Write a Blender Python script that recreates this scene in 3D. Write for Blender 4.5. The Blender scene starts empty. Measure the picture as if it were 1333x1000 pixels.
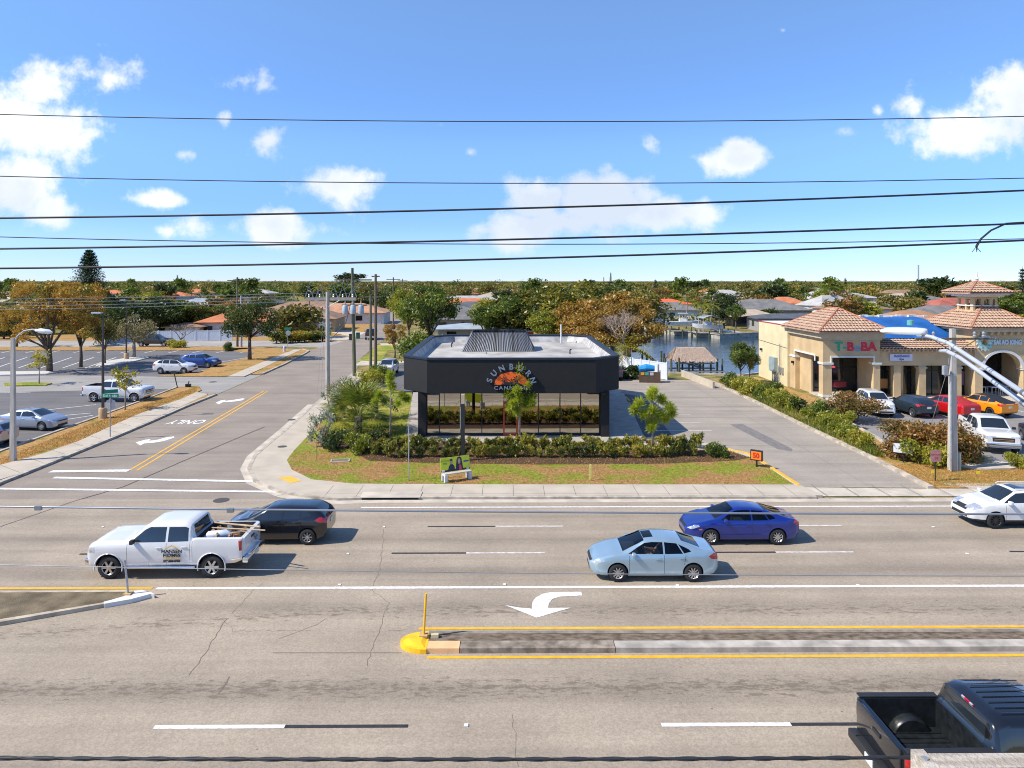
import bpy, bmesh, math, random
from mathutils import Vector, Matrix
from mathutils.geometry import delaunay_2d_cdt, tessellate_polygon
R = math.radians
rnd = random.Random(7)
sc = bpy.context.scene
col = sc.collection
# ------------------------------------------------------------------ camera, sky, sun, exposure
FPX, CAMH, YAW, HOR = 905.0, 10.75, R(0.4), 365   # level camera with a shifted lens: uprights stay upright
cam = bpy.data.objects.new('camera', bpy.data.cameras.new('camera')); col.objects.link(cam)
cam.location = (0, 0, CAMH); cam.rotation_euler = (math.pi/2, 0, -YAW); cam.data.shift_y = -(500-HOR)/1333
cam.data.sensor_width = 36; cam.data.lens = 36*FPX/1333; cam.data.clip_end = 9000; cam.data.clip_start = .2
sc.camera = cam
sc.view_settings.view_transform = 'Standard'; sc.view_settings.look = 'None'
sc.cycles.filter_width = 1.05
sc.view_settings.gamma = 1; sc.view_settings.exposure = 0.36
SUN_EL, SUN_AZ = R(46), R(15)          # light travels towards +X and a little +Y
sun = bpy.data.objects.new('sun', bpy.data.lights.new('sun', 'SUN')); col.objects.link(sun)
sun.data.energy = 5.0; sun.data.angle = R(.53); sun.data.color = (1, .93, .82)
sun.rotation_euler = Vector((math.cos(SUN_AZ)*math.cos(SUN_EL), math.sin(SUN_AZ)*math.cos(SUN_EL), -math.sin(SUN_EL))).to_track_quat('-Z', 'Y').to_euler()

def D(u, v):
    dx = (u-666.5)/FPX; dy = 1.0; dz = -(v-HOR)/FPX
    return (dx*math.cos(YAW)+dy*math.sin(YAW), -dx*math.sin(YAW)+dy*math.cos(YAW), dz)
def G(u, v, z=0.0):                      # where the plan survey puts a point of the site, at height z
    d = D(u, v); t = (z-CAMH)/d[2]; return Vector((d[0]*t, d[1]*t, z))
def S(u, v, Y):                          # the same for a point of known distance Y
    d = D(u, v); t = Y/d[1]; return Vector((d[0]*t, Y, CAMH+d[2]*t))

world = bpy.data.worlds.new('World'); sc.world = world; world.use_nodes = True
def build_world():
    nt = world.node_tree; N = nt.nodes; L = nt.links
    bg = N['Background']
    sky = N.new('ShaderNodeTexSky'); sky.sky_type = 'NISHITA'; sky.sun_disc = False
    sky.sun_elevation = SUN_EL; sky.sun_rotation = R(255); sky.air_density = .8; sky.dust_density = 0; sky.ozone_density = 3.5
    tc = N.new('ShaderNodeTexCoord'); sep = N.new('ShaderNodeSeparateXYZ'); L.new(tc.outputs['Generated'], sep.inputs[0])
    def m(op, a, b=None, c=None, clamp=False):
        n = N.new('ShaderNodeMath'); n.operation = op; n.use_clamp = clamp
        for i, x in enumerate((a, b, c)):
            if x is None: continue
            if isinstance(x, (int, float)): n.inputs[i].default_value = x
            else: L.new(x, n.inputs[i])
        return n.outputs[0]
    yy = m('MAXIMUM', sep.outputs[1], .02)
    a = m('DIVIDE', sep.outputs[0], yy); b = m('DIVIDE', sep.outputs[2], yy)
    # warp the cloud field
    comb = N.new('ShaderNodeCombineXYZ'); L.new(a, comb.inputs[0]); L.new(b, comb.inputs[1])
    def noise(scale, detail, rough, off=0.0, vec=None):
        n = N.new('ShaderNodeTexNoise'); n.inputs['Scale'].default_value = scale; n.inputs['Detail'].default_value = detail
        n.inputs['Roughness'].default_value = rough
        mp = N.new('ShaderNodeMapping'); mp.inputs['Location'].default_value = (off, off*.7, off*.3)
        L.new(vec or comb.outputs[0], mp.inputs[0]); L.new(mp.outputs[0], n.inputs[0]); return n
    clouds = [(30,165,100,62,1),(15,235,85,60,1),(70,270,42,26,.9),(120,95,55,30,.62),(60,120,70,45,.8),(203,261,48,15,.85),(445,245,58,34,1),
      (357,296,50,26,1),(312,105,34,20,.5),(345,112,28,14,.48),(352,184,30,22,.55),(295,160,14,18,.55),(238,203,20,12,.7),(250,292,30,16,.52),(612,198,14,9,.62),
      (700,260,44,34,1.2),(790,268,84,44,1.3),(870,278,85,27,1.15),(672,300,38,34,.85),(740,290,90,26,1),(950,208,56,24,1),(960,192,26,20,.95),(1255,172,92,36,1),(1340,130,110,48,1.05),
      (1143,145,8,10,.6),(848,188,12,18,.5),(1188,140,24,26,.5),(1020,40,5,4,.3),(215,300,20,10,.45),(1100,172,16,10,.4),(580,165,20,10,.3),(620,300,30,14,.35),(430,295,30,14,.3)]
    best = None
    for (u, v, ru, rv, s) in clouds:
        d0 = D(u, v); ca, cb = d0[0]/d0[1], d0[2]/d0[1]
        ra, rb = ru/FPX, rv/FPX
        x = m('MULTIPLY', m('SUBTRACT', a, ca), 1/ra); y = m('MULTIPLY', m('SUBTRACT', b, cb), 1/rb)
        q = m('SQRT', m('ADD', m('MULTIPLY', x, x), m('MULTIPLY', y, y)))
        f = m('MULTIPLY', m('SUBTRACT', 1.25, q), s)
        best = f if best is None else m('MAXIMUM', best, f)
    nz = noise(15, 10, .62, 3.1); nz2 = noise(4.5, 5, .5, 8.7); nz3 = noise(45, 4, .6, 1.7)
    fld = m('ADD', best, m('MULTIPLY', m('SUBTRACT', nz.outputs[0], .5), 2.5))
    fld = m('ADD', fld, m('MULTIPLY', m('SUBTRACT', nz3.outputs[0], .5), .3))
    ss = N.new('ShaderNodeMapRange'); ss.interpolation_type = 'SMOOTHSTEP'
    L.new(fld, ss.inputs[0]); ss.inputs[1].default_value = .15; ss.inputs[2].default_value = .88
    ahead = m('GREATER_THAN', sep.outputs[1], .03)
    dens = m('MULTIPLY', m('MULTIPLY', ss.outputs[0], ahead), .97)
    shade = N.new('ShaderNodeMapRange'); L.new(m('ADD', nz2.outputs[0], m('MULTIPLY', fld, -.08)), shade.inputs[0])
    shade.inputs[1].default_value = .3; shade.inputs[2].default_value = .62
    ccol = N.new('ShaderNodeMix'); ccol.data_type = 'RGBA'; L.new(shade.outputs[0], ccol.inputs[0])
    ccol.inputs[6].default_value = (5.8, 6.5, 7.6, 1); ccol.inputs[7].default_value = (9.6, 9.6, 9.7, 1)
    hs = N.new('ShaderNodeHueSaturation'); hs.inputs['Saturation'].default_value = 1.12; hs.inputs['Value'].default_value = 1.88; 
    el = N.new('ShaderNodeValToRGB'); cr = el.color_ramp; cr.interpolation = 'EASE'; el.label = 'sky tint by elevation'
    for i, (p_, c_) in enumerate(((0.0,(.56,.66,.93)),(.07,(.68,.74,1.04)),(.2,(1.05,1.04,1.14)),(.42,(1.42,1.3,1.26)))):
        e_ = cr.elements[i] if i < 2 else cr.elements.new(p_); e_.position = p_; e_.color = (*[q*.8 for q in c_], 1)
    L.new(sep.outputs[2], el.inputs[0]); tm = N.new('ShaderNodeMix'); tm.data_type = 'RGBA'; tm.blend_type = 'MULTIPLY'; tm.inputs[0].default_value = 1
    L.new(sky.outputs[0], tm.inputs[6]); L.new(el.outputs[0], tm.inputs[7]); L.new(tm.outputs[2], hs.inputs['Color'])
    mix = N.new('ShaderNodeMix'); mix.data_type = 'RGBA'; L.new(dens, mix.inputs[0]); L.new(hs.outputs[0], mix.inputs[6]); L.new(ccol.outputs[2], mix.inputs[7])
    L.new(mix.outputs[2], bg.inputs[0]); bg.inputs[1].default_value = .1
build_world()
world.cycles.sampling_method = 'MANUAL'; world.cycles.sample_map_resolution = 512

# ------------------------------------------------------------------ materials
MATS = {}
def mat(name, c, rough=.7, metal=0., var=.12, scale=2.5, bump=0., bscale=30., coat=0., c2=None, spec=.5, emis=0., detail=5, stretch=None):
    if name in MATS: return MATS[name]
    m = bpy.data.materials.new(name); m.use_nodes = True; nt = m.node_tree; N = nt.nodes; L = nt.links
    p = N['Principled BSDF']; p.inputs['Roughness'].default_value = rough; p.inputs['Metallic'].default_value = metal
    p.inputs['Coat Weight'].default_value = coat; p.inputs['Specular IOR Level'].default_value = spec
    p.inputs['Coat Roughness'].default_value = .04
    tc = N.new('ShaderNodeTexCoord'); mp = N.new('ShaderNodeMapping'); L.new(tc.outputs['Object'], mp.inputs[0])
    if stretch: mp.inputs['Scale'].default_value = stretch
    nz = N.new('ShaderNodeTexNoise'); nz.inputs['Scale'].default_value = scale; nz.inputs['Detail'].default_value = detail; L.new(mp.outputs[0], nz.inputs[0])
    rp = N.new('ShaderNodeValToRGB'); rp.color_ramp.elements[0].position = .34; rp.color_ramp.elements[1].position = .66
    a = c2 if c2 else tuple(x*(1-var) for x in c); b = c if c2 else tuple(min(1, x*(1+var*.5)) for x in c)
    rp.color_ramp.elements[0].color = (*a, 1); rp.color_ramp.elements[1].color = (*b, 1)
    L.new(nz.outputs[0], rp.inputs[0]); L.new(rp.outputs[0], p.inputs['Base Color'])
    if bump:
        n2 = N.new('ShaderNodeTexNoise'); n2.inputs['Scale'].default_value = bscale; n2.inputs['Detail'].default_value = 3; L.new(tc.outputs['Object'], n2.inputs[0])
        bp = N.new('ShaderNodeBump'); bp.inputs['Strength'].default_value = bump; bp.inputs['Distance'].default_value = .03
        L.new(n2.outputs[0], bp.inputs['Height']); L.new(bp.outputs[0], p.inputs['Normal'])
    if emis:
        p.inputs['Emission Color'].default_value = (*c, 1); p.inputs['Emission Strength'].default_value = emis
    MATS[name] = m; return m

def leafmat(name, cols, trans=.35):
    if name in MATS: return MATS[name]
    m = bpy.data.materials.new(name); m.use_nodes = True; nt = m.node_tree; N = nt.nodes; L = nt.links
    N.remove(N['Principled BSDF']); out = N['Material Output']
    g = N.new('ShaderNodeNewGeometry'); tc = N.new('ShaderNodeTexCoord'); oi = N.new('ShaderNodeObjectInfo')
    nz = N.new('ShaderNodeTexNoise'); nz.inputs['Scale'].default_value = .55; nz.inputs['Detail'].default_value = 3
    ad = N.new('ShaderNodeVectorMath'); ad.operation = 'ADD'; L.new(tc.outputs['Object'], ad.inputs[0]); L.new(oi.outputs['Location'], ad.inputs[1]); L.new(ad.outputs[0], nz.inputs[0])
    def mm(op, a, b):
        n = N.new('ShaderNodeMath'); n.operation = op
        for i, x in enumerate((a, b)):
            if isinstance(x, (int, float)): n.inputs[i].default_value = x
            else: L.new(x, n.inputs[i])
        return n.outputs[0]
    f = mm('ADD', mm('MULTIPLY', g.outputs['Random Per Island'], .5), mm('MULTIPLY', mm('SUBTRACT', nz.outputs[0], .5), 1.5))
    f = mm('ADD', f, .25); f = mm('ADD', f, mm('MULTIPLY', mm('SUBTRACT', oi.outputs['Random'], .5), .25))
    rp = N.new('ShaderNodeValToRGB'); cr = rp.color_ramp
    while len(cr.elements) < len(cols): cr.elements.new(.5)
    for i, c in enumerate(cols):
        cr.elements[i].position = i/(len(cols)-1); cr.elements[i].color = (*c, 1)
    L.new(f, rp.inputs[0])
    d = N.new('ShaderNodeBsdfDiffuse'); t = N.new('ShaderNodeBsdfTranslucent'); gl = N.new('ShaderNodeBsdfGlossy'); gl.inputs['Roughness'].default_value = .45
    L.new(rp.outputs[0], d.inputs[0]); L.new(rp.outputs[0], t.inputs[0])
    gl.inputs[0].default_value = (.9, .9, .9, 1)
    mx = N.new('ShaderNodeMixShader'); mx.inputs[0].default_value = trans; L.new(d.outputs[0], mx.inputs[1]); L.new(t.outputs[0], mx.inputs[2])
    m2 = N.new('ShaderNodeMixShader'); m2.inputs[0].default_value = .035; L.new(mx.outputs[0], m2.inputs[1]); L.new(gl.outputs[0], m2.inputs[2])
    L.new(m2.outputs[0], out.inputs[0]); MATS[name] = m; return m

# ------------------------------------------------------------------ mesh building
def tag(o, label, cat=None, group=None, kind=None):
    if label: o['label'] = label
    if cat: o['category'] = cat
    if group: o['group'] = group
    if kind: o['kind'] = kind
    return o
def thing(name, label, cat, loc=(0,0,0), rz=0., group=None):
    o = bpy.data.objects.new(name, None); col.objects.link(o); o.location = loc; o.rotation_euler = (0, 0, rz)
    o.empty_display_size = .3
    return tag(o, label, cat, group)
def link(name, me, mats, parent=None, smooth=None):
    o = bpy.data.objects.new(name, me); col.objects.link(o)
    if mats:
        for m in (mats if isinstance(mats, (list, tuple)) else [mats]): me.materials.append(m)
    if parent: o.parent = parent
    if smooth is not None:
        me.polygons.foreach_set('use_smooth', [True]*len(me.polygons))
        if smooth < 180: me.set_sharp_from_angle(angle=R(smooth))
    return o
class MB:
    def __init__(s): s.v = []; s.f = []; s.mi = []; s.cm = 0
    def add(s, vs, fs):
        n = len(s.v); s.v += [tuple(p) for p in vs]; s.f += [tuple(i+n for i in f) for f in fs]; s.mi += [s.cm]*len(fs); return s
    def box(s, c, d, rz=0., M=None):
        x, y, z = d[0]/2, d[1]/2, d[2]/2
        vs = [Vector((a*x, b*y, e*z)) for a in (-1, 1) for b in (-1, 1) for e in (-1, 1)]
        m = M if M else Matrix.Rotation(rz, 3, 'Z')
        vs = [m @ p + Vector(c) for p in vs]
        return s.add(vs, [(0,1,3,2),(4,6,7,5),(0,4,5,1),(2,3,7,6),(0,2,6,4),(1,5,7,3)])
    def bx(s, x0, x1, y0, y1, z0, z1): return s.box(((x0+x1)/2, (y0+y1)/2, (z0+z1)/2), (x1-x0, y1-y0, z1-z0))
    def prism(s, pts, z0, z1, bottom=False):
        n = len(pts); pts = [(p[0], p[1]) for p in pts]
        ar = sum(pts[i][0]*pts[(i+1)%n][1]-pts[(i+1)%n][0]*pts[i][1] for i in range(n))
        if ar < 0: pts = pts[::-1]
        tris = tessellate_polygon([[Vector((p[0], p[1], 0)) for p in pts]])
        fs = []
        for t in tris:
            a, b, c = (Vector(pts[i]) for i in t)
            if (b-a).cross(c-a) < 0: t = (t[0], t[2], t[1])
            fs.append(tuple(i+n for i in t))
            if bottom: fs.append(tuple(reversed(t)))
        fs += [(i, (i+1)%n, (i+1)%n+n, i+n) for i in range(n)]
        return s.add([(p[0], p[1], z0) for p in pts]+[(p[0], p[1], z1) for p in pts], fs)
    def sheet(s, pts, z):
        n = len(pts); p2 = [Vector((p[0], p[1], 0)) for p in pts]; tr = []
        for t in tessellate_polygon([p2]):
            a, b, c = (p2[i] for i in t)
            tr.append(t if (b-a).cross(c-a).z > 0 else (t[0], t[2], t[1]))
        return s.add([(p[0], p[1], z) for p in pts], tr)
    def ribbon(s, pts, w, z, h=0.):      # flat or raised strip along a path
        P = [Vector((p[0], p[1])) for p in pts]; Lf = []; Rt = []
        for i, p in enumerate(P):
            d = ((P[min(i+1, len(P)-1)]-P[max(i-1, 0)])).normalized(); nrm = Vector((-d.y, d.x))
            Lf.append(p+nrm*w/2); Rt.append(p-nrm*w/2)
        poly = Rt+Lf[::-1]
        if h: return s.prism(poly, z, z+h)
        n = len(P); vs = [(q[0], q[1], z) for q in Rt]+[(q[0], q[1], z) for q in Lf]
        return s.add(vs, [(i, i+1, i+1+n, i+n) for i in range(n-1)])
    def tube(s, pts, r, n=8, cap=True):
        P = [Vector(p) for p in pts]; k = len(P)
        rr = r if isinstance(r, (list, tuple)) else [r]*k
        vs = []; up = Vector((0, 0, 1)); fs = []
        d0 = (P[1]-P[0]).normalized(); ref = up if abs(d0.z) < .9 else Vector((1, 0, 0))
        for i, p in enumerate(P):
            d = (P[min(i+1, k-1)]-P[max(i-1, 0)]).normalized()
            a = d.cross(ref)
            if a.length < 1e-4: a = d.cross(Vector((0, 1, 0)))
            a.normalize(); b = a.cross(d).normalized()
            for j in range(n):
                t = 2*math.pi*j/n; vs.append(p+(a*math.cos(t)+b*math.sin(t))*rr[i])
        for i in range(k-1):
            for j in range(n): fs.append((i*n+j, i*n+(j+1)%n, (i+1)*n+(j+1)%n, (i+1)*n+j))
        if cap: fs += [tuple(range(n-1, -1, -1)), tuple(range((k-1)*n, k*n))]
        return s.add(vs, fs)
    def lathe(s, prof, c=(0,0,0), n=20, axis='z', cap=False):
        vs = []; fs = []; k = len(prof); c = Vector(c)
        for (r, h) in prof:
            for j in range(n):
                t = 2*math.pi*j/n; x, y = r*math.cos(t), r*math.sin(t)
                vs.append(c+(Vector((x, y, h)) if axis == 'z' else Vector((x, h, y)) if axis == 'y' else Vector((h, x, y))))
        for i in range(k-1):
            for j in range(n):
                q = (i*n+j, i*n+(j+1)%n, (i+1)*n+(j+1)%n, (i+1)*n+j)
                fs.append(q if axis != 'y' else q[::-1])
        if cap: fs += [tuple(range(n)), tuple(range((k-1)*n, k*n))]
        return s.add(vs, fs)
    def mesh(s, name):
        me = bpy.data.meshes.new(name); me.from_pydata(s.v, [], s.f)
        if any(s.mi): me.polygons.foreach_set('material_index', s.mi)
        me.update(); return me
    def build(s, name, m, parent=None, bevel=0., smooth=None, fix=True):
        me = s.mesh(name)
        if fix or bevel:
            bm = bmesh.new(); bm.from_mesh(me)
            if bevel:
                bmesh.ops.remove_doubles(bm, verts=bm.verts, dist=1e-5)
                es = [e for e in bm.edges if len(e.link_faces) == 2 and e.calc_face_angle(0) > R(35)]
                try: bmesh.ops.bevel(bm, geom=es, offset=bevel, segments=2, profile=.6, affect='EDGES')
                except Exception: pass
            bmesh.ops.recalc_face_normals(bm, faces=bm.faces); bm.to_mesh(me); bm.free()
        return link(name, me, m, parent, smooth)
def structure(name, mb, m, **k):
    o = mb.build(name, m, fix=False, **k); o['kind'] = 'structure'; return o
def copy_tree(o, parent=None):
    c = o.copy(); col.objects.link(c)
    if parent: c.parent = parent
    for ch in [x for x in KIDS.get(o.name, [])]: copy_tree(ch, c)
    return c
KIDS = {}
def refresh_kids():
    KIDS.clear()
    for ob in bpy.data.objects:
        if ob.parent: KIDS.setdefault(ob.parent.name, []).append(ob)
def text(body, size, m, parent=None, loc=(0,0,0), rot=(0,0,0), ext=.01, name='lettering', off=.0, sx=1., align='CENTER', space=1.):
    cu = bpy.data.curves.new('t', 'FONT'); cu.body = body; cu.size = size; cu.extrude = ext; cu.align_x = align; cu.align_y = 'CENTER'; cu.offset = off; cu.space_character = space
    cu.resolution_u = 3
    ob = bpy.data.objects.new('t', cu); col.objects.link(ob); dg = bpy.context.evaluated_depsgraph_get()
    me = bpy.data.meshes.new_from_object(ob.evaluated_get(dg)); bpy.data.objects.remove(ob); bpy.data.curves.remove(cu)
    me.materials.clear(); o = link(name, me, m, parent); o.location = loc; o.rotation_euler = rot; o.scale = (sx, 1, 1)
    return o
def P(*q): return [G(u, v) for u, v in q]
# ------------------------------------------------------------------ ground, water, roads
def road_material(name, base, bands=None, speck=.35):
    m = bpy.data.materials.new(name); m.use_nodes = True; nt = m.node_tree; N = nt.nodes; L = nt.links
    p = N['Principled BSDF']; p.inputs['Roughness'].default_value = .78; p.inputs['Specular IOR Level'].default_value = .35
    tc = N.new('ShaderNodeTexCoord')
    def noise(sc_, det, rough=.5, stretch=(1,1,1)):
        mp = N.new('ShaderNodeMapping'); mp.inputs['Scale'].default_value = stretch; L.new(tc.outputs['Object'], mp.inputs[0])
        n = N.new('ShaderNodeTexNoise'); n.inputs['Scale'].default_value = sc_; n.inputs['Detail'].default_value = det; n.inputs['Roughness'].default_value = rough
        L.new(mp.outputs[0], n.inputs[0]); return n.outputs[0]
    def mm(op, a, b, c=None):
        n = N.new('ShaderNodeMath'); n.operation = op
        for i, x in enumerate((a, b, c)):
            if x is None: continue
            if isinstance(x, (int, float)): n.inputs[i].default_value = x
            else: L.new(x, n.inputs[i])
        return n.outputs[0]
    def mr(x, a, b, c, d):
        n = N.new('ShaderNodeMapRange'); L.new(x, n.inputs[0]); n.inputs[1].default_value = a; n.inputs[2].default_value = b; n.inputs[3].default_value = c; n.inputs[4].default_value = d; return n.outputs[0]
    k = mr(noise(.35, 6), .3, .7, .88, 1.1)
    k = mm('MULTIPLY', k, mr(noise(17, 3, .8), .35, .65, 1-speck*.35, 1+speck*.35))
    k = mm('MULTIPLY', k, mr(noise(5, 5, .7), .3, .7, .94, 1.06))
    k = mm('MULTIPLY', k, mr(noise(1.1, 3, .6, (.06, 1.2, 1)), .35, .65, .9, 1.07))
    c = N.new('ShaderNodeMix'); c.data_type = 'RGBA'; c.blend_type = 'MULTIPLY'; c.inputs[0].default_value = 1; c.inputs[6].default_value = (*base, 1)
    cm = N.new('ShaderNodeCombineColor'); 
    if bands:
        sp = N.new('ShaderNodeSeparateXYZ'); L.new(tc.outputs['Object'], sp.inputs[0])
        y = mm('ADD', sp.outputs[1], mm('MULTIPLY', mm('SUBTRACT', noise(.25, 2), .5), .5))
        for (yc, hw, amt) in bands:         # worn tyre tracks and oil lines along the lanes
            g = mm('MAXIMUM', mm('SUBTRACT', 1, mm('DIVIDE', mm('ABSOLUTE', mm('SUBTRACT', y, yc), None), hw)), 0)
            k = mm('MULTIPLY', k, mm('SUBTRACT', 1, mm('MULTIPLY', g, amt)))
    for i in range(3): L.new(k, cm.inputs[i])
    L.new(cm.outputs[0], c.inputs[7]); outc = c.outputs[2]
    if bands:                                # brown dried mud clots along the middle of two lanes
        for (yc, hw, th) in ((22.55, .75, .56), (18.3, .72, .53)):
            sh = mm('ADD', sp.outputs[1], mm('MULTIPLY', mm('MINIMUM', mm('ADD', sp.outputs[0], 6), 0), -.16 if yc > 20 else 0))
            g = mm('MAXIMUM', mm('SUBTRACT', 1, mm('DIVIDE', mm('ABSOLUTE', mm('SUBTRACT', sh, yc), None), hw)), 0)
            n = noise(7, 5, .75, (.35, 1, 1)); n2 = noise(.4, 2)
            f = mr(mm('ADD', mm('ADD', n, mm('MULTIPLY', g, .16)), mm('MULTIPLY', n2, .06)), th+.1, th+.2, 0, .62)
            f = mm('MULTIPLY', f, mr(g, 0, .25, 0, 1))
            x = N.new('ShaderNodeMix'); x.data_type = 'RGBA'; L.new(f, x.inputs[0]); L.new(outc, x.inputs[6]); x.inputs[7].default_value = (.12, .09, .06, 1); outc = x.outputs[2]
    # sparse dark specks, old gum and leaf scraps
    v = N.new('ShaderNodeTexVoronoi'); v.inputs['Scale'].default_value = 1.3; L.new(tc.outputs['Object'], v.inputs[0])
    f = mr(v.outputs['Distance'], .02, .05, .65, 0)
    x = N.new('ShaderNodeMix'); x.data_type = 'RGBA'; L.new(f, x.inputs[0]); L.new(outc, x.inputs[6]); x.inputs[7].default_value = (.05, .045, .04, 1); outc = x.outputs[2]
    L.new(outc, p.inputs['Base Color'])
    bp = N.new('ShaderNodeBump'); bp.inputs['Strength'].default_value = .35; bp.inputs['Distance'].default_value = .01; L.new(noise(60, 3), bp.inputs['Height']); L.new(bp.outputs[0], p.inputs['Normal'])
    MATS[name] = m; return m
bands = [(31.6,.8,.13),(28.8,.9,.26),(27.6,.35,.05),(25.7,1.0,.26),(22.8,.8,.16),(18.3,1.0,.25),(15.1,1.0,.2),(11.8,1,.15)]
A_main = road_material('asphalt_main', (.345,.282,.21), bands, .5)
A_side = road_material('asphalt_side', (.275,.228,.18))
A_lot = road_material('asphalt_lot', (.15,.14,.135), speck=.6)
A_drive = road_material('asphalt_drive', (.325,.28,.228), speck=.6)
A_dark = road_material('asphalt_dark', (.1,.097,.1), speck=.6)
CONC = mat('concrete', (.47,.405,.315), .85, var=.12, scale=.9, bump=.1, bscale=25, detail=8)
KERB = mat('kerb_concrete', (.45,.39,.31), .85, var=.35, scale=2.2, bump=.3, detail=9)
CONC2 = mat('pale_concrete', (.52,.455,.365), .85, var=.2, scale=1.2, bump=.2, detail=8)
def grassmat(name, dry, green, bias):
    m = mat(name, dry, .95, c2=green, scale=.5, bump=.9, bscale=14, spec=.1, detail=9)
    nt = m.node_tree; N = nt.nodes; L = nt.links
    rp = [n for n in N if n.type == 'VALTORGB'][0]; rp.color_ramp.elements[0].position = .5-bias-.07; rp.color_ramp.elements[1].position = .5-bias+.07
    nz = N.new('ShaderNodeTexNoise'); nz.inputs['Scale'].default_value = 6; nz.inputs['Detail'].default_value = 8; nz.inputs['Roughness'].default_value = .75
    tc = [n for n in N if n.type == 'TEX_COORD'][0]; L.new(tc.outputs['Object'], nz.inputs[0])
    mr = N.new('ShaderNodeMapRange'); L.new(nz.outputs[0], mr.inputs[0]); mr.inputs[1].default_value = .3; mr.inputs[2].default_value = .7; mr.inputs[3].default_value = .35; mr.inputs[4].default_value = 1.6
    mx = N.new('ShaderNodeMix'); mx.data_type = 'RGBA'; mx.blend_type = 'MULTIPLY'; mx.inputs[0].default_value = 1; L.new(rp.outputs[0], mx.inputs[6])
    cc = N.new('ShaderNodeCombineColor'); [L.new(mr.outputs[0], cc.inputs[i]) for i in range(3)]; L.new(cc.outputs[0], mx.inputs[7])
    L.new(mx.outputs[2], N['Principled BSDF'].inputs['Base Color']); return m
GR_front = grassmat('lawn_mixed', (.33,.19,.08), (.2,.24,.03), .0)
GR_dry = grassmat('grass_dry', (.4,.235,.09), (.24,.19,.05), .1)
GR_green = grassmat('grass_green', (.4,.33,.09), (.2,.24,.03), -.03)
GR_far = grassmat('ground_far', (.3,.22,.09), (.13,.14,.04), 0)
MULCH = mat('mulch', (.1,.06,.04), .95, var=.5, scale=12, bump=1, bscale=20, spec=.1)
WHITE = mat('road_paint_white', (.78,.76,.72), .6, var=.28, scale=9, detail=10)
FADED = mat('road_paint_worn', (.62,.58,.52), .7, var=.3, scale=7, detail=9)
YEL = mat('road_paint_yellow', (.85,.42,.02), .6, var=.18, scale=4, detail=8)
BLKP = mat('road_paint_black', (.028,.028,.03), .7, var=.3, scale=8)

cn = [(16.5,81),(22,79.3),(26.5,78.2),(34,83),(62,84),(95,95),(95,150),(62,146),(50,141),(42,137),(34,150),(30,160),(23,166),(17,160),(17,130),(14,100)]
canal = [Vector((x, y)) for x, y in cn]
def build_ground():
    out = [Vector((-7000,-60)), Vector((7000,-60)), Vector((7000,7500)), Vector((-7000,7500))]
    pts = out+canal; n = len(canal)
    r = delaunay_2d_cdt(pts, [(0,1),(1,2),(2,3),(3,0)]+[(4+i, 4+(i+1)%n) for i in range(n)], [], 0, 1e-5)
    def inside(p):
        c = False
        for i in range(n):
            a, b = canal[i], canal[(i+1)%n]
            if (a.y > p.y) != (b.y > p.y) and p.x < (b.x-a.x)*(p.y-a.y)/(b.y-a.y)+a.x: c = not c
        return c
    fs = [f for f in r[2] if not inside(sum((r[0][i] for i in f), Vector((0,0)))/len(f))]
    me = bpy.data.meshes.new('ground'); me.from_pydata([(p.x, p.y, 0) for p in r[0]], [], [tuple(f) for f in fs]); me.update()
    o = link('ground', me, GR_far); o['kind'] = 'structure'
    w = MB()
    for i in range(n):
        a, b = canal[i], canal[(i+1)%n]
        w.add([(a.x,a.y,.12),(b.x,b.y,.12),(b.x,b.y,-3),(a.x,a.y,-3)], [(0,1,2,3)])
        d = (b-a).normalized(); nn = Vector((-d.y, d.x))
        w.box((*((a+b)/2), .08), ((b-a).length+.3, .35, .16), rz=math.atan2(d.y, d.x))
    o = w.build('sea_wall', mat('sea_wall', (.42,.39,.33), .9, var=.4, scale=1.5, bump=.4)); tag(o, 'long pale concrete sea wall running round the canal basin', 'sea wall')
    wm = bpy.data.materials.new('water'); wm.use_nodes = True; nt = wm.node_tree; p = nt.nodes['Principled BSDF']
    p.inputs['Base Color'].default_value = (.03,.06,.08,1); p.inputs['Roughness'].default_value = .1; p.inputs['IOR'].default_value = 1.45
    tc = nt.nodes.new('ShaderNodeTexCoord'); mp = nt.nodes.new('ShaderNodeMapping'); mp.inputs['Scale'].default_value = (.5, 1.2, 1); nt.links.new(tc.outputs['Object'], mp.inputs[0])
    nz = nt.nodes.new('ShaderNodeTexNoise'); nz.inputs['Scale'].default_value = 1.1; nz.inputs['Detail'].default_value = 5; nt.links.new(mp.outputs[0], nz.inputs[0])
    b = nt.nodes.new('ShaderNodeBump'); b.inputs['Strength'].default_value = .5; b.inputs['Distance'].default_value = .12; nt.links.new(nz.outputs[0], b.inputs['Height']); nt.links.new(b.outputs[0], p.inputs['Normal'])
    s = MB().sheet([(-30,70),(110,70),(110,175),(-30,175)], -.85); structure('canal_water', s, wm)
build_ground()

# --- the main road and its paint
YE = 34.2   # back of the far gutter
structure('main_road', MB().sheet([(-150,5.5),(150,5.5),(150,YE),(-150,YE)], .022), A_main)
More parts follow.
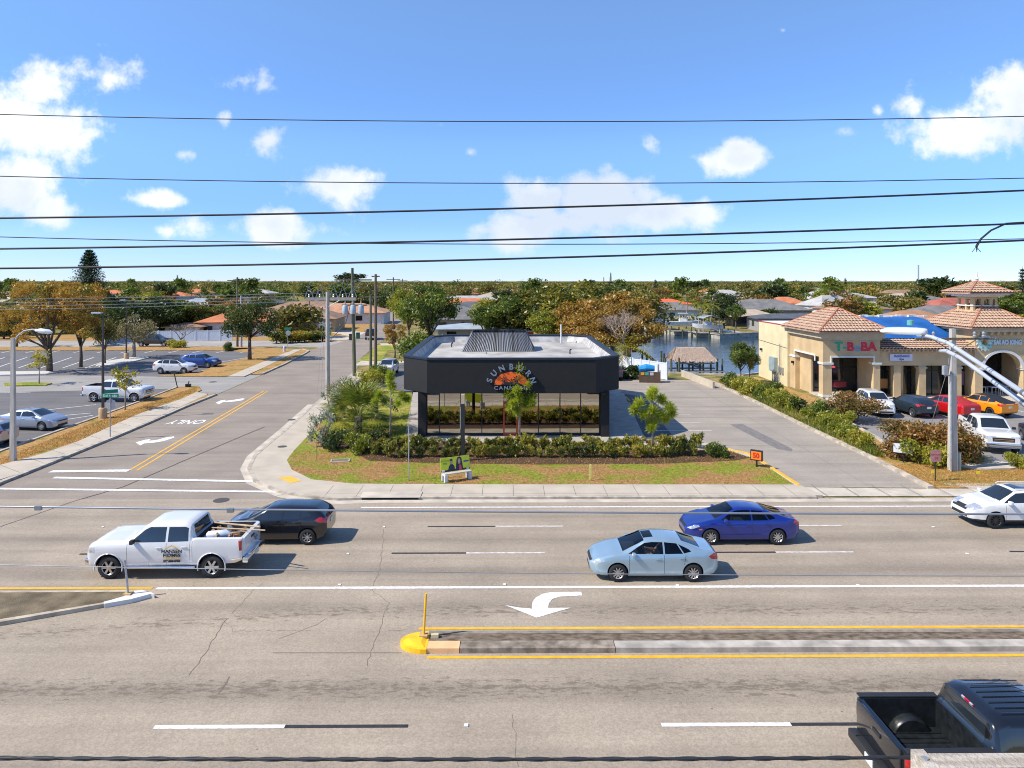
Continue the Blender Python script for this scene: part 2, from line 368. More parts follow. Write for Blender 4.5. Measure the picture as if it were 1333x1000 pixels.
# side street: widens towards the main road
sl = P((27,620),(101,590),(150,570),(190,553),(240,531),(283,514),(345,487),(370,475),(397,460),(400,457))
sr = P((332,628),(324,611.7),(332,595.7),(373.6,560.5),(410,528),(463,484))
far_l = P((379,453),(412,452),(440,447),(457,440),(479,432),(498,416),(515,402),(528,392)); far_r = P((470,466),(492,448),(508,437),(521,424),(531,408),(540,396))
side = [Vector((-34,34.0)), Vector((-29.5,36.6))]+sl+far_l[2:]+far_r[::-1]+sr[::-1]+[Vector((-11.5,35.2)), Vector((-9,34.0))]
structure('side_street', MB().sheet(side, .014), A_side)
cy0, cy1 = G(300,452).y, G(300,443.6).y
structure('cross_street', MB().sheet([(-160,cy0),(-31,cy0),(-29,cy0-2),(-26.8,cy0+2),(-27,cy1+2),(-29.5,cy1),(-160,cy1)], .010), road_material('asphalt_cross', (.36,.33,.29)))
# left parking lot
lot = [Vector((-110,38))]+P((-260,706),(0,590),(41,575.6),(101,554),(126,545),(180,525),(230.5,505.4),(262,499),(300,490.5),(257,486),(286,475),(321,467),(333,459),(325,454.5),(280,455),(0,455))+[Vector((-150,G(0,455).y)), Vector((-150,38))]
structure('parking_lot', MB().sheet(lot[1:], .006), A_lot)
structure('parking_entry_road', MB().sheet(P((-300,525),(0,512),(150,507),(232,505.6),(262,499),(288,506),(300,493),(345,487.5),(283,514),(250,520),(296,491),(200,491.5),(100,491),(0,494),(-300,503)), .018) if False else
  MB().sheet(P((-300,528),(0,511),(150,508),(222,506.5),(240,504),(262,517),(283,513.5),(345,486.5),(318,486),(295,491.5),(200,490.5),(100,489),(0,490),(-300,497)), .018), road_material('asphalt_entry', (.31,.29,.26)))
# kerbed verge between lot, pavement and side street
v_lo = P((-300,722),(0,590),(41,575.6),(101,554),(126,545),(180,525),(230.5,505.4))
pav_l = P((-260,722),(0,608),(54,593.6),(101,577),(140,559),(180,541),(240,519.5),(256,512))
pav_r = P((-200,722),(0,627),(27,618.5),(90,595),(137,574),(180,556),(240,529),(271,514.5))
structure('verge_grass', MB().prism(v_lo+[G(258,503.5), G(262,509)]+pav_l[::-1], 0, .10), GR_dry)
structure('pavement', MB().prism(pav_l+pav_r[::-1], 0, .12), CONC)
structure('kerb_grass', MB().prism(P((137,574),(180,556),(240,529),(265,517),(281,513),(240,529.5),(190,551),(150,569)), 0, .11), GR_dry)
kl = P((-200,733),(0,630.5),(27,620),(101,590),(150,570),(190,553),(240,531),(281,514.5))
structure('kerb', MB().ribbon(kl, .28, .0, .15), KERB)
structure('kerb', MB().ribbon(v_lo, .22, .0, .17), KERB)
# upper verge beyond the lot entry
isl = P((257,486),(286,475),(321,467),(333,459),(325,454.5),(360,454.5),(386,455),(300,491.2),(296,491.6),(200,491))
isl = P((205,490.5),(257,486.2),(286,475),(321,467),(333,460),(300,457),(297,454.2),(340,453.6),(372,454.5),(387,455.6),(360,465),(331,477),(297,490.8))
structure('verge_grass', MB().prism(isl, 0, .1), GR_dry)
structure('pavement', MB().prism(P((297,491.2),(331,477),(360,465),(384,455.8),(393,455.8),(371,466),(345,479),(318,491.2)), 0, .12), CONC)
structure('kerb_grass', MB().prism(P((327,488.5),(345,479.3),(371,466.2),(393,456),(401,457.5),(397,461),(370,475),(341,488)), 0, .11), GR_dry)
structure('kerb', MB().ribbon(P((341,488),(370,475),(397,461),(402,457.8),(394,455.4)), .25, 0, .16), KERB)
structure('verge_grass', MB().prism([(-120,cy0-.2),(-37,cy0-.2),G(296,457),G(280,456.6),G(0,456.6),(-120,G(0,457).y)], 0, .1), GR_dry)
structure('meadow', MB().sheet([(-160,cy1+.1),(-30,cy1+.1),(-29,cy1+3),(-31,cy1+6),(-160,cy1+22)], .008), GR_dry)
# corner block: kerb slab, then lawn
outer = P((463,484),(410,528),(373.6,560.5),(332,595.7),(324,611.7),(332,627.7),(364,642),(405.6,649),(440,650.5))
YK = G(470,649).y
outer += [Vector((-6.6,YK)), Vector((15.6,YK-.05)), G(1037,634)+Vector((.15,0,0)), G(985,599)+Vector((.1,0,0)), G(952,587)+Vector((0,.1,0))]
back = P((930,580),(800,572),(535,572),(500,500),(478,489))
structure('corner_pavement', MB().prism(outer+back, 0, .125), CONC)
lawn = P((470,493),(430,540),(410,560),(383,589),(373.4,602),(380,614.5),(405.6,627),(460,632.6),(630,633.6),(1033,633.8),(985,601.5),(948,589),(800,586),(798,577),(535,577),(536,512),(492,507),(478,497))
structure('front_lawn', MB().prism(lawn, 0, .14), GR_front)
structure('side_lawn', MB().sheet(P((470,495),(430,542),(428,572),(536,572),(536,514),(492,507),(480,499)), .146), GR_green)
structure('mulch_bed', MB().sheet(P((455,588),(480,603),(560,606),(700,608),(860,607),(955,603),(978,599),(950,590.5),(800,588),(798,580),(540,580),(470,566),(420,572),(412,580)), .150), MULCH)
structure('corner_kerb', MB().ribbon(P((463,484),(410,528),(373.6,560.5),(332,595.7),(324,611.7),(332,627.7),(364,642),(405.6,649),(440,651.5))+[Vector((-6,YK-.15)), Vector((15.2,YK-.2))], .2, 0, .135), KERB)
structure('gutter', MB().ribbon([q+Vector((0,-.02,0)) for q in P((364,645.5),(405.6,652.5),(440,654.5))]+[Vector((-6,YK-.5)), Vector((60,YK-.5))], .5, .026), CONC2)
structure('gutter', MB().ribbon(P((404,527),(368,559.5),(326,595),(318,611),(326,629),(364,645.5)), .45, .026), CONC2)
# driveway and apron
drive = P((1037,634),(985,600),(950,588),(800,588),(800,572),(790,560),(782,495),(846,492),(930,497.3),(1210,635.5))
structure('driveway', MB().sheet(drive, .012), A_drive)
structure('driveway_apron', MB().sheet([(15.6,YK+.1),G(1037,635),G(1210,637),(26.0,YK+1.6),(26,YK+.1)], .030), CONC2)
structure('driveway_apron', MB().sheet(P((940,640),(1037,636),(1200,638),(1215,652),(1010,652),(990,646)), .034), CONC2) if False else None
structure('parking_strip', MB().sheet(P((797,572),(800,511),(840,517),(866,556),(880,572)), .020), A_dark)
structure('building_pavement', MB().prism(P((528,579),(528,566),(540,500),(792,500),(812,514),(836,566),(842,579)), 0, .16), mat('walk_slab', (.4,.36,.31), .85, var=.2, scale=1.5))
structure('rear_lot', MB().sheet(P((484,505),(500,477),(560,470),(560,512),(536,513)), .160), A_lot)
structure('driveway_kerb', MB().ribbon(P((1212,637),(1130,595),(1040,552),(990,527),(928,498)), .3, 0, .16), KERB)
structure('yellow_kerb', MB().ribbon(P((1040,635),(1020,622),(985,599.5),(970,592),(948,588),(925,587.5)), .16, 0, .165), YEL)
# right verge, sidewalk in front of the plaza, plaza lot
rv = P((1216,637),(1130,595.5),(1040,552.5),(990,527.5),(936,499),(985,492),(1060,519),(1098,548),(1140,571),(1165,590),(1200,604),(1345,607),(1500,607),(1500,637))
structure('right_verge', MB().prism(rv, 0, .10), GR_dry)
structure('plaza_lot', MB().sheet([G(1060,519),G(1098,548),G(1140,571),G(1165,590),G(1200,604),G(1600,606),Vector((75,62.5)),Vector((28,62.5))], .006), road_material('asphalt_plaza', (.24,.225,.21), speck=.6))
structure('roadside_pavement', MB().prism([(26,YK+.05),(90,YK+.05),(90,YK+1.9),(22.6,YK+1.9)], 0, .12), CONC)
structure('roadside_pavement', MB().prism([(-150,YK+.05),(-34,YK+.05),(-30,YK+1.9),(-150,YK+1.9)], 0, .12), CONC)
structure('kerb', MB().prism([(27.2,YK-.2),(90,YK-.2),(90,YK+.05),(27,YK+.05)], 0, .13), KERB)
structure('plaza_kerb', MB().ribbon(P((1098,548),(1140,571),(1165,590),(1200,604),(1345,607),(1500,607)), .25, 0, .17), KERB)
structure('near_verge', MB().prism([(-150,-40),(150,-40),(150,5.5),(-150,5.5)], 0, .1), GR_front)

# paint
w = MB()
def hline(y, x0, x1, wd, z=.028): w.bx(x0, x1, y-wd/2, y+wd/2, z, z+.003)
yl = {k: G(666, v, 0).y for k, v in dict(edge=661, a=686, b=720.7, c=765.6, n=946).items()}
def sheetline(name, segs, m, z=.030):
    b = MB()
    for (x0, x1, y0, y1, wd) in segs:
        b.ribbon([(x0, y0), (x1, y1)], wd, z)
    return structure(name, b, m)
lx = lambda u, v: G(u, v).x
xa = [lx(557,686), lx(645,686), lx(733,686)]; xb = [lx(510,720.5), lx(607,720.5), lx(709,720.5)]
per = 12.2
segs = [(lx(470,661), 27, yl['edge'], yl['edge'], .14), (27.5, 80, yl['edge'], yl['edge'], .14), (G(100,765.6).x if 0 else lx(205,766), 90, yl['c'], yl['c'], .17)]
bl = []; fd = []
for k in range(-6, 8):
    fd.append((xa[1]+k*per, xa[2]+k*per, yl['a'], yl['a'], .12)); bl.append((xa[0]+k*per, xa[1]+k*per, yl['a'], yl['a'], .11))
    fd.append((xb[1]+k*per, xb[2]+k*per, yl['b'], yl['b'], .13)); bl.append((xb[0]+k*per, xb[1]+k*per, yl['b'], yl['b'], .12))
xn = [lx(200,948.5), lx(370,948.5), lx(531,947)]
for k in range(-6, 8):
    segs.append((xn[0]+k*per, xn[1]+k*per, yl['n'], yl['n'], .14)); bl.append((xn[1]+k*per, xn[2]+k*per, yl['n'], yl['n'], .115))
segs += [(x+k*per, x+k*per+3.05, 13.4, 13.4, .14) for k in range(-6, 7) for x in (xn[0],)]
sheetline('white_lane_lines', segs, WHITE); sheetline('worn_lane_lines', fd, FADED); sheetline('black_lane_lines', bl, BLKP)
b = MB()
b.ribbon(P((70,622.5),(330,627.5)), .32, .032) ; b.ribbon(P((-200,634),(0,637),(360,641)), .28, .032); b.ribbon(P((66,614.5),(168,613.3)), .45, .032)
structure('crossing_lines', b, WHITE)
b = MB(); b.ribbon(P((168,613),(343,509.5)), .12, .020); b.ribbon(P((178,613),(348,509.8)), .12, .020)
structure('double_yellow_line', b, YEL)
ye = lambda v: G(900, v).y
b = MB(); b.ribbon([(lx(545,819), ye(818.3)), (90, ye(818.3)-.0)], .13, .030); b.ribbon([(lx(556,856), ye(856)), (90, ye(856))], .13, .030)
b.ribbon([(-90, G(100,767).y+.0), (lx(198,767), G(100,767).y)], .14, .034)
structure('yellow_median_lines', b, YEL)
arrow = [(583,107),(735,168),(900,120),(790,121),(795,97),(812,78),(845,66),(955,61),(950,43),(800,45),(760,54),(730,72),(714,95),(712,125),(650,119)]
structure('turn_arrow', MB().sheet([G(500+x/3.703, 760+y/3.703) for x, y in arrow], .031), WHITE)
ar2 = [(980,425),(1015,447),(1040,432),(1120,425),(1180,415),(1225,402),(1262,388),(1255,380),(1200,388),(1150,402),(1105,410),(1075,412),(1090,400),(1050,405)]
structure('turn_arrow', MB().sheet([G(x/5.554, 500+y/5.554) for x, y in ar2], .020), WHITE)
ar3 = [(877,702),(890,708),(905,700),(950,697),(985,692),(996,685),(985,684),(950,690),(915,694),(918,690),(898,692)]
structure('turn_arrow', MB().sheet([G(x/3.1235, 300+y/3.1235) for x, y in ar3], .020), WHITE)
o = text('ONLY', 1.9, WHITE, None, G(244,549.5)+Vector((0,0,.021)), (0,0,math.pi+.03), .002, 'only_lettering', .03, .8); o['kind'] = 'structure'; o.scale = (.52, 1.15, 1)
# parking bay lines: left lot, plaza lot, strip by the shop
b = MB()
for (v0, v1, us, du) in ((459.5,454.8,range(-60,330,31),22),(479,465.5,range(-150,135,29),40)):
    for u in us:
        b.ribbon(P((u, v0), (u+du, v1)), .16, .012)
for u0, v0 in ((120,500.5),(150,500),(205,497.5)): pass
for (a0, a1) in (((110,480),(126,476.6)),((0,511.5),(40,511)),((270,478),(330,468.5)),((262,483),(318,471.5)),((278,473),(332,464)),((0,543),(42,536)),((198,521),(218,519.5)),((60,534),(125,527)),((50,544),(118,538)),((88,574),(36,573)),((15,582),(42,577)),((70,549),(121,541))):
    b.ribbon(P(a0, a1), .14, .013)
structure('bay_lines', b, WHITE)
b = MB()
for i in range(4):
    p0 = G(818-i*4.5, 521+i*0)  # placeholder path, refined below
for k in range(5):
    y = 49.5+k*2.9; b.ribbon([(10.4, y), (14.6, y)], .1, .026)
for k in range(12): b.ribbon([(31.2+k*2.75, 55.2), (31.0+k*2.75, 60.2)], .1, .012)
structure('bay_lines', b, WHITE)
b = MB()
# expansion joints in the pavements, a repaired strip and cracks
for k in range(22): b.bx(-9+k*1.55, -8.98+k*1.55, YK-.3, YK+1.75, .120, .1275)
for k in range(14):
    p = pav_l[1].lerp(pav_l[-1], k/13); q = pav_r[2].lerp(pav_r[-1], k/13); b.ribbon([p, q], .03, .1225)
b.ribbon([(-9,YK+.35),(15,YK+.3)], .02, .1265)
structure('pavement_joints', b, mat('joint', (.12,.11,.1), .9))
def crack(pts, w0=.02, jag=.1, seed=1):
    r = random.Random(seed); out = []
    for i in range(len(pts)-1):
        a, c = Vector(pts[i]), Vector(pts[i+1]); n = max(2, int((c-a).length/.22))
        for k in range(n): out.append(a.lerp(c, k/n)+Vector((r.uniform(-jag, jag)*.5, r.uniform(-jag, jag)*.5, 0)))
    out.append(Vector(pts[-1])); return out
b = MB()
for i, (pts, wd) in enumerate((([(294,807),(262,858),(246,880)],.03),([(288,806),(305,822),(405,822)],.012),([(360,834),(412,814),(425,806)],.02),([(500,690),(494,742),(483,770),(506,786),(486,842),(478,868)],.02),([(668,930),(670,965),(675,1000)],.015),([(873,800),(888,816)],.015),([(342,760),(330,770),(302,800)],.015),([(300,881),(284,905)],.05))):
    b.ribbon(crack(P(*pts), seed=i), wd*.75, .0265)
b.ribbon(P((355,851),(523,851)), .035, .0262); b.ribbon(P((505,821.5),(523,821.5)), .02, .0262)
structure('road_cracks', b, mat('crack', (.17,.14,.11), .9))
b = MB(); b.ribbon(crack(P((-10,690),(100,652),(160,634.5),(240,600),(330,562),(345,556)), jag=.03), .06, .029)
structure('tar_seam', b, mat('tar', (.1,.09,.08), .8))
b = MB()
for (u, v, r) in ((288,652,.38),(277,497.6,.4),(379.5,547,.3),(367.5,584,.3)):
    c = G(u, v); n = 20; zz = .031 if v < 640 or v == 652 else .031
    zz = .13 if (u, v) == (367.5,584) else zz
    b.lathe([(0.001,0),(r,0)], (c.x, c.y, zz), 20)
mh = b.build('manhole_covers', mat('iron', (.09,.08,.075), .7, metal=.3, scale=20)); tag(mh, None); mh['kind'] = 'structure'
c = P((362,625),(378,622.8),(393,629),(378,632.5)); structure('tactile_paving', MB().sheet(c, .134), mat('tactile', (.9,.5,.06), .7, bump=1, bscale=60))
b = MB()
for k in range(1, 9):
    y = YK+1.6+k*4.6; b.bx(15.6 if y < 41 else 11.5, 22.45, y, y+.03, .0165, .0185)
b.ribbon([(18.9, YK+1.9), (18.9, 74)], .03, .0185)
structure('driveway_joints', b, mat('joint_soft', (.2,.185,.165), .9))
# faded stain patch on the driveway
structure('driveway_patch', MB().sheet(P((950,553),(966,552),(1032,585),(1030,588),(1012,585)), .017), mat('patch', (.19,.175,.16), .85, var=.2, scale=3))

# --- medians
MEDTOP = mat('median_top', (.085,.055,.032), .95, c2=(.22,.17,.12), scale=7, bump=.6, bscale=30, detail=9, stretch=(.5,1,1))
m0, m1 = G(700,851.5).y, G(700,822,.16).y
xs = lx(556,840)
b = MB(); b.bx(xs+1.6, 90, m0+.42, m1-.14, 0, .17); 
structure('median_top', MB().prism([(xs,m0+.42),(90,m0+.42),(90,m1-.14),(xs,m1-.14)], 0, .155), MEDTOP)
x8 = lx(800,848)
structure('median_kerb', MB().prism([(xs+1.0,m0),(x8,m0),(x8,m0+.42),(xs+1.0,m0+.42)], 0, .17), mat('old_kerb', (.14,.11,.08), .95, c2=(.36,.3,.23), scale=3, bump=.5, detail=9))
structure('median_kerb', MB().prism([(x8+.02,m0),(90,m0),(90,m0+.4),(x8+.02,m0+.4)], 0, .17), mat('worn_white_kerb', (.42,.38,.32), .85, var=.35, scale=2, detail=9))
structure('median_kerb', MB().prism([(xs,m1-.138),(90,m1-.138),(90,m1+.02),(xs,m1+.02)], 0, .17), mat('dirty_kerb', (.24,.2,.15), .95, var=.4, scale=3))
structure('median_kerb', MB().prism([(xs+.05,m0),(xs+.98,m0),(xs+.98,m0+.42),(xs+.05,m0+.42)], 0, .172), mat('salmon_kerb', (.75,.45,.22), .8, var=.1))
nose = [(xs+.04, m0-.03), (xs+.04, m1+.05)]
for k in range(1, 14):
    t = math.pi/2+math.pi*k/14; nose.append((xs+.04+.82*math.cos(t)*1.0, (m0+m1)/2+(m1-m0+.08)/2*math.sin(t)))
nb = MB().prism(nose, 0, .16)
cx_, cy_ = xs-.3, (m0+m1)/2
nb.add([(p[0]*.82+cx_*.18, p[1]*.82+cy_*.18, .161) for p in nose]+[(p[0]*.45+cx_*.55, p[1]*.45+cy_*.55, .21) for p in nose], [(i, (i+1)%15, (i+1)%15+15, i+15) for i in range(15)]+[tuple(range(15, 30))][:1])
o = structure('median_nose', nb, mat('kerb_yellow', (.9,.5,.01), .55, var=.2, scale=3, detail=8))
GG = lambda u, v: G(u, v, .15)
lm = [Vector((-90,23.75)), GG(0,769.5), GG(180,768), GG(196,771), GG(201,774), G(196,779), G(170,786), G(135,792), G(0,816), Vector((-21,19.9)), Vector((-30,18.5)), Vector((-90,18.5))]
structure('median_kerb', MB().prism(lm, 0, .15), mat('beige_kerb', (.45,.38,.28), .9, var=.3, scale=3))
structure('median_top', MB().prism([Vector((-90,23.6)), GG(0,771.5), GG(168,770.5), GG(160,776), GG(135,784), GG(0,806), Vector((-21,20.4)), Vector((-30,18.9)), Vector((-90,18.9))], 0, .156), mat('median_soil', (.1,.075,.04), .95, c2=(.22,.17,.1), scale=1.6, bump=.8, detail=8))
structure('median_nose', MB().prism([GG(135,784),GG(160,777.5),GG(174,770),GG(184,768.3),GG(196,771.3),GG(201,774),G(196,779.4),G(170,786.5),G(136,792.5)], 0, .165), mat('kerb_white', (.66,.64,.6), .7, var=.12))
# ------------------------------------------------------------------ vehicles
TYRE = mat('tyre', (.022,.022,.022), .85, var=.2, scale=10)
RIM = mat('alloy', (.55,.56,.58), .28, metal=.9, var=.05)
RIMD = mat('alloy_dark', (.05,.05,.055), .4, metal=.6, var=.05)
TRIM = mat('black_trim', (.02,.02,.021), .55, var=.2)
CHROME = mat('chrome', (.75,.76,.78), .15, metal=1, var=.03)
GLASS = mat('car_glass', (.016,.022,.028), .04, var=.1, spec=.7, coat=.5)
HEAD = mat('headlamp', (.6,.62,.65), .12, metal=.4, var=.35, scale=14, coat=1)
TAIL = mat('tail_lamp', (.5,.01,.012), .2, var=.4, scale=14, coat=1)
AMBER = mat('amber_lamp', (.8,.2,.02), .25, var=.2)
PLATE = mat('licence_plate', (.65,.66,.62), .5, var=.15, scale=20)
def paint(name, c, metal=.35, rough=.32): return mat(name, c, rough, metal=metal, var=.04, coat=1, scale=1)
P_WHITE = paint('paint_white', (.68,.67,.645), 0., .35)
def tinted():
    m = bpy.data.materials.new('clear_car_glass'); m.use_nodes = True; nt = m.node_tree; N = nt.nodes; L = nt.links; N.remove(N['Principled BSDF'])
    t = N.new('ShaderNodeBsdfTransparent'); t.inputs[0].default_value = (.5,.55,.56,1); g = N.new('ShaderNodeBsdfGlossy'); g.inputs['Roughness'].default_value = .02
    f = N.new('ShaderNodeFresnel'); f.inputs[0].default_value = 1.5; x = N.new('ShaderNodeMixShader'); L.new(f.outputs[0], x.inputs[0]); L.new(t.outputs[0], x.inputs[1]); L.new(g.outputs[0], x.inputs[2])
    L.new(x.outputs[0], N['Material Output'].inputs[0]); return m
CLEAR = tinted()
def lerp(a, b, t): return a+(b-a)*t
def prof(pts, x, sm=.05):
    def f(x):
        if x <= pts[0][0]: return pts[0][1]
        for (a, b), (c, d) in zip(pts, pts[1:]):
            if x <= c: return lerp(b, d, (x-a)/(c-a) if c > a else 1)
        return pts[-1][1]
    return (f(x-sm)+f(x-sm/2)+f(x)+f(x+sm/2)+f(x+sm))/5
def bool_diff(bm, cutters):
    me = bpy.data.meshes.new('t0'); bm.to_mesh(me)
    for i in range(8): me.materials.append(None)
    o = bpy.data.objects.new('t0', me); col.objects.link(o)
    tmp = [o]
    for c in cutters:
        mc = c.mesh('t1'); b2 = bmesh.new(); b2.from_mesh(mc); bmesh.ops.recalc_face_normals(b2, faces=b2.faces); b2.to_mesh(mc); b2.free()
        oc = bpy.data.objects.new('t1', mc); col.objects.link(oc); tmp.append(oc)
        md = o.modifiers.new('b', 'BOOLEAN'); md.object = oc; md.operation = 'DIFFERENCE'; md.solver = 'EXACT'
    dg = bpy.context.evaluated_depsgraph_get(); res = bmesh.new(); res.from_mesh(o.evaluated_get(dg).to_mesh())
    for t in tmp: m_ = t.data; bpy.data.objects.remove(t); bpy.data.meshes.remove(m_)
    return res
def cut(bm, poly, axes, zones, newid, side=0, pred=None):
    """cut a convex outline into the skin (seen along the third axis) and give the faces inside newid"""
    a, b = axes; ax = ({0,1,2}-{a,b}).pop()
    n = len(poly); ar = sum(poly[i][0]*poly[(i+1)%n][1]-poly[(i+1)%n][0]*poly[i][1] for i in range(n))
    if ar < 0: poly = poly[::-1]
    lo = (min(p[0] for p in poly), min(p[1] for p in poly)); hi = (max(p[0] for p in poly), max(p[1] for p in poly))
    def ok(f):
        if f.material_index not in zones: return False
        c = f.calc_center_median()
        if side and c[ax]*side < 0: return False
        if pred and not pred(c, f.normal): return False
        return True
    for i in range(n):
        p, q = poly[i], poly[(i+1)%n]
        fs = [f for f in bm.faces if ok(f) and max(v.co[a] for v in f.verts) > lo[0]-.01 and min(v.co[a] for v in f.verts) < hi[0]+.01 and max(v.co[b] for v in f.verts) > lo[1]-.01 and min(v.co[b] for v in f.verts) < hi[1]+.01]
        if not fs: return
        geo = set(fs)
        for f in fs: geo.update(f.edges); geo.update(f.verts)
        co = Vector((0,0,0)); co[a] = p[0]; co[b] = p[1]; no = Vector((0,0,0)); no[a] = -(q[1]-p[1]); no[b] = q[0]-p[0]
        bmesh.ops.bisect_plane(bm, geom=list(geo), plane_co=co, plane_no=no.normalized(), dist=1e-5)
    for f in bm.faces:
        if not ok(f): continue
        c = f.calc_center_median(); ins = True
        for i in range(n):
            p, q = poly[i], poly[(i+1)%n]
            if (q[0]-p[0])*(c[b]-p[1])-(q[1]-p[1])*(c[a]-p[0]) < -1e-5: ins = False; break
        if ins: f.material_index = newid
def wheel_mb(r, w, side):
    t = MB(); s = side
    t.lathe([(r*.62,-w/2),(r*.9,-w/2),(r*.985,-w*.4),(r,-w*.25),(r,w*.25),(r*.985,w*.4),(r*.9,w/2),(r*.66,w/2),(r*.62,w*.42)], n=28, axis='y')
    return t
def rim_mb(r, w, side, spokes, k=.62):
    t = MB(); y = side*w*.40; rr = r*k
    t.lathe([(rr*1.02,side*w*.5),(rr*1.04,side*w*.3),(rr*.93,side*w*.12),(rr*.93,-side*w*.3),(.001,-side*w*.3)], n=28, axis='y')
    d = MB()
    for i in range(spokes):
        a = 2*math.pi*i/spokes; c = Vector((math.cos(a)*rr*.55, y, math.sin(a)*rr*.55))
        d.box(c, (rr*.92, .03, rr*(.2 if spokes > 7 else .3)), M=Matrix.Rotation(-a, 3, 'Y'))
    d.lathe([(rr*.24,y-.02*side),(rr*.24,y+.02*side),(.001,y+.03*side)], n=14, axis='y')
    d.lathe([(rr*.93,y),(rr*1.0,y+.02*side),(rr*1.03,y)], n=28, axis='y')
    return t, d
def vehicle(name, label, cat, sp, pm, group=None):
    """sp: x runs forward from the middle of the wheelbase"""
    t = thing(name, label, cat, group=group)
    x0, x1 = sp['x']; N_ = 64
    xs_ = [x0+(x1-x0)*i/N_ for i in range(N_+1)]
    for e in sp.get('ex', []): xs_ += [e-.02, e+.02]
    xs_ = sorted(set(xs_ + [x0+.02, x0+.06, x1-.02, x1-.06]))
    top, belt, bot, wid, wr = sp['top'], sp['belt'], sp['bot'], sp['wid'], sp['wr']
    bm = bmesh.new(); rings = []; sm = sp.get('sm', .06)
    for x in xs_:
        zb = prof(bot, x, .03); w = prof(wid, x, sm); zl = prof(belt, x, sm); zt = max(prof(top, x, sp.get('smt', sm)), zl+.012); d = zt-zl
        tt = min(1, max(0, d/.36)); wt = lerp(w*.86, wr, tt)
        half = [(0,zb),(w*.7,zb),(w*.93,zb+.03),(w*.975,zb+.12),(w*.985,lerp(zb,zl,.42)),(w,lerp(zb,zl,.66)),(w*.992,lerp(zb,zl,.84)),(w*.962,zl),
                (lerp(w*.962,wt,.52)+.018*tt,zl+d*.48),(wt+.012*tt,zl+d*.86),(lerp(w*.7,wt*.86,tt),zt-.022*tt-.012*(1-tt)),(wt*.5,zt-.004),(0,zt)]
        if d < .05: half[8] = (w*.93, zl+d*.6); 
        ring = [bm.verts.new((x, y, z)) for y, z in half]+[bm.verts.new((x, -y, z)) for y, z in half[-2:0:-1]]
        rings.append(ring)
    n = len(rings[0]); H = 12
    for i in range(len(rings)-1):
        for j in range(n):
            f = bm.faces.new((rings[i][j], rings[i][(j+1)%n], rings[i+1][(j+1)%n], rings[i+1][j]))
            jj = j if j < H else n-1-j
            f.material_index = 0 if jj < 7 else (1 if jj < 9 else 2)
    bm.faces.new(rings[0][::-1]).material_index = 0; bm.faces.new(rings[-1]).material_index = 0
    bmesh.ops.recalc_face_normals(bm, faces=bm.faces)
    wb = sp['wb']; r = sp['r']; W = sp['w']; ra = r+sp.get('arch', .055)
    cutters = []
    for xx in (wb/2, -wb/2):
        for s in (1, -1):
            c = MB(); c.lathe([(ra, s*(W-.30)), (ra, s*(W+.3))], (xx, 0, r+.01), 36, 'y', cap=True); cutters.append(c)
    if 'bed' in sp:
        b = sp['bed']; c = MB(); c.bx(b[0], b[1], -b[2], b[2], b[3], 3); cutters.append(c)
    b2 = bool_diff(bm, cutters); bm.free(); bm = b2
    for f in bm.faces:
        c = f.calc_center_median()
        if 'bed' in sp:
            b = sp['bed']
            if b[0]-.005 < c.x < b[1]+.005 and abs(c.y) < b[2]+.005 and c.z < 3 and c.z > b[3]-.005 and not (c.z > b[4]+.0 and abs(f.normal.z) > .6): f.material_index = 6
        for xx in (wb/2, -wb/2):
            if (c.x-xx)**2+(c.z-r-.01)**2 < (ra+.002)**2 and abs(c.y) > W-.32 and c.z > .05 and (abs(f.normal.y) > .9 and abs(c.y) < W-.28 or abs(f.normal.y) < .2): f.material_index = 7
    ids = {}
    nid = [10]
    def region(nm, m, poly, axes, zones, side=0, pred=None):
        i = nid[0]; nid[0] += 1; ids[i] = (nm, m); cut(bm, poly, axes, zones, i, side, pred)
    gm = sp.get('glass', GLASS)
    ws = sp['ws']; region('windshield', gm, [(ws[0], -ws[1]), (ws[0], ws[1]), (ws[2], ws[3]), (ws[2], -ws[3])], (0, 1), {1,2}, 0, lambda c, nn: c.z > ws[4])
    if 'rw' in sp:
        q = sp['rw']; region('rear_window', gm, [(q[0], -q[1]), (q[0], q[1]), (q[2], q[3]), (q[2], -q[3])], (0, 1) if abs(q[0]-q[2]) > .15 else (0, 1), {1,2}, 0, lambda c, nn: c.z > q[4])
    if 'rwv' in sp:      # upright rear window: cut seen from behind
        q = sp['rwv']; region('rear_window', gm, [(-q[0], q[1]), (q[0], q[1]), (q[2], q[3]), (-q[2], q[3])], (1, 2), {0,1,2}, 0, lambda c, nn: c.x < q[4] and nn.x < -.3 and c.x > q[5])
    for sd in (1, -1):
        for pg in sp['side']: region('side_window', gm, pg, (0, 2), {1}, sd)
        for pg in sp.get('lamps_f', []): region('headlight', HEAD, pg, (0, 2), {0,1,2}, sd, lambda c, nn: abs(c.y) > .3)
        for pg in sp.get('lamps_r', []): region('taillight', TAIL, pg, (0, 2), {0,1,2}, sd, lambda c, nn: abs(c.y) > sp.get('lr_in', .42))
        for pg in sp.get('amber', []): region('indicator', AMBER, pg, (0, 2), {0}, sd, lambda c, nn: abs(c.y) > .6)
        for (xa_, za, xb_, zb_) in sp.get('seams', []):
            g = .006 if xa_ != xb_ else .006
            if abs(xa_-xb_) < abs(za-zb_): pg = [(xa_-g, za), (xa_+g, za), (xb_+g, zb_), (xb_-g, zb_)]
            else: pg = [(xa_, za-g), (xb_, zb_-g), (xb_, zb_+g), (xa_, za+g)]
            cut(bm, pg, (0, 2), {0}, 5, sd)
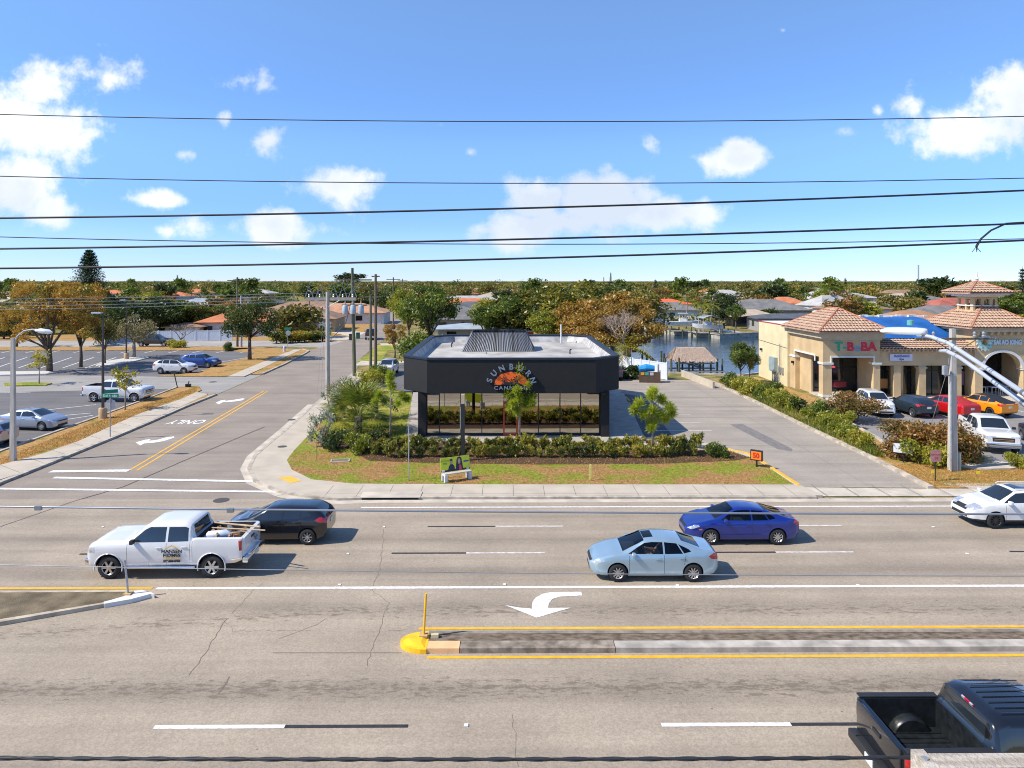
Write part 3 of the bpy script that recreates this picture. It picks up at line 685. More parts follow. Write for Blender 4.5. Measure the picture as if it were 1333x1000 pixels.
    if 'grille' in sp:
        for q in (sp['grille'] if isinstance(sp['grille'], list) else [sp['grille']]): region('grille', sp.get('gm', TRIM), [(-q[0], q[1]), (q[0], q[1]), (q[2], q[3]), (-q[2], q[3])], (1, 2), {0,1,2}, 0, lambda c, nn: c.x > x1-.45 and nn.x > .25)
    if 'sun' in sp: q = sp['sun']; region('sunroof', gm, [(q[0], -q[2]), (q[0], q[2]), (q[1], q[2]), (q[1], -q[2])], (0, 1), {2}, 0, lambda c, nn: nn.z > .7)
    if 'bumper' in sp: q = sp['bumper']; region('bumper', sp.get('bmat', CHROME), [(q[0], q[1]), (q[2], q[1]), (q[2], q[3]), (q[0], q[3])], (0, 2), {0})
    if 'clad' in sp: region('lower_cladding', TRIM, [(x0-.1, 0), (x1+.1, 0), (x1+.1, sp['clad']), (x0-.1, sp['clad'])], (0, 2), {0})
    if sp.get('twotone'): region('roof_panel', TRIM, [(sp['twotone'][0], -2), (sp['twotone'][0], 2), (sp['twotone'][1], 2), (sp['twotone'][1], -2)], (0, 1), {2})
    # split into one mesh per part
    groups = {}
    for f in bm.faces:
        i = f.material_index
        groups.setdefault(i if i >= 10 else 0, []).append(f)
    def sub(fs, nm, mats, keep=False):
        vm = {}; vs = []; fl = []; mi = []
        for f in fs:
            idx = []
            for v in f.verts:
                if v not in vm: vm[v] = len(vs); vs.append(tuple(v.co))
                idx.append(vm[v])
            fl.append(idx); mi.append(f.material_index)
        me = bpy.data.meshes.new(nm); me.from_pydata(vs, [], fl)
        if keep: me.polygons.foreach_set('material_index', [1 if i in (5, 7) else 2 if i == 6 else 0 for i in mi])
        me.update(); return link(nm, me, mats, t, 42)
    body = sub(groups[0], 'body', [pm, TRIM, sp.get('bedmat', TRIM)], True)
    for i, (nm, m) in ids.items():
        if i in groups: sub(groups[i], nm, m)
    bm.free()
    # wheels, mirrors, handles, plate
    rm = sp.get('rim', RIM); tw = sp.get('tw', .22)
    for xx in (wb/2, -wb/2):
        for s in (1, -1):
            wo = wheel_mb(r, tw, s).build('wheel', TYRE, t, smooth=40); wo.location = (xx, s*(W-tw/2-.025), r)
            a, b = rim_mb(r, tw, s, sp.get('spokes', 10), sp.get('rk', .62))
            a.cm = 1; a.add([], []); nv = len(a.v); a.v += b.v; a.f += [tuple(i+nv for i in f) for f in b.f]; a.mi = [0]*(len(a.f)-len(b.f))+[1]*len(b.f)
            a.build('rim', [RIMD if sp.get('darkrim', True) else rm, rm], wo, smooth=30)
    mx, mz = sp['mirror']
    for s in (1, -1):
        m_ = MB(); m_.box((mx, s*(W+.07), mz), (.13, .2, .15)); m_.box((mx+.02, s*(W-.03), mz-.05), (.06, .12, .05)); m_.build('wing_mirror', sp.get('mm', pm), t, bevel=.03, smooth=40)
        for (hx, hz) in sp.get('handles', []):
            k = prof(wid, hx, .1); h_ = MB(); h_.box((hx, s*(k+.012), hz), (.2, .03, .035)); h_.build('door_handle', sp.get('hm', pm), t, bevel=.008, smooth=40)
    if 'plate' in sp:
        q = sp['plate']; MB().box((q[0], 0, q[1]), (.02, .31, .16)).build('licence_plate', PLATE, t)
    return t
def place2(o, front, rear, side, wb, W, z=.03):
    a = G(*front, z); b = G(*rear, z); h = (a-b); ang = math.atan2(h.y, h.x); mid = (a+b)/2; mid.z = z
    nx = Vector((-math.sin(ang), math.cos(ang), 0))*side*(W-.1)
    o.location = mid-nx; o.rotation_euler = (0, 0, ang)
def place(o, u, v, deg, z=.02, h=0): p = G(u, v, h); o.location = (p.x, p.y, z); o.rotation_euler = (0, 0, R(deg))

def interior(o):
    FAB = mat('seat_fabric', (.025,.025,.028), .9)
    m = MB(); m.bx(-1.5, .95, -.8, .8, .3, .42); m.bx(.55, 1.05, -.74, .74, .42, .9); m.bx(-1.75, -1.45, -.7, .7, .42, .95); m.build('cabin_floor', FAB, o)
    for y in (-.37, .37):
        m = MB(); m.box((-.15,y,.55), (.55,.5,.22)); m.box((-.45,y,.9), (.16,.48,.72), M=Matrix.Rotation(-.2, 3, 'Y')); m.box((-.53,y,1.27), (.1,.24,.16)); m.build('seat', FAB, o, bevel=.04, smooth=50)
    m = MB(); m.box((-1.0,0,.55), (.5,1.3,.22)); m.box((-1.3,0,.88), (.16,1.3,.6), M=Matrix.Rotation(-.3, 3, 'Y')); m.build('seat', FAB, o, bevel=.04, smooth=50)
    m = MB(); m.lathe([(.17,-.015),(.19,0),(.17,.015)], (.38,.37,.92), 18, 'x'); m.build('steering_wheel', TRIM, o)
def sedan(dl=0, dz=0, tail=.0):
    return dict(x=(-2.26,2.3), wb=2.67, r=.32, w=.885, wr=.60,
      top=[(-2.26,.88),(-2.2,1.0),(-1.95,1.06),(-1.72,1.09),(-1.0,1.37),(-.5,1.435),(0.0,1.44),(.35,1.40),(1.15,1.02),(1.5,.96),(2.05,.80),(2.25,.66),(2.3,.58)],
      belt=[(-2.26,.84),(-2.2,.96),(-1.7,1.0),(-.8,.97),(.3,.94),(1.1,.92),(1.5,.9),(2.05,.75),(2.25,.62),(2.3,.55)],
      bot=[(-2.26,.34),(-2.1,.24),(-1.8,.2),(1.9,.19),(2.2,.22),(2.3,.30)],
      wid=[(-2.26,.62),(-2.16,.74),(-1.85,.83),(-1.3,.875),(0,.885),(1.3,.875),(1.85,.83),(2.12,.74),(2.25,.6),(2.3,.48)],
      ws=(1.14,.62,.36,.52,1.0), rw=(-1.66,.5,-.98,.5,1.06),
      side=[[(.96,.985),(-.28,.99),(-.28,1.34),(.1,1.345),(.36,1.31)],[(-.34,.99),(-.98,1.0),(-.78,1.3),(-.34,1.34)],[(-1.02,1.01),(-1.28,1.06),(-1.2,1.13),(-.84,1.28)]],
      lamps_f=[[(1.8,.74),(2.12,.60),(2.26,.62),(2.12,.72),(1.85,.80)]], lamps_r=[[(-2.3,.74),(-2.3,.94),(-2.1,.99),(-1.9,.9),(-2.0,.8)]],
      seams=[(.93,.3,.93,.97),(-.31,.3,-.31,.98),(-1.02,.62,-1.08,.98),(.93,.3,-.75,.29)],
      grille=[(.4,.60,.5,.67),(.5,.28,.42,.42)], mirror=(.78,.99), handles=[(-.1,.83),(-.95,.86)], plate=(-2.25,.78), spokes=10, ex=[.36,-.98,1.14,-1.7])
sp = sedan(); sp['sun'] = (.0,.35,.34); sp['glass'] = CLEAR
o = vehicle('sedan', 'pale ice blue sedan with a dark sunroof and its driver visible at the window', 'car', sp, paint('paint_ice', (.36,.5,.58), .5, .3), 'cars driving on the main road')
place2(o, (804,757), (902,757), 1, 2.67, .885); CIVIC = o; interior(o)
sp = sedan(); sp['glass'] = CLEAR; sp.update(wb=2.7, top=[(-2.3,.84),(-2.22,.97),(-2.0,1.02),(-1.85,1.05),(-1.0,1.32),(-.5,1.40),(0.0,1.415),(.35,1.38),(1.15,1.0),(1.5,.94),(2.05,.80),(2.28,.66),(2.34,.56)], x=(-2.3,2.34), spokes=10, rw=(-1.78,.5,-.9,.5,1.03),
  lamps_r=[[(-2.32,.72),(-2.32,.9),(-2.1,1.0),(-2.02,.9),(-2.1,.8)]], amber=[[(1.7,.6),(1.84,.6),(1.84,.64),(1.7,.64)]])
BLUE = o = vehicle('sedan', 'deep blue sedan in the far lane ahead of the pale blue one', 'car', sp, paint('paint_blue', (.008,.03,.25), .35, .28), 'cars driving on the main road')
place2(o, (926,709), (1011,709), 1, 2.7, .885); interior(o)

def hatch():
    return dict(x=(-2.08,2.27), wb=2.65, r=.32, w=.9, wr=.60,
      top=[(-2.08,.95),(-2.02,1.08),(-1.9,1.2),(-1.6,1.42),(-1.3,1.455),(-.4,1.48),(0.0,1.47),(.35,1.42),(1.2,1.04),(1.5,.99),(2.0,.84),(2.2,.7),(2.27,.6)],
      belt=[(-2.08,.9),(-1.95,1.02),(-1.2,1.03),(.3,.97),(1.15,.94),(1.5,.92),(2.0,.78),(2.2,.65),(2.27,.55)],
      bot=[(-2.08,.4),(-1.95,.3),(-1.7,.2),(1.9,.19),(2.2,.22),(2.27,.30)],
      wid=[(-2.08,.68),(-1.98,.8),(-1.7,.87),(0,.9),(1.3,.885),(1.8,.84),(2.1,.74),(2.22,.6),(2.27,.48)],
      ws=(1.18,.63,.36,.52,1.02), rwv=(.5,1.02,.42,1.38,-1.5,-2.2),
      side=[[(.98,1.0),(-.28,1.03),(-.28,1.385),(.36,1.335)],[(-.34,1.03),(-1.0,1.06),(-.98,1.38),(-.34,1.39)],[(-1.04,1.06),(-1.45,1.16),(-1.25,1.34),(-1.02,1.38)]],
      lamps_f=[[(1.75,.78),(2.08,.64),(2.2,.66),(2.1,.76),(1.8,.84)]], lamps_r=[[(-2.1,.84),(-2.1,1.02),(-1.8,1.1),(-1.62,1.0),(-1.75,.92)]], lr_in=.4,
      seams=[(.93,.3,.93,.97),(-.31,.3,-.31,.98),(-1.02,.62,-1.08,1.0),(.93,.3,-.75,.29)],
      grille=[(.5,.3,.42,.46)], mirror=(.8,1.0), handles=[(-.1,.86),(-.95,.9)], plate=(-2.09,.8), spokes=8, ex=[.36,1.18])
o = vehicle('hatchback', 'black hatchback partly hidden behind the white pickup on the road', 'car', hatch(), paint('paint_black', (.01,.011,.014), .2, .22), 'cars driving on the main road')
place2(o, (316,709), (400,709), 1, 2.65, .9)

def suv(h=1.66, L=4.65, slope=.1):
    a = L/2; k = h/1.66
    return dict(x=(-a+.03,a), wb=2.7, r=.355, w=.92, wr=.64,
      top=[(-a,1.0),(-a+.08,1.2*k),(-a+.15+slope,1.42*k),(-a+.4+slope*1.5,1.60*k),(-.9,h-.01),(-.1,h),(.35,h-.05),(1.1,1.17*k),(1.5,1.12*k),(2.0,.98*k),(a-.08,.84),(a,.7)],
      belt=[(-a,.95),(-a+.1,1.12),(-1.2,1.14*k),(.3,1.09*k),(1.1,1.06*k),(1.5,1.04*k),(2.0,.92*k),(a-.08,.78),(a,.64)],
      bot=[(-a,.5),(-a+.2,.34),(-1.7,.25),(1.9,.25),(a-.1,.3),(a,.38)],
      wid=[(-a,.76),(-a+.12,.86),(-1.6,.905),(0,.92),(1.3,.905),(1.85,.86),(a-.15,.74),(a,.58)],
      ws=(1.1,.66,.38,.55,1.14), rwv=(.56,1.16*k,.48,1.50*k,-1.6,-2.6),
      side=[[(.98,1.13*k),(-.3,1.16*k),(-.3,1.56*k),(.36,1.515*k)],[(-.36,1.16*k),(-1.1,1.18*k),(-1.08,1.55*k),(-.36,1.56*k)],[(-1.15,1.18*k),(-1.75,1.24*k),(-1.6,1.48*k),(-1.13,1.55*k)]],
      lamps_f=[[(a-.5,.88),(a-.2,.76),(a-.03,.78),(a-.12,.92),(a-.45,.98)]], lamps_r=[[(-a-.02,.92),(-a-.02,1.1),(-a+.32,1.12),(-a+.42,1.04),(-a+.3,.96)]], lr_in=.42,
      seams=[(.93,.36,.93,1.08),(-.33,.36,-.33,1.1),(-1.15,.72,-1.2,1.1),(.93,.36,-.75,.35)],
      grille=[(.45,.7,.52,.86),(.55,.4,.5,.54)], mirror=(.8,1.14), handles=[(-.12,.95),(-.98,.98)], plate=(-a+.0,.85), spokes=8, clad=.38, ex=[.38,1.1])
sp = suv(1.6, 4.78, .12); sp.update(r=.35, wb=2.74, rim=RIMD, spokes=10, sun=(-1.0,.2,.4), amber=[[(1.92,.86),(2.06,.84),(2.06,.9),(1.96,.93)]])
o = vehicle('station_wagon', 'white wagon with dark wheels and roof glass entering at the right of the road', 'car', sp, P_WHITE, 'cars driving on the main road')
place2(o, (1296,688), (1377,688), 1, 2.74, .92)
for s in (-1, 1):
    MB().tube([(-1.9,s*.56,1.5),(-1.8,s*.56,1.6),(.3,s*.56,1.62),(.4,s*.56,1.57)], .02, 6).build('roof_rail', P_WHITE, o)

def pickup(L=5.9, wb=3.67, h=1.95):
    a = L/2; A_ = a-.3
    return dict(x=(-a+.05,A_), wb=wb, r=.405, w=1.02, wr=.79, tw=.28, arch=.075, smt=.03,
      top=[(-a,1.36),(-a+.06,1.42),(-1.16,1.42),(-1.12,1.46),(-1.05,h-.1),(-.85,h-.01),(.2,h),(.55,h-.06),(1.22,1.36),(1.4,1.33),(2.2,1.31),(2.5,1.27),(A_-.05,1.16),(A_,1.06)],
      belt=[(-a,1.34),(-a+.06,1.40),(-1.2,1.40),(-1.1,1.32),(.3,1.25),(1.2,1.24),(1.5,1.22),(2.2,1.21),(2.5,1.19),(A_-.05,1.1),(A_,1.0)],
      bot=[(-a,.62),(-a+.3,.5),(-1.9,.45),(2.2,.42),(2.5,.38),(A_,.42)],
      wid=[(-a,.93),(-a+.1,.98),(-1.9,1.0),(0,1.02),(1.8,1.015),(2.3,1.0),(2.6,.96),(A_-.05,.91),(A_,.86)],
      ws=(1.2,.76,.56,.64,1.3), rwv=(.66,1.4,.6,1.8,-1.0,-1.25),
      side=[[(1.1,1.29),(-.18,1.31),(-.18,1.8),(.4,1.8),(.6,1.71)],[(-.26,1.31),(-1.0,1.33),(-.96,1.76),(-.84,1.8),(-.26,1.8)]],
      lamps_f=[[(2.3,.94),(2.9,.9),(2.9,1.1),(2.32,1.14)]], amber=[[(2.3,.94),(2.42,.93),(2.42,1.05),(2.31,1.06)]], lamps_r=[[(-a-.02,.98),(-a-.02,1.34),(-a+.17,1.34),(-a+.14,.98)]], lr_in=.72,
      seams=[(1.18,.5,1.18,1.25),(-.22,.5,-.22,1.3),(-1.06,.62,-1.06,1.3),(1.18,.5,-1.06,.5),(-1.14,.6,-1.14,1.38)],
      grille=[(.58,.78,.6,1.04),(.75,.46,.75,.6)], mirror=(.95,1.36), mm=TRIM, handles=[(.05,1.12),(-.85,1.14)], spokes=6,
      bed=(-a+.13,-1.2,.82,.78,1.3), bumper=(-a-.05,.45,-a+.42,.72), sm=.04, ex=[-1.16,-1.12,-1.05,-1.2,.55,1.22])
def tailgate(o, a, m, letters=None):
    fb = MB(); fb.box((a-.33, 0, .6), (.2, 1.86, .24)); fb.build('front_bumper', letters or CHROME, o, bevel=.05, smooth=40)
    ch = MB(); ch.box((a-.3, 0, .93), (.03, 1.05, .03)); ch.box((a-.3, 0, .84), (.03, 1.05, .02)); ch.build('grille_bar', letters or CHROME, o)
    for s_ in (-1, 1):
        for x_ in (1.835, -1.835):
            if abs(o['label'].find('load')) < 0: continue
            fl = MB(); fl.tube([(x_+.5*math.cos(t_*math.pi/12), s_*1.005, .415+.5*math.sin(t_*math.pi/12)) for t_ in range(-1, 14)], .022, 6); fl.build('arch_lip', m, o, smooth=60)
    tg = MB(); tg.box((-a+.035, 0, 1.07), (.07, 1.7, .66)); g = tg.build('tailgate', m, o, bevel=.015, smooth=40)
    MB().box((-a-.01, 0, 1.2), (.03, .3, .07)).build('handle', TRIM, g)
    b = MB(); b.box((-a-.06, 0, .62), (.2, 1.86, .2)); b.box((-a-.06, 0, .735), (.2, 1.2, .03)); r_ = b.build('rear_bumper', letters or CHROME, o, bevel=.04, smooth=40)
    MB().box((-a-.17, 0, .62), (.02, .31, .16)).build('licence_plate', PLATE, r_)
# white pickup with its load and door lettering
sp = pickup(); sp['bedmat'] = mat('bed_liner', (.05,.05,.055), .8, var=.3, scale=8)
o = vehicle('pickup_truck', 'white crew cab pickup carrying scrap and poles, company lettering on its doors', 'pickup truck', sp, P_WHITE, 'cars driving on the main road')
place2(o, (144,753), (275,752), 1, 3.67, 1.02); RAM = o
tailgate(o, 2.95, P_WHITE)
INK = mat('sign_black', (.015,.015,.015), .5); GOLD = mat('sign_gold', (.7,.42,.05), .5)
for s in (1,):
    rz = math.pi; q = Matrix.Rotation(math.pi, 3, 'Z')
    def T(b, sz, m, x, z, n='lettering', off=.003, sx=1.):
        t_ = text(b, sz, m, o, (x, 1.032, z), (math.pi/2, 0, math.pi), .003, n, off, sx); return t_
    T('HANSEN', .165, INK, -.43, .99, sx=1.15); T('HOMES', .165, INK, -.43, .845, sx=1.15); T('CONSTRUCTION', .07, GOLD, -.43, .75, off=.003, sx=1.1) ; T('239.888.4788', .085, INK, -.43, .64, off=.008, sx=1.3)
    l = MB(); l.ribbon([(-.66,1.08),(-.43,1.2),(-.2,1.08)], .035, 0)
    lo = l.build('roof_logo', GOLD, o); lo.rotation_euler = (math.pi/2, 0, 0); lo.location = (0, 1.034, 0)
    lo.data.transform(Matrix.Scale(1, 4)); 
for s in (1, -1):
    MB().box((.0, s*.98, .42), (2.5, .18, .06)).build('running_board', CHROME, o, bevel=.02)
# the load
def at_bed(veh, mb, nm, m, label, cat, **k):
    ob = mb.build(nm, m, None, **k); ob.location = veh.location; ob.rotation_euler = veh.rotation_euler; return tag(ob, label, cat)
b = MB(); b.tube([(-1.3,-.5,1.5),(-2.2,-.2,1.52),(-3.35,.35,1.62)], .035, 7); at_bed(o, b, 'wooden_pole', mat('bare_wood', (.5,.36,.22), .8, var=.25), 'long pale wooden pole sticking out over the tailgate of the white pickup', 'pole')
b = MB(); b.tube([(-1.4,-.1,1.44),(-3.6,.55,1.56)], .025, 6); at_bed(o, b, 'wooden_pole', MATS['bare_wood'], 'thinner wooden pole nearest the road centre on the pickup load', 'pole')
b = MB(); b.tube([(-1.35,.42,1.22),(-1.5,.42,1.32),(-2.1,.35,1.36),(-2.3,.33,1.3)], [.08,.17,.17,.06], 10); at_bed(o, b, 'rolled_sheet', mat('plastic_sheet', (.6,.62,.66), .45, var=.15), 'white plastic roll lying at the cab end of the pickup bed', 'roll', smooth=60)
def debris(seed, n, c, s, sz):
    r = random.Random(seed); b = MB()
    for i in range(n):
        b.box((c[0]+r.uniform(-s[0],s[0]), c[1]+r.uniform(-s[1],s[1]), c[2]+r.uniform(-s[2],s[2])), (sz*r.uniform(.4,1.6), sz*r.uniform(.2,.6), sz*r.uniform(.1,.4)), M=Matrix.Rotation(r.uniform(0,3), 3, Vector((r.random(), r.random(), r.random()+.2)).normalized()))
    return b
at_bed(o, debris(1, 26, (-2.1,.1,1.2), (.6,.5,.16), .35), 'scrap_wood', mat('scrap', (.42,.25,.13), .85, var=.4, scale=5), 'heap of broken brown boards in the middle of the pickup bed', 'scrap')
at_bed(o, debris(2, 30, (-2.1,-.1,1.12), (.75,.6,.14), .4), 'scrap_metal', mat('grey_scrap', (.4,.42,.45), .5, c2=(.06,.07,.08), scale=5), 'grey metal and plastic scrap heaped against the sides of the pickup bed', 'scrap')

# near black pickup, seen from above behind
sp = pickup(); P_BLK = MATS['paint_black']
sp.update(bedmat=mat('wet_liner', (.015,.018,.02), .32, var=.4, scale=6), hm=P_BLK)
o = vehicle('pickup_truck', 'glossy black pickup with an empty bed at the bottom right corner', 'pickup truck', sp, P_BLK, 'cars driving on the main road')
xr = G(1112, 905, 1.45).x; yf = G(1112, 905, 1.42).y
o.location = (xr+2.95, yf-1.0, .03); o.rotation_euler = (0, 0, 0); BT = o
tailgate(o, 2.95, P_BLK, TRIM)
b = MB()
for k in range(9): b.bx(-2.75, -1.22, -.62+k*.155-.035, -.62+k*.155+.035, .782, .80)
b.build('bed_ribs', MATS['wet_liner'], o)
for s in (1, -1):
    b = MB(); b.lathe([(.001,s*.60),(.40,s*.61),(.44,s*.66),(.44,s*.83)], (-1.835,0,.66), 24, 'y'); b.build('wheel_hump', MATS['wet_liner'], o, smooth=40)
    b = MB(); b.box((-2.0, s*.93, 1.435), (1.75, .16, .035)); b.build('bed_rail', TRIM, o, bevel=.01)
b = MB()
for k in range(-3, 4): b.box((-.15, k*.19, 1.957), (1.15, .025, .012))
b.build('roof_ribs', P_BLK, o, bevel=.004)
b = MB(); b.box((-1.03, 0, 1.86), (.03, .36, .05), M=Matrix.Rotation(-.3, 3, 'Y')); b.build('brake_light', TAIL, o)
b = MB(); [b.box((-1.035, s*.13, 1.86), (.032, .09, .052), M=Matrix.Rotation(-.3, 3, 'Y')) for s in (1, -1)]; b.build('cargo_light', HEAD, o)

# parked vehicles
def van(nm, label, cat, sp, pm, u, v, deg, group, h=0): 
    o = vehicle(nm, label, cat, sp, pm, group); place(o, u, v, deg, h=h); return o
GP = 'cars parked in front of the plaza'; GL = 'cars parked in the left lot'
o = van('suv', 'white compact SUV parked nose out beside the round rusty bush', 'car', suv(1.74, 5.1), P_WHITE, 1139, 537, -100, GP); 
sp = suv(1.56, 4.3, .3); sp['rim'] = RIM
van('suv', 'slate grey crossover parked tail out between white SUV and red car', 'car', sp, paint('paint_slate', (.03,.045,.06), .4), 1187, 539, 93, GP)
sp = suv(1.6, 4.7, .75); sp.update(rwv=(.5,1.2,.42,1.45,-1.3,-2.5), clad=.35, rim=RIM)
van('electric_crossover', 'bright red crossover parked tail out behind the concrete power pole', 'car', sp, paint('paint_red', (.55,.01,.01), .2), 1234, 540, 101, GP)
sp = suv(1.6, 4.7, .75); sp.update(clad=.35, rim=RIMD, twotone=(-2.2,.36))
van('electric_crossover', 'orange yellow crossover with a black roof parked by the arch', 'car', sp, paint('paint_orange', (.9,.3,.005), .15), 1281, 538, 102, GP)
sp = pickup(5.9); sp.update(hm=TRIM)
o = van('pickup_truck', 'white pickup parked nose out beside the large rusty hedge', 'pickup truck', sp, P_WHITE, 1287, 580, -108, GP); tailgate(o, 2.95, P_WHITE)
van('sedan', 'dark blue black car parked at the right edge of the plaza lot', 'car', sedan(), paint('paint_navy', (.012,.018,.035), .3), 1362, 580, -104, GP)
sp = sedan(); sp.update(wb=2.82)
sp = sedan(); o = vehicle('sedan', 'silver grey sedan parked beside the concrete street lamp', 'car', sp, paint('paint_silver', (.4,.44,.5), .6), GL); place2(o, (58.5,561), (7,559.5), -1, 2.67, .885); 
o = vehicle('suv', 'silver SUV cut off by the left edge of the photo', 'car', suv(1.62, 4.5), paint('paint_grey_silver', (.45,.47,.5), .6), GL); place2(o, (-62,587), (8,586), -1, 2.7, .92); o.rotation_euler.z = R(178); o.location = G(-30, 580)
sp = pickup(5.9); sp.update(hm=TRIM); o = vehicle('pickup_truck', 'white pickup parked behind the small yellow tree in the left lot', 'pickup truck', sp, P_WHITE, GL); place2(o, (175.4,524), (122,523.5), -1, 3.67, 1.02); tailgate(o, 2.95, P_WHITE)
sp = suv(1.68, 4.6, .2); sp.update(rim=RIM, twotone=(-2.2,.4)); o = vehicle('suv', 'white SUV with black roof parked in front of the blue SUV', 'car', sp, P_WHITE, GL); place2(o, (239.5,486.8), (209,486.8), -1, 2.7, .92)
o = vehicle('suv', 'blue SUV with roof bars parked farthest from the road entry', 'car', suv(1.66, 4.7), paint('paint_blue2', (.01,.05,.24), .35), GL); place2(o, (271.5,479), (243,478.5), -1, 2.7, .92)
sp = pickup(5.8); sp.update(hm=TRIM); o = vehicle('pickup_truck', 'dark grey pickup on the cross street before the white fence', 'pickup truck', sp, paint('paint_dgrey', (.03,.033,.037), .4), 'cars on the cross street'); place2(o, (214,451.5), (183,451.5), -1, 3.67, 1.02); tailgate(o, 2.9, MATS['paint_dgrey'])
o = vehicle('suv', 'white SUV parked nose out behind the black shop', 'car', suv(1.68, 4.6), P_WHITE, None); place(o, 505, 489, -92, .17)
o = vehicle('suv', 'silver SUV on the driveway of the orange roofed house', 'car', suv(1.66, 4.8), paint('paint_silver3', (.35,.4,.45), .5), None); place(o, 352, 434, 8, .03)
sp = pickup(5.7); o = vehicle('pickup_truck', 'dark red pickup driving away along the side street', 'pickup truck', sp, paint('paint_maroon', (.05,.02,.02), .3), None); place(o, 483, 441.5, 100, .03); tailgate(o, 2.9, MATS['paint_maroon'])
o = vehicle('suv', 'small pale SUV far along the side street under the trees', 'car', suv(1.66, 4.6), P_WHITE, None); place(o, 466, 411, 5, .03)
o = vehicle('suv', 'grey car parked in the shade at the back of the black shop', 'car', suv(1.6, 4.4), MATS['paint_slate'], None); place(o, 797, 493, 90, .03)

# driver of the pale blue car
def skinned(name, V, E_, rad, m, parent=None, lv=2):
    me = bpy.data.meshes.new(name); me.from_pydata(V, E_, []); me.update(); o = link(name, me, m, parent)
    o.modifiers.new('s', 'SKIN')
    for i, r in enumerate(rad): me.skin_vertices[0].data[i].radius = (r, r)
    me.skin_vertices[0].data[0].use_root = True
    ss = o.modifiers.new('b', 'SUBSURF'); ss.levels = ss.render_levels = lv
    dg = bpy.context.evaluated_depsgraph_get(); m2 = bpy.data.meshes.new_from_object(o.evaluated_get(dg)); o.modifiers.clear(); o.data = m2; bpy.data.meshes.remove(me)
    m2.polygons.foreach_set('use_smooth', [True]*len(m2.polygons)); return o
SKINM = mat('skin', (.5,.27,.17), .6)
y = .37
V = [(-.2,y,.72),(-.28,y,.95),(-.32,y,1.1),(-.31,y,1.18),(-.29,y,1.24),(-.27,y,1.31),
     (-.3,y+.19,1.07),(-.12,y+.27,.93),(.14,y+.3,1.02),(.24,y+.24,1.06),(.3,y+.2,1.07),(-.3,y-.19,1.07),(-.1,y-.22,.9),(.2,y-.15,.98),(.3,y-.13,1.02),(.2,y+.1,.72),(.5,y+.12,.5),(.2,y-.1,.72),(.5,y-.12,.5)]
E_ = [(0,1),(1,2),(2,3),(3,4),(4,5),(2,6),(6,7),(7,8),(8,9),(9,10),(2,11),(11,12),(12,13),(13,14),(0,15),(15,16),(0,17),(17,18)]
DR = skinned('person', V, E_, [.15,.16,.13,.055,.085,.075,.065,.05,.038,.035,.028,.065,.05,.036,.03,.08,.06,.08,.06], SKINM)
tag(DR, 'driver in a dark shirt resting an arm at the window of the pale blue car', 'person'); DR.location = CIVIC.location; DR.rotation_euler = CIVIC.rotation_euler
skinned('shirt', [(-.2,y,.7),(-.28,y,.95),(-.32,y,1.1),(-.3,y+.2,1.07),(-.17,y+.25,.97),(-.3,y-.2,1.07),(-.16,y-.22,.96)], [(0,1),(1,2),(2,3),(3,4),(2,5),(5,6)], [.165,.175,.135,.078,.066,.078,.066], mat('shirt_grey', (.06,.07,.1), .9), DR)
h_ = MB(); h_.lathe([(.001,-.1),(.07,-.09),(.098,-.02),(.095,.05),(.06,.1),(.001,.115)], (-.31,y,1.28), 14); h_.build('hair', mat('hair_dark', (.03,.02,.015), .8), DR, smooth=60)
f_ = MB(); f_.box((-.19,y,1.25), (.035,.03,.05)); f_.build('nose', SKINM, DR, bevel=.01)
for s_ in (-1, 1): f_ = MB(); f_.box((-.198,y+s_*.035,1.275), (.012,.025,.012)); f_.build('eye', TRIM, DR)
for k_ in range(4):
    pass
for px_ in (.3,):
    for k_ in range(5):
        f_ = MB(); a_ = k_*.35; f_.tube([(.3,y+.2-.02*k_,1.09-.018*k_),(.36,y+.2-.02*k_,1.1-.018*k_),(.385,y+.19-.02*k_,1.07-.018*k_)], [.011,.01,.008], 6); f_.build('finger', SKINM, DR, smooth=60)
# ------------------------------------------------------------------ buildings
BLACKW = mat('charcoal_stucco', (.009,.0092,.0098), .75, var=.22, scale=3, bump=.4, bscale=60)
BLK = mat('black_frame', (.012,.013,.015), .45, var=.1)
GALV = mat('galvanised', (.42,.44,.46), .45, metal=.6, var=.2, scale=6)
def mirror_mat():
    m = bpy.data.materials.new('mirror_glass'); m.use_nodes = True; p = m.node_tree.nodes['Principled BSDF']
    p.inputs['Metallic'].default_value = 1; p.inputs['Base Color'].default_value = (.44,.41,.35,1); p.inputs['Roughness'].default_value = .015
    nt = m.node_tree; tc = nt.nodes.new('ShaderNodeTexCoord'); nz = nt.nodes.new('ShaderNodeTexNoise'); nz.inputs['Scale'].default_value = .7; nt.links.new(tc.outputs['Object'], nz.inputs[0])
    b = nt.nodes.new('ShaderNodeBump'); b.inputs['Strength'].default_value = .12; b.inputs['Distance'].default_value = .02; nt.links.new(nz.outputs[0], b.inputs['Height']); nt.links.new(b.outputs[0], p.inputs['Normal']); return m
MIRR = mirror_mat()
ORANGE = mat('sign_orange', (.95,.14,.01), .5, var=.05)
SIGNG = mat('sign_grey', (.2,.25,.3), .5, var=.05)
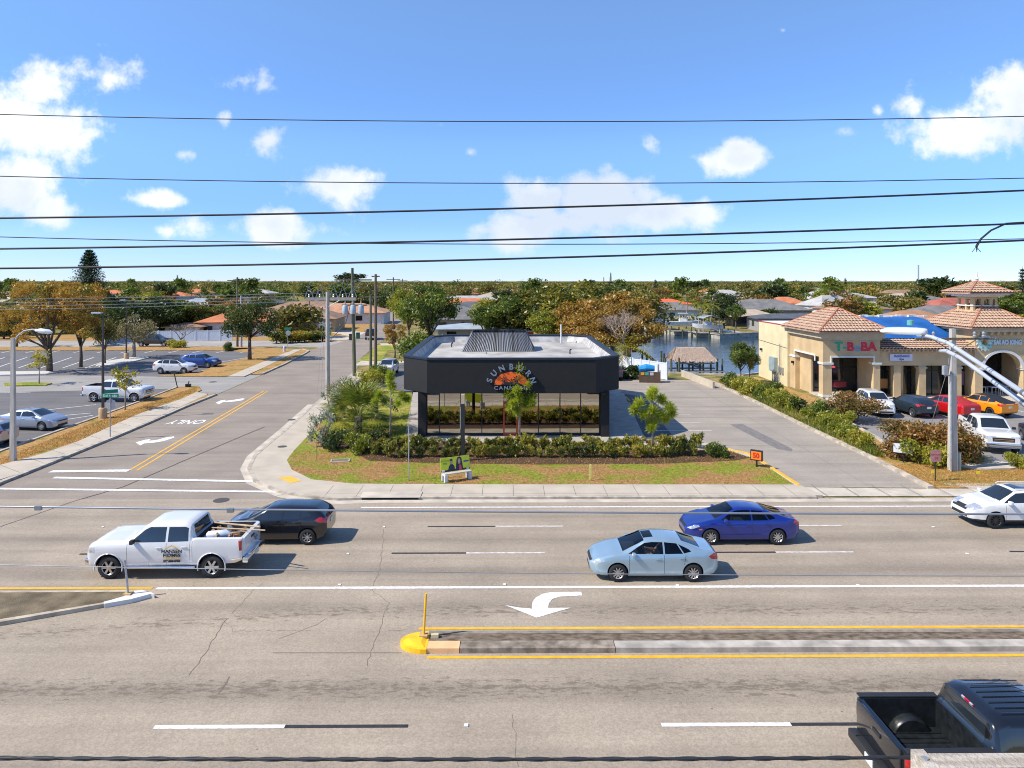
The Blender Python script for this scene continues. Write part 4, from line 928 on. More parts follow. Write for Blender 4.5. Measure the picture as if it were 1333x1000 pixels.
def shop():
    t = thing('shop_building', 'low black shop with a deep charcoal fascia, mirrored glass front and white roof', 'building', (0, 47.6, 0))
    o = lambda pts: [(x, y-47.6) for x, y in pts]
    X0, X1, Y0, Y1, c = -7.15, 7.75, 46.4, 66.9, 1.8
    octo = [(X0+c,Y0),(X1-c,Y0),(X1,Y0+c),(X1,Y1-c),(X1-c,Y1),(X0+c,Y1),(X0,Y1-c),(X0,Y0+c)]
    w = MB(); w.bx(-6.0, 6.9, 1.2, 18, .16, 3.2); w.build('wall', BLACKW, t)
    def inset(p, d): 
        out = []; n = len(p)
        for i in range(n):
            a, b_, c_ = Vector(p[i-1]), Vector(p[i]), Vector(p[(i+1)%n]); d1 = (b_-a).normalized(); d2 = (c_-b_).normalized()
            n1 = Vector((-d1.y, d1.x)); n2 = Vector((-d2.y, d2.x)); k = (n1+n2).normalized(); out.append(tuple(b_+k*d/max(.3, k.dot(n1))))
        return out
    inn = inset(octo, .32); inn2 = inset(octo, .42)
    def ringmb(a, b_, z0, z1):
        m = MB(); n = len(a); a = o(a); b_ = o(b_)
        m.add([(*p, z0) for p in a]+[(*p, z1) for p in a]+[(*p, z1) for p in b_]+[(*p, z0) for p in b_],
              [(i, (i+1)%n, (i+1)%n+n, i+n) for i in range(n)]+[(i+n, (i+1)%n+n, (i+1)%n+2*n, i+2*n) for i in range(n)]+[(i+2*n, (i+1)%n+2*n, (i+1)%n+3*n, i+3*n) for i in range(n)]+[(i+3*n, (i+1)%n+3*n, (i+1)%n, i) for i in range(n)])
        return m
    ringmb(octo, inn, 3.24, 5.44).build('fascia', BLACKW, t)
    out = inset(octo, -.05); ringmb(out, inset(octo, .38), 5.44, 5.56).build('parapet_cap', mat('cap_dark', (.01,.016,.028), .5, var=.2), t)
    s = MB(); s.prism(o(inset(octo, .03)), 3.2, 3.26, True); s.build('soffit', BLK, t)
    ROOFW = mat('roof_membrane', (.5,.475,.43), .8, c2=(.27,.25,.225), scale=.5, bump=.15, detail=9, stretch=(1,.6,1))
    s = MB(); s.prism(o(inset(octo, .33)), 4.6, 4.85); s.build('flat_roof', ROOFW, t)
    ringmb(inset(octo, .325), inset(octo, .6), 4.852, 5.40).build('parapet_lining', ROOFW, t) if False else None
    r2 = inset(octo, .322); r3 = inset(octo, .62); m = MB(); n = 8; a = o(r2); b_ = o(r3)
    m.add([(*p, 5.42) for p in a]+[(*p, 4.855) for p in b_], [(i, (i+1)%n, (i+1)%n+n, i+n) for i in range(n)]); m.build('roof_flashing', mat('flashing', (.5,.49,.47), .7, c2=(.25,.24,.23), scale=1.5), t)
    # corrugated screen round the roof plant
    CORR = mat('corrugated', (.1,.11,.13), .5, metal=.25, var=.75, scale=1, stretch=(9,.1,.1))
    cs = MB(); zb, zt = 4.86, 6.36
    base = [(-3.75,9.9),(2.35,9.9),(2.35,14.6),(-3.75,14.6)]; topp = [(-2.95,10.7),(1.6,10.7),(1.6,13.9),(-2.95,13.9)]
    for i in range(4):
        a, b2, ta, tb = Vector((*base[i],zb)), Vector((*base[(i+1)%4],zb)), Vector((*topp[i],zt)), Vector((*topp[(i+1)%4],zt))
        n = int((b2-a).length/.15); nr = (b2-a).cross(ta-a).normalized(); vs = []
        for k in range(n*2+1):
            f = k/(n*2); d = nr*(.045 if k % 2 else 0); vs += [a.lerp(b2, f)+d, ta.lerp(tb, f)+d]
        cs.add(vs, [(2*k, 2*k+2, 2*k+3, 2*k+1) for k in range(n*2)])
    cs.build('plant_screen', CORR, t)
    q = MB(); q.box((-.8,12.3,5.5), (1.6,1.3,1.3)); q.build('air_conditioner', GALV, t, bevel=.03)
    for (u, v) in ((588,452),(633,461),(742,461),(575,441),(768,441),(630,455)):
        p = G(u, v, 4.85); k = MB(); k.tube([(p.x, p.y-47.6, 4.85), (p.x, p.y-47.6, 5.2)], .05, 8); k.tube([(p.x, p.y-47.6, 5.2), (p.x+.12, p.y-47.6, 5.22)], .06, 8); k.build('vent_pipe', GALV if u % 2 else BLK, t)
    pp = G(699,457,4.85); k = MB(); k.tube([(5.05,17.5,4.86),(5.05,17.5,6.6)], .06, 8); k.build('vent_pipe', mat('pvc', (.75,.75,.74), .5), t)
    # glazed front
    xs_ = [-6.0]+[S(500+z/3.847, 540, 47.7).x for z in (202,278,385,490,600,665,772,880,983,1083)]+[6.9]
    px0, px1 = -5.55, 6.35
    for i in range(len(xs_)-1):
        a, b2 = max(xs_[i], px0), min(xs_[i+1], px1)
        if b2-a < .1: continue
        g = MB(); g.bx(a+.02, b2-.02, 1.13-1.2, 1.17-1.2, .32, 3.18); g.build('glass_pane', MIRR, t)
    fr = MB()
    for i, x in enumerate(xs_[1:-1]):
        if abs(x-xs_[5]) < .01 or abs(x-xs_[6]) < .01: continue
        fr.bx(x-.03, x+.03, -.14, -.0, .3, 3.2)
    fr.bx(px0, px1, -.15, -.0, .16, .31); fr.bx(px0, px1, -.15, 0, 3.1, 3.2); fr.bx(px0, xs_[5]-.06, -.1, 0, .85, .88); fr.bx(xs_[6]+.06, px1, -.1, 0, .85, .88)
    fr.build('window_frame', BLK, t)
    dr = MB(); a, b2 = xs_[5], xs_[6]; dr.bx(a-.05, a+.05, -.18, 0, .16, 2.45); dr.bx(b2-.05, b2+.05, -.18, 0, .16, 2.45); dr.bx(a+.05, b2-.05, -.18, 0, 2.3, 2.45); dr.bx(a+.05, b2-.05, -.18, 0, .16, .32); d = dr.build('door_frame', mat('door_red', (.55,.05,.02), .4), t)
    h = MB(); h.tube([(a+.2,-.24,1.0),(a+.2,-.24,1.5)], .02); h.build('door_handle', CHROME, d)
    for x0, x1 in ((-6.02,-5.5),(6.35,6.92)):
        k = MB(); k.bx(x0, x1, -.62, .0, .16, 3.21); k.build('column', BLACKW, t)
    for x in (-5.2, 6.5): k = MB(); k.box((x,-.8,3.12), (.16,.28,.12)); k.build('floodlight', BLK, t)
    # emblem: orange sun with palm outline and lettering in an arc
    yf = -1.2; cx, cz = S(665.5,501,46.4).x, S(665,501,46.4).z
    m = MB(); n = 24; pts = [(cx+1.12*math.cos(math.pi*k/n), cz+.86*math.sin(math.pi*k/n)) for k in range(n+1)]
    m.add([(x, yf-.10, z) for x, z in pts]+[(x, yf, z) for x, z in pts], [tuple(range(n+1))]+[(i, i+n+1, (i+1)%(n+1)+n+1, (i+1)%(n+1)) for i in range(n+1)])
    e = m.build('emblem_sun', ORANGE, t)
    pm_ = MB(); 
    def leaf(x, z, ang, L_, w_):
        d = Vector((math.cos(ang), math.sin(ang))); nn = Vector((-d.y, d.x)); p = Vector((x, z)); q = [p+nn*w_*.3, p+d*L_*.5+nn*w_, p+d*L_+Vector((0,-.12*L_)), p+d*L_*.5-nn*w_*.4]
        pm_.add([(v.x, yf-.115, v.y) for v in q], [(0,1,2,3)])
    for (x, z) in ((cx-.45,cz+.34),(cx+.38,cz+.42),(cx+.05,cz+.2)):
        for k in range(8): leaf(x, z, math.pi*2*k/8+.2, .34, .05)
        pm_.add([(x-.03,yf-.115,cz),(x+.03,yf-.115,cz),(x+.02,yf-.115,z),(x-.02,yf-.115,z)], [(0,1,2,3)])
    pm_.add([(cx-.75,yf-.114,cz),(cx+.8,yf-.114,cz),(cx+.5,yf-.114,cz+.14),(cx-.3,yf-.114,cz+.2)], [(0,1,2,3)])
    pm_.build('emblem_palms', BLK, t)
    for i, ch in enumerate('SUNBURN'):
        th = math.pi*(1-(i+.62)/(7+.24)); rx, rz_ = 1.48, 1.22
        text(ch, .52, SIGNG, t, (cx+rx*math.cos(th), yf-.12, cz-.02+rz_*math.sin(th)), (math.pi/2, -(th-math.pi/2)*1.0, 0), .06, 'letter', .012)
    text('CANNABIS', .32, SIGNG, t, (cx, yf-.1, cz-.2), (math.pi/2, 0, 0), .05, 'letter', .006, 1.25, space=1.25)
    return t
shop()

STUC = mat('stucco_tan', (.56,.41,.225), .9, var=.16, scale=.8, detail=9, bump=.5, bscale=50)
STUCL = mat('stucco_cream', (.66,.56,.34), .9, var=.1, scale=1, bump=.4, bscale=50)
TRIMW = mat('trim_white', (.68,.66,.6), .8, var=.1)
CORN = mat('cornice', (.5,.41,.27), .85, var=.1)
DARKG = mat('shop_glass', (.01,.013,.014), .06, var=.3, scale=1.5, spec=.8)
def tilemat(name, c1, c2):
    m = bpy.data.materials.new(name); m.use_nodes = True; nt = m.node_tree; N = nt.nodes; L = nt.links; p = N['Principled BSDF']; p.inputs['Roughness'].default_value = .8
    tc = N.new('ShaderNodeTexCoord'); nz = N.new('ShaderNodeTexNoise'); nz.inputs['Scale'].default_value = 3.5; nz.inputs['Detail'].default_value = 3; nz.inputs['Roughness'].default_value = .8; L.new(tc.outputs['Object'], nz.inputs[0])
    rp = N.new('ShaderNodeValToRGB'); rp.color_ramp.elements[0].position = .38; rp.color_ramp.elements[1].position = .62; rp.color_ramp.elements[0].color = (*c1,1); rp.color_ramp.elements[1].color = (*c2,1)
    L.new(nz.outputs[0], rp.inputs[0]); L.new(rp.outputs[0], p.inputs['Base Color']); return m
TILE = tilemat('clay_tile', (.34,.19,.125), (.5,.36,.25))
RIDGE = mat('ridge_tile', (.45,.17,.09), .8, var=.2)
def tiled_slope(mb, A, B, C, D_, pitch=.3, amp=.075, course=.4):
    """barrel tiles on the slope with eave A-B and top D-C: half round rows that step down course by course"""
    A, B, C, D_ = map(Vector, (A, B, C, D_)); e = (B-A); Lh = e.length; ed = e.normalized()
    up = ((D_+C)/2-(A+B)/2); up = up-ed*up.dot(ed); H = up.length; ud = up.normalized(); nn = ed.cross(ud).normalized()
    if nn.z < 0: nn = -nn
    da, dc = (D_-A).dot(ed), (C-A).dot(ed); nc = max(2, int(H/course)); nr = max(2, int(Lh/pitch)); K = 4
    def lo(h): return da*h/H
    def hi(h): return Lh+(dc-Lh)*h/H
    for c in range(nc):
        h0, h1 = H*c/nc, H*(c+1)/nc
        if hi(h0)-lo(h0) < .1: break
        n = nr*K; v0 = []
        for k in range(n+1):
            x = Lh*k/n; bump = amp*abs(math.sin(math.pi*x/(Lh/nr)))
            x0 = min(max(x, lo(h0)), hi(h0)); x1 = min(max(x, lo(h1)), hi(h1))
            v0.append(A+ed*x0+ud*h0+nn*(bump+.06)); v0.append(A+ed*x1+ud*h1+nn*(bump*.85+.005))
        fs = [(2*k, 2*k+2, 2*k+3, 2*k+1) for k in range(n) if (v0[2*k]-v0[2*k+2]).length > 1e-4 or (v0[2*k+1]-v0[2*k+3]).length > 1e-4]
        mb.add(v0, fs)
def hip_roof(t, x0, x1, y0, y1, z, zr, over=0, tile=True, m=None, ridge=True, flat=None):
    """hip roof with eaves x0..x1, y0..y1 at z and ridge height zr"""
    w, d = x1-x0, y1-y0; k = min(w, d)/2
    if w >= d: r0, r1 = Vector((x0+k, (y0+y1)/2, zr)), Vector((x1-k, (y0+y1)/2, zr))
    else: r0, r1 = Vector(((x0+x1)/2, y0+k, zr)), Vector(((x0+x1)/2, y1-k, zr))
    a, b, c, e = Vector((x0,y0,z)), Vector((x1,y0,z)), Vector((x1,y1,z)), Vector((x0,y1,z))
    R_ = MB()
    quads = [(a,b,r1,r0),(b,c,r1,r1),(c,e,r0,r1),(e,a,r0,r0)] if w >= d else [(a,b,r0,r0),(b,c,r1,r0),(c,e,r1,r1),(e,a,r0,r1)]
    for q in quads:
        if tile: tiled_slope(R_, *q)
        R_.add([q[0]-Vector((0,0,.02)),q[1]-Vector((0,0,.02)),q[2]-Vector((0,0,.02)),q[3]-Vector((0,0,.02))] , [(0,1,2,3)] if (q[2]-q[3]).length > 1e-4 else [(0,1,2)])
    R_.bx(x0+.02, x1-.02, y0+.02, y1-.02, z-.14, z-.03)
    ro = R_.build('roof', m or TILE, t, fix=False)
    if ridge:
        g = MB()
        for p, q in ((a,r0),(e,r0) if w >= d else (e,r1),(b,r1) if w >= d else (b,r0),(c,r1)): g.tube([p+Vector((0,0,.06)), q+Vector((0,0,.08))], .085, 6)
        if (r1-r0).length > .1: g.tube([r0+Vector((0,0,.08)), r1+Vector((0,0,.08))], .085, 6)
        g.build('ridge_tiles', RIDGE, ro)
    return ro
def frame_rect(mb, x0, x1, z0, z1, y, w=.16, d=.1, ax='y'):
    for (a, b, c, e) in ((x0-w,x0,z0,z1),(x1,x1+w,z0,z1),(x0-w,x1+w,z1,z1+w)):
        if ax == 'y': mb.bx(a, b, y-d, y, c, e)
        else: mb.bx(y-d, y, a, b, c, e)
PDX = .8
def plaza():
    t = thing('shopping_plaza', 'tan stucco shopping plaza with clay tiled corner towers and red and green lettering', 'building', (27.8+PDX, 62.76, 0))
    ox, oy = 27.8, 62.76
    L_ = lambda x, y, z: (x-ox, y-oy, z)
    def bx(m, x0, x1, y0, y1, z0, z1): m.bx(x0-ox, x1-ox, y0-oy, y1-oy, z0, z1)
    # flat roofed rear block, its sunlit side facing left
    w = MB(); bx(w, 27.5, 62, 70.0, 78, 0, 6.15); bx(w, 33, 62, 66.2, 70.0, 0, 5.2); w.build('wall', STUCL, t)
    w = MB(); bx(w, 27.45, 62.05, 69.95, 78.05, 6.15, 6.2); w.build('roof_edge', mat('red_flashing', (.5,.05,.04), .5), t)
    w = MB(); bx(w, 27.75, 61.7, 70.25, 77.75, 6.201, 6.22); w.build('flat_roof', TRIMW, t)
    # corner tower, hollow arcade on piers
    w = MB(); zt = 5.7; zo = 3.75
    bx(w, 27.8, 33.0, 62.76, 63.2, zo, zt); bx(w, 27.8, 28.25, 63.2, 70.0, zo, zt); bx(w, 32.6, 33.0, 63.2, 66.2, 0, zt)
    bx(w, 27.8, 28.6, 62.76, 63.6, 0, zo); bx(w, 32.4, 33.0, 62.76, 63.2, 0, zo); bx(w, 27.8, 28.25, 68.8, 70.0, 0, zo); bx(w, 28.25, 33, 66.2, 70.0, 0, zt)
    bx(w, 28.25, 32.6, 63.2, 66.2, zo+.02, zo+.1)
    w.build('tower_wall', STUC, t)
    w = MB()
    for (p0, p1) in (((5.32,.12),(5.5,.22)),((5.5,.3),(5.95,.34)),((5.95,.5),(6.1,.56))):
        bx(w, 27.8-p0[1], 33+p0[1], 62.76-p0[1], 70+p0[1]*.2, p0[0], p1[0])
    w.build('cornice', CORN, t)
    w = MB(); frame_rect(w, 28.6-ox, 32.35-ox, 3.3, zo, 0, .14, .09); frame_rect(w, 64.4-oy, 68.8-oy, 3.3, zo, 0, .14, .09, 'x')
    for (x0, x1, y0, y1) in ((27.72,28.72,62.66,63.68),(32.25,33.1,62.66,63.3),(27.72,28.3,68.7,70.08)): bx(w, x0, x1, y0, y1, 3.12, 3.3)
    for (x0, x1, y0, y1) in ((27.74,28.66,62.7,63.66),(32.34,33.06,62.7,63.3)): bx(w, x0, x1, y0, y1, .16, .36)
    w.build('trim', TRIMW, t)
    hip_roof(t, 27.1-ox, 33.75-ox, 62.0-oy, 70.6-oy, 6.15, 8.05)
    # storefront behind the tower arch
    def front(x0, x1, y, z0, z1, cuts, nm='storefront'):
        g = MB(); bx(g, x0, x1, y-.04, y, z0, z1); g = g.build('shop_window', DARKG, t)
        f = MB()
        for x in cuts: bx(f, x-.035, x+.035, y-.1, y-.042, z0, z1)
        bx(f, x0, x1, y-.1, y-.042, z0, z0+.1); bx(f, x0, x1, y-.1, y-.042, z1-.08, z1); bx(f, x0, x1, y-.1, y-.042, 2.35, 2.42); f.build('window_frame', BLK, g); return g
    front(28.4, 32.55, 66.15, .14, 3.4, [28.45,29.55,29.7,31.1,32.5])
    g = MB(); g.box(L_(30.1,66.02,2.5), (.95,.03,.42)); g.build('neon_sign', mat('neon_panel', (.03,.03,.1), .4), t)
    text('OPEN', .26, mat('neon_red', (.9,.12,.1), .4, emis=1.2), t, L_(30.1,65.99,2.5), (math.pi/2,0,0), .01)
    b = MB(); b.box(L_(30.9,66.0,.85), (1.2,.03,.5)); b.build('window_poster', mat('poster_red', (.3,.02,.03), .5), t)
    # middle range: piers, frieze, tiled skirt roof and blue tarpaulin
    w = MB(); bx(w, 33, 41.6, 62.95, 63.35, 3.0, 4.45); bx(w, 33, 41.6, 63.35, 66.2, 3.02, 3.1)
    for x in (34.35, 36.65, 39.9): bx(w, x, x+.62, 62.93, 63.5, 0, 3.0)
    for x in (33.0, 35.0): bx(w, x, x+.5 if x > 34 else x+.02, 65.0, 65.6, 0, 3.0)
    w.build('arcade_wall', STUC, t)
    w = MB()
    for x in (36.65, 39.9): bx(w, x-.08, x+.7, 62.85, 63.6, 2.72, 2.86)
    bx(w, 33, 41.6, 62.9, 62.95, 4.28, 4.45); w.build('trim', CORN, t)
    for i in range(22):
        x = 33.25+i*.39; b = MB(); bx(b, x, x+.12, 62.5, 62.95, 4.3, 4.5); b.build('bracket', CORN, t)
    w = MB(); tiled_slope(w, L_(33.0,62.35,4.55), L_(41.6,62.35,4.55), L_(41.6,64.4,5.25), L_(33.0,64.4,5.25)); bx(w, 33, 41.6, 62.45, 64.4, 4.46, 4.56); w.build('roof', TILE, t, fix=False)
    w = MB(); bx(w, 33, 41.6, 64.4, 66.5, 4.9, 5.25); w.build('roof_deck', BLK, t)
    TARP = mat('blue_tarpaulin', (.015,.11,.36), .45, var=.25, scale=.8, bump=1, bscale=1.3)
    w = MB(); rr = random.Random(3); nx, ny = 26, 8; vs = []
    for j in range(ny+1):
        for i in range(nx+1):
            x = 33.9+9.2*i/nx; h = j/ny; y = 65.2+5.5*h
            z = 5.3+1.75*math.sin(h*math.pi*.5)+rr.uniform(-.04,.04)
            edge = max(0, (x-40.6)/2.5); z -= edge**1.6*1.3*h; z = max(z, 5.27)
            vs.append(L_(x, y, z))
    w.add(vs, [(j*(nx+1)+i, j*(nx+1)+i+1, (j+1)*(nx+1)+i+1, (j+1)*(nx+1)+i) for j in range(ny) for i in range(nx)]); w.build('tarpaulin', TARP, t, smooth=60)
    w = MB(); rr = random.Random(5)
    for i in range(16): w.box(L_(34.2+i*.5, 70.6+rr.uniform(-.2,.2), 7.1), (.5,.3,rr.uniform(.12,.3)), rz=rr.uniform(-.3,.3))
    w.build('sandbags', TRIMW, t)
    b = MB(); b.tube([L_(38.2,65.6,5.4), L_(38.2,65.6,5.85)], .2, 10); b.build('roof_vent', mat('green_vent', (.2,.42,.36), .5), t)
    for (x0, x1, cs) in ((33.02,34.35,[34.0]),(34.97,36.65,[35.3,35.35,36.4]),(37.27,39.9,[37.4,38.55,39.8]),(40.5,41.6,[41.4])):
        front(x0, x1, 64.2, .14, 3.0, cs)
    b = MB(); bx(b, 35.0, 35.75, 63.9, 64.15, 0, 3.0); b.build('arcade_wall', STUC, t)
    b = MB(); b.box(L_(34.05,64.1,1.2), (.7,.03,.9)); b.build('window_poster', mat('poster_orange', (.5,.22,.06), .5), t)
    b = MB(); b.box(L_(41.2,64.08,1.7), (.6,.03,1.3)); b.build('window_poster', mat('poster_mixed', (.3,.12,.08), .5, c2=(.06,.1,.3), scale=6), t)
    # lettering
    RED = mat('sign_red', (.6,.02,.03), .4); GRN = mat('sign_green', (.02,.32,.14), .4); 
    RET = mat('letter_edge', (.6,.66,.68), .5)
    xx = 29.3
    for ch, m_, dx, s in (('T',GRN,-.1,1.1),('-',GRN,.42,.8),('B',RED,.95,1.05),('o',SIGNG,1.6,.9),('B',RED,2.2,1.05),('A',RED,2.92,1.1)):
        z = 4.72-(.1 if ch == 'o' else 0)
        text(ch, 1.05*s, RET, t, L_(xx+dx,62.735,z), (math.pi/2,0,0), .02, 'letter_edge', .085); text(ch, 1.05*s, m_, t, L_(xx+dx,62.68,z), (math.pi/2,0,0), .02, 'letter', .055)
    b = MB(); b.box(L_(34.95,62.84,3.75), (2.05,.06,.62)); sg = b.build('shop_sign', mat('sign_white', (.62,.63,.72), .5, var=.05), t)
    NAVY = mat('sign_navy', (.05,.05,.2), .5)
    text('Aesthetics', .34, NAVY, sg, L_(34.98,62.80,3.88), (math.pi/2,0,0), .004, 'lettering', .006); text('Spa', .3, NAVY, sg, L_(34.98,62.80,3.6), (math.pi/2,0,0), .004, 'lettering', .006)
    # right tower with the big arch
    w = MB(); xa, xb, ya = 41.6, 46.9, 62.7; cx = 44.1; ra = 1.75; zs = 2.75
    bx(w, xa, xa+.7, ya, ya+.7, 0, zs); bx(w, xb-.9, xb, ya, ya+.7, 0, zs); bx(w, xa, xa+.45, ya+.7, 66.2, 0, 6.1); bx(w, xb-.45, xb, ya+.7, 66.2, 0, 6.1); bx(w, xa, xb, 66.2, 70, 0, 6.1)
    n = 20; pts = [(cx+ra*math.cos(math.pi*k/n), zs+ra*.85*math.sin(math.pi*k/n)) for k in range(n+1)]
    for k in range(n):
        (x1, z1), (x0, z0) = pts[k], pts[k+1]
        w.add([L_(x0,ya,z0),L_(x1,ya,z1),L_(x1,ya,6.1),L_(x0,ya,6.1),L_(x0,ya+.7,z0),L_(x1,ya+.7,z1)], [(0,1,2,3),(0,4,5,1)])
    w.add([L_(xa,ya,zs),L_(pts[-1][0],ya,zs),L_(pts[-1][0],ya,6.1),L_(xa,ya,6.1)], [(0,1,2,3)]); w.add([L_(pts[0][0],ya,zs),L_(xb,ya,zs),L_(xb,ya,6.1),L_(pts[0][0],ya,6.1)], [(0,1,2,3)])
    w.add([L_(xa,ya,zs),L_(xa,ya,6.1),L_(xa,ya+.7,6.1),L_(xa,ya+.7,zs)], [(0,1,2,3)])
    w.build('tower_wall', STUC, t, fix=False)
    w = MB()
    for k in range(n):
        a0, a1 = math.pi*k/n, math.pi*(k+1)/n; q = []
        for yy_ in (ya-.09, ya-.002):
            for a_ in (a0, a1):
                for r_ in (ra-.02, ra+.24): q.append(L_(cx+r_*math.cos(a_), yy_, zs+r_*.85*math.sin(a_)))
        w.add(q, [(0,1,3,2),(0,4,6,2),(1,3,7,5),(0,1,5,4),(2,6,7,3)])
    bx(w, xa-.08, xa+.8, ya-.1, ya+.75, zs-.14, zs+.02); bx(w, xb-1.0, xb+.08, ya-.1, ya+.75, zs-.14, zs+.02); bx(w, xa-.05, xa+.75, ya-.06, ya+.75, .16, .32); bx(w, xb-.95, xb+.05, ya-.06, ya+.75, .16, .32)
    w.build('trim', TRIMW, t)
    front(42.0, 46.5, 66.15, .14, 3.9, [42.6,44.0,44.9,46.2])
    for i in range(9):
        x = 41.75+i*.6
        b = MB(); b.lathe([(.001,-.09),(.3,-.09),(.3,.09),(.001,.09)], L_(x, ya-.02, 6.05), 14, 'x'); b.build('bracket', CORN, t)
    w = MB(); bx(w, xa-.3, xb+.3, ya-.45, 70.1, 6.1, 6.4); w.build('cornice', CORN, t)
    hip_roof(t, 40.9-ox, 47.5-ox, 62.1-oy, 69.9-oy, 6.5, 8.6)
    # cupola
    w = MB(); c0, c1, d0, d1 = 42.9, 45.2, 64.9, 67.2
    bx(w, c0, c1, d0, d1, 7.4, 7.95); bx(w, c0, c1, d0, d1, 9.0, 9.35)
    for x in (c0, c0+.75, c0+1.55, c1-.22): bx(w, x, x+.22 if x in (c0, c1-.22) else x+.3, d0, d0+.22, 7.95, 9.0); 
    for y in (d0+.22, d0+.95, d1-.22): bx(w, c0, c0+.22, y, y+.22, 7.95, 9.0); bx(w, c1-.22, c1, y, y+.22, 7.95, 9.0)
    for x in (c0+.25, c0+1.05, c0+1.8): bx(w, x, x+.12, d0+.02, d0+.2, 8.85, 9.0)
    w.build('cupola_wall', STUC, t)
    w = MB(); bx(w, c0-.06, c1+.06, d0-.06, d0-.001, 8.32, 8.42); bx(w, c0-.06, c0-.001, d0, d1, 8.32, 8.42); bx(w, c0-.35, c1+.35, d0-.35, d1+.35, 9.22, 9.36); bx(w, c0-.7, c1+.7, d0-.7, d1+.7, 9.36, 9.5); w.build('trim', TRIMW, t)
    hip_roof(t, c0-.95-ox, c1+.95-ox, d0-.95-oy, d1+.95-oy, 9.62, 10.62)
    w = MB(); w.lathe([(.12,0),(.1,.2),(.2,.3),(.08,.45),(.04,.9),(.001,1.15)], L_(44.05,66.05,10.6), 10); w.build('finial', TRIMW, t)
    LET = mat('letter_pale', (.55,.62,.65), .5)
    text('SALAD KING', .56, LET, t, L_(44.5,ya-.08,5.12), (math.pi/2,0,0), .05, 'letter', .035, .8); text('THE', .22, LET, t, L_(43.25,ya-.08,5.5), (math.pi/2,0,0), .04, 'letter', .01)
    w = MB(); n = 28; pts = []
    for k in range(n): a_ = 2*math.pi*k/n; r_ = .8 if k % 2 else .66; pts.append((42.45+r_*math.cos(a_), 5.1+r_*math.sin(a_)))
    w.add([L_(x, ya-.12, z) for x, z in pts]+[L_(x, ya, z) for x, z in pts], [tuple(range(n))]+[(i, i+n, (i+1)%n+n, (i+1)%n) for i in range(n)]); rnd_sign = w.build('round_sign', mat('sign_teal', (.1,.3,.27), .5, c2=(.6,.66,.64), scale=4), t)
    for (dx, dz, r_, c_) in ((-.1,.12,.14,(.6,.03,.03)),(.14,.1,.13,(.7,.3,.02)),(0,-.08,.18,(.05,.25,.04)),(-.2,-.05,.1,(.03,.15,.05))):
        w = MB(); w.lathe([(.001,-.06),(r_*.7,-.05),(r_,0)], L_(42.45+dx, ya-.12, 5.1+dz), 10, 'y'); w.build('fruit', mat('fruit%g' % c_[0], c_, .5), rnd_sign)
    # continuation out of frame, walkway, services
    w = MB(); bx(w, 46.9, 62, 63, 66.2, 0, 4.6); w.build('wall', STUC, t)
    w = MB(); bx(w, 28.0, 62, 60.9, 66.1, 0, .14); w.build('walkway', CONC2, t)
    for i, (x, y) in enumerate(((43.0,64.6),(44.2,64.4),(45.3,64.7))):
        pass
    SB = mat('service_box', (.28,.36,.38), .5, var=.15)
    w = MB(); w.box(L_(27.3,73.3,1.9), (.35,1.5,1.5)); w.build('electric_box', SB, t, bevel=.03)
    for yy_, z0, z1 in ((72.5,.1,1.2),(73.0,.1,1.2),(73.6,.1,1.2),(71.6,1.0,4.2),(71.9,.2,1.9)):
        w = MB(); w.tube([L_(27.35,yy_,z0), L_(27.35,yy_,z1)], .05, 7); w.build('conduit', GALV, t)
    for yy_ in (71.7, 71.1): w = MB(); w.box(L_(27.38,yy_,1.5), (.2,.35,.6)); w.build('meter_box', GALV, t)
    for yy_, z in ((77.0,3.1),(69.2,2.6)): w = MB(); w.box(L_(27.4 if yy_ > 75 else 27.7,yy_,z), (.22,.3,.22)); w.build('wall_lamp', BLK, t)
    w = MB(); w.tube([L_(27.46,78,4.1), L_(27.46,70,3.9)], .015, 5); w.build('cable', BLK, t)
    return t
plaza()
WPL = mat('white_plastic', (.65,.66,.66), .5)
for i, (x, y) in enumerate(((43.9,64.3),(45.1,64.1),(46.3,64.4))):      # white tables and chairs under the arch
    b = thing('patio_table', ['white patio table just inside the left of the big arch','white patio table in the middle of the big arch','white patio table at the right inside the big arch'][i], 'table', (x, y, .14), group='patio tables under the arch')
    m = MB(); m.box((0,0,.74), (.9,.7,.05)); m.build('tabletop', WPL, b)
    for sx in (-1, 1):
        for sy in (-1, 1): m = MB(); m.tube([(sx*.38,sy*.28,0),(sx*.38,sy*.28,.72)], .03, 6); m.build('leg', WPL, b)

# ------------------------------------------------------------------ poles, wires, lamps
WOOD = mat('pole_wood', (.2,.15,.1), .9, c2=(.1,.075,.05), scale=2, bump=.6, stretch=(6,6,.4))
WOODG = mat('pole_wood_green', (.17,.17,.1), .9, c2=(.09,.09,.05), scale=2, bump=.5, stretch=(6,6,.4))
PCON = mat('pole_concrete', (.46,.42,.36), .85, var=.22, scale=2, bump=.2, stretch=(3,3,.5))
STEEL = mat('lamp_steel', (.42,.45,.5), .55, metal=.15, var=.12)
BRONZE = mat('lamp_bronze', (.04,.03,.025), .5, var=.2)
WIRE = mat('wire_black', (.018,.02,.024), .6); WIREG = mat('wire_grey', (.32,.33,.36), .45, metal=.5)
INSUL = mat('insulator', (.3,.31,.33), .3)
def pole(name, label, u, v, vt, r, m, group=None, sq=False, lean=0):
    b = G(u, v); h = S(u, vt, b.y).z
    t = thing(name, label, 'utility pole' if 'utility' in name else 'lamp post', (b.x, b.y, 0), 0, group)
    p = MB()
    if sq: p.lathe([(r*1.35, -.2), (r*.85, h)], n=4, cap=True); 
    else: p.tube([(0,0,-.2),(lean,0,h)], [r*1.15, r*.8], 10)
    o = p.build('pole', m, t)
    if sq: o.rotation_euler.z = R(45)
    return t, h
GP2 = 'utility poles along the side street'
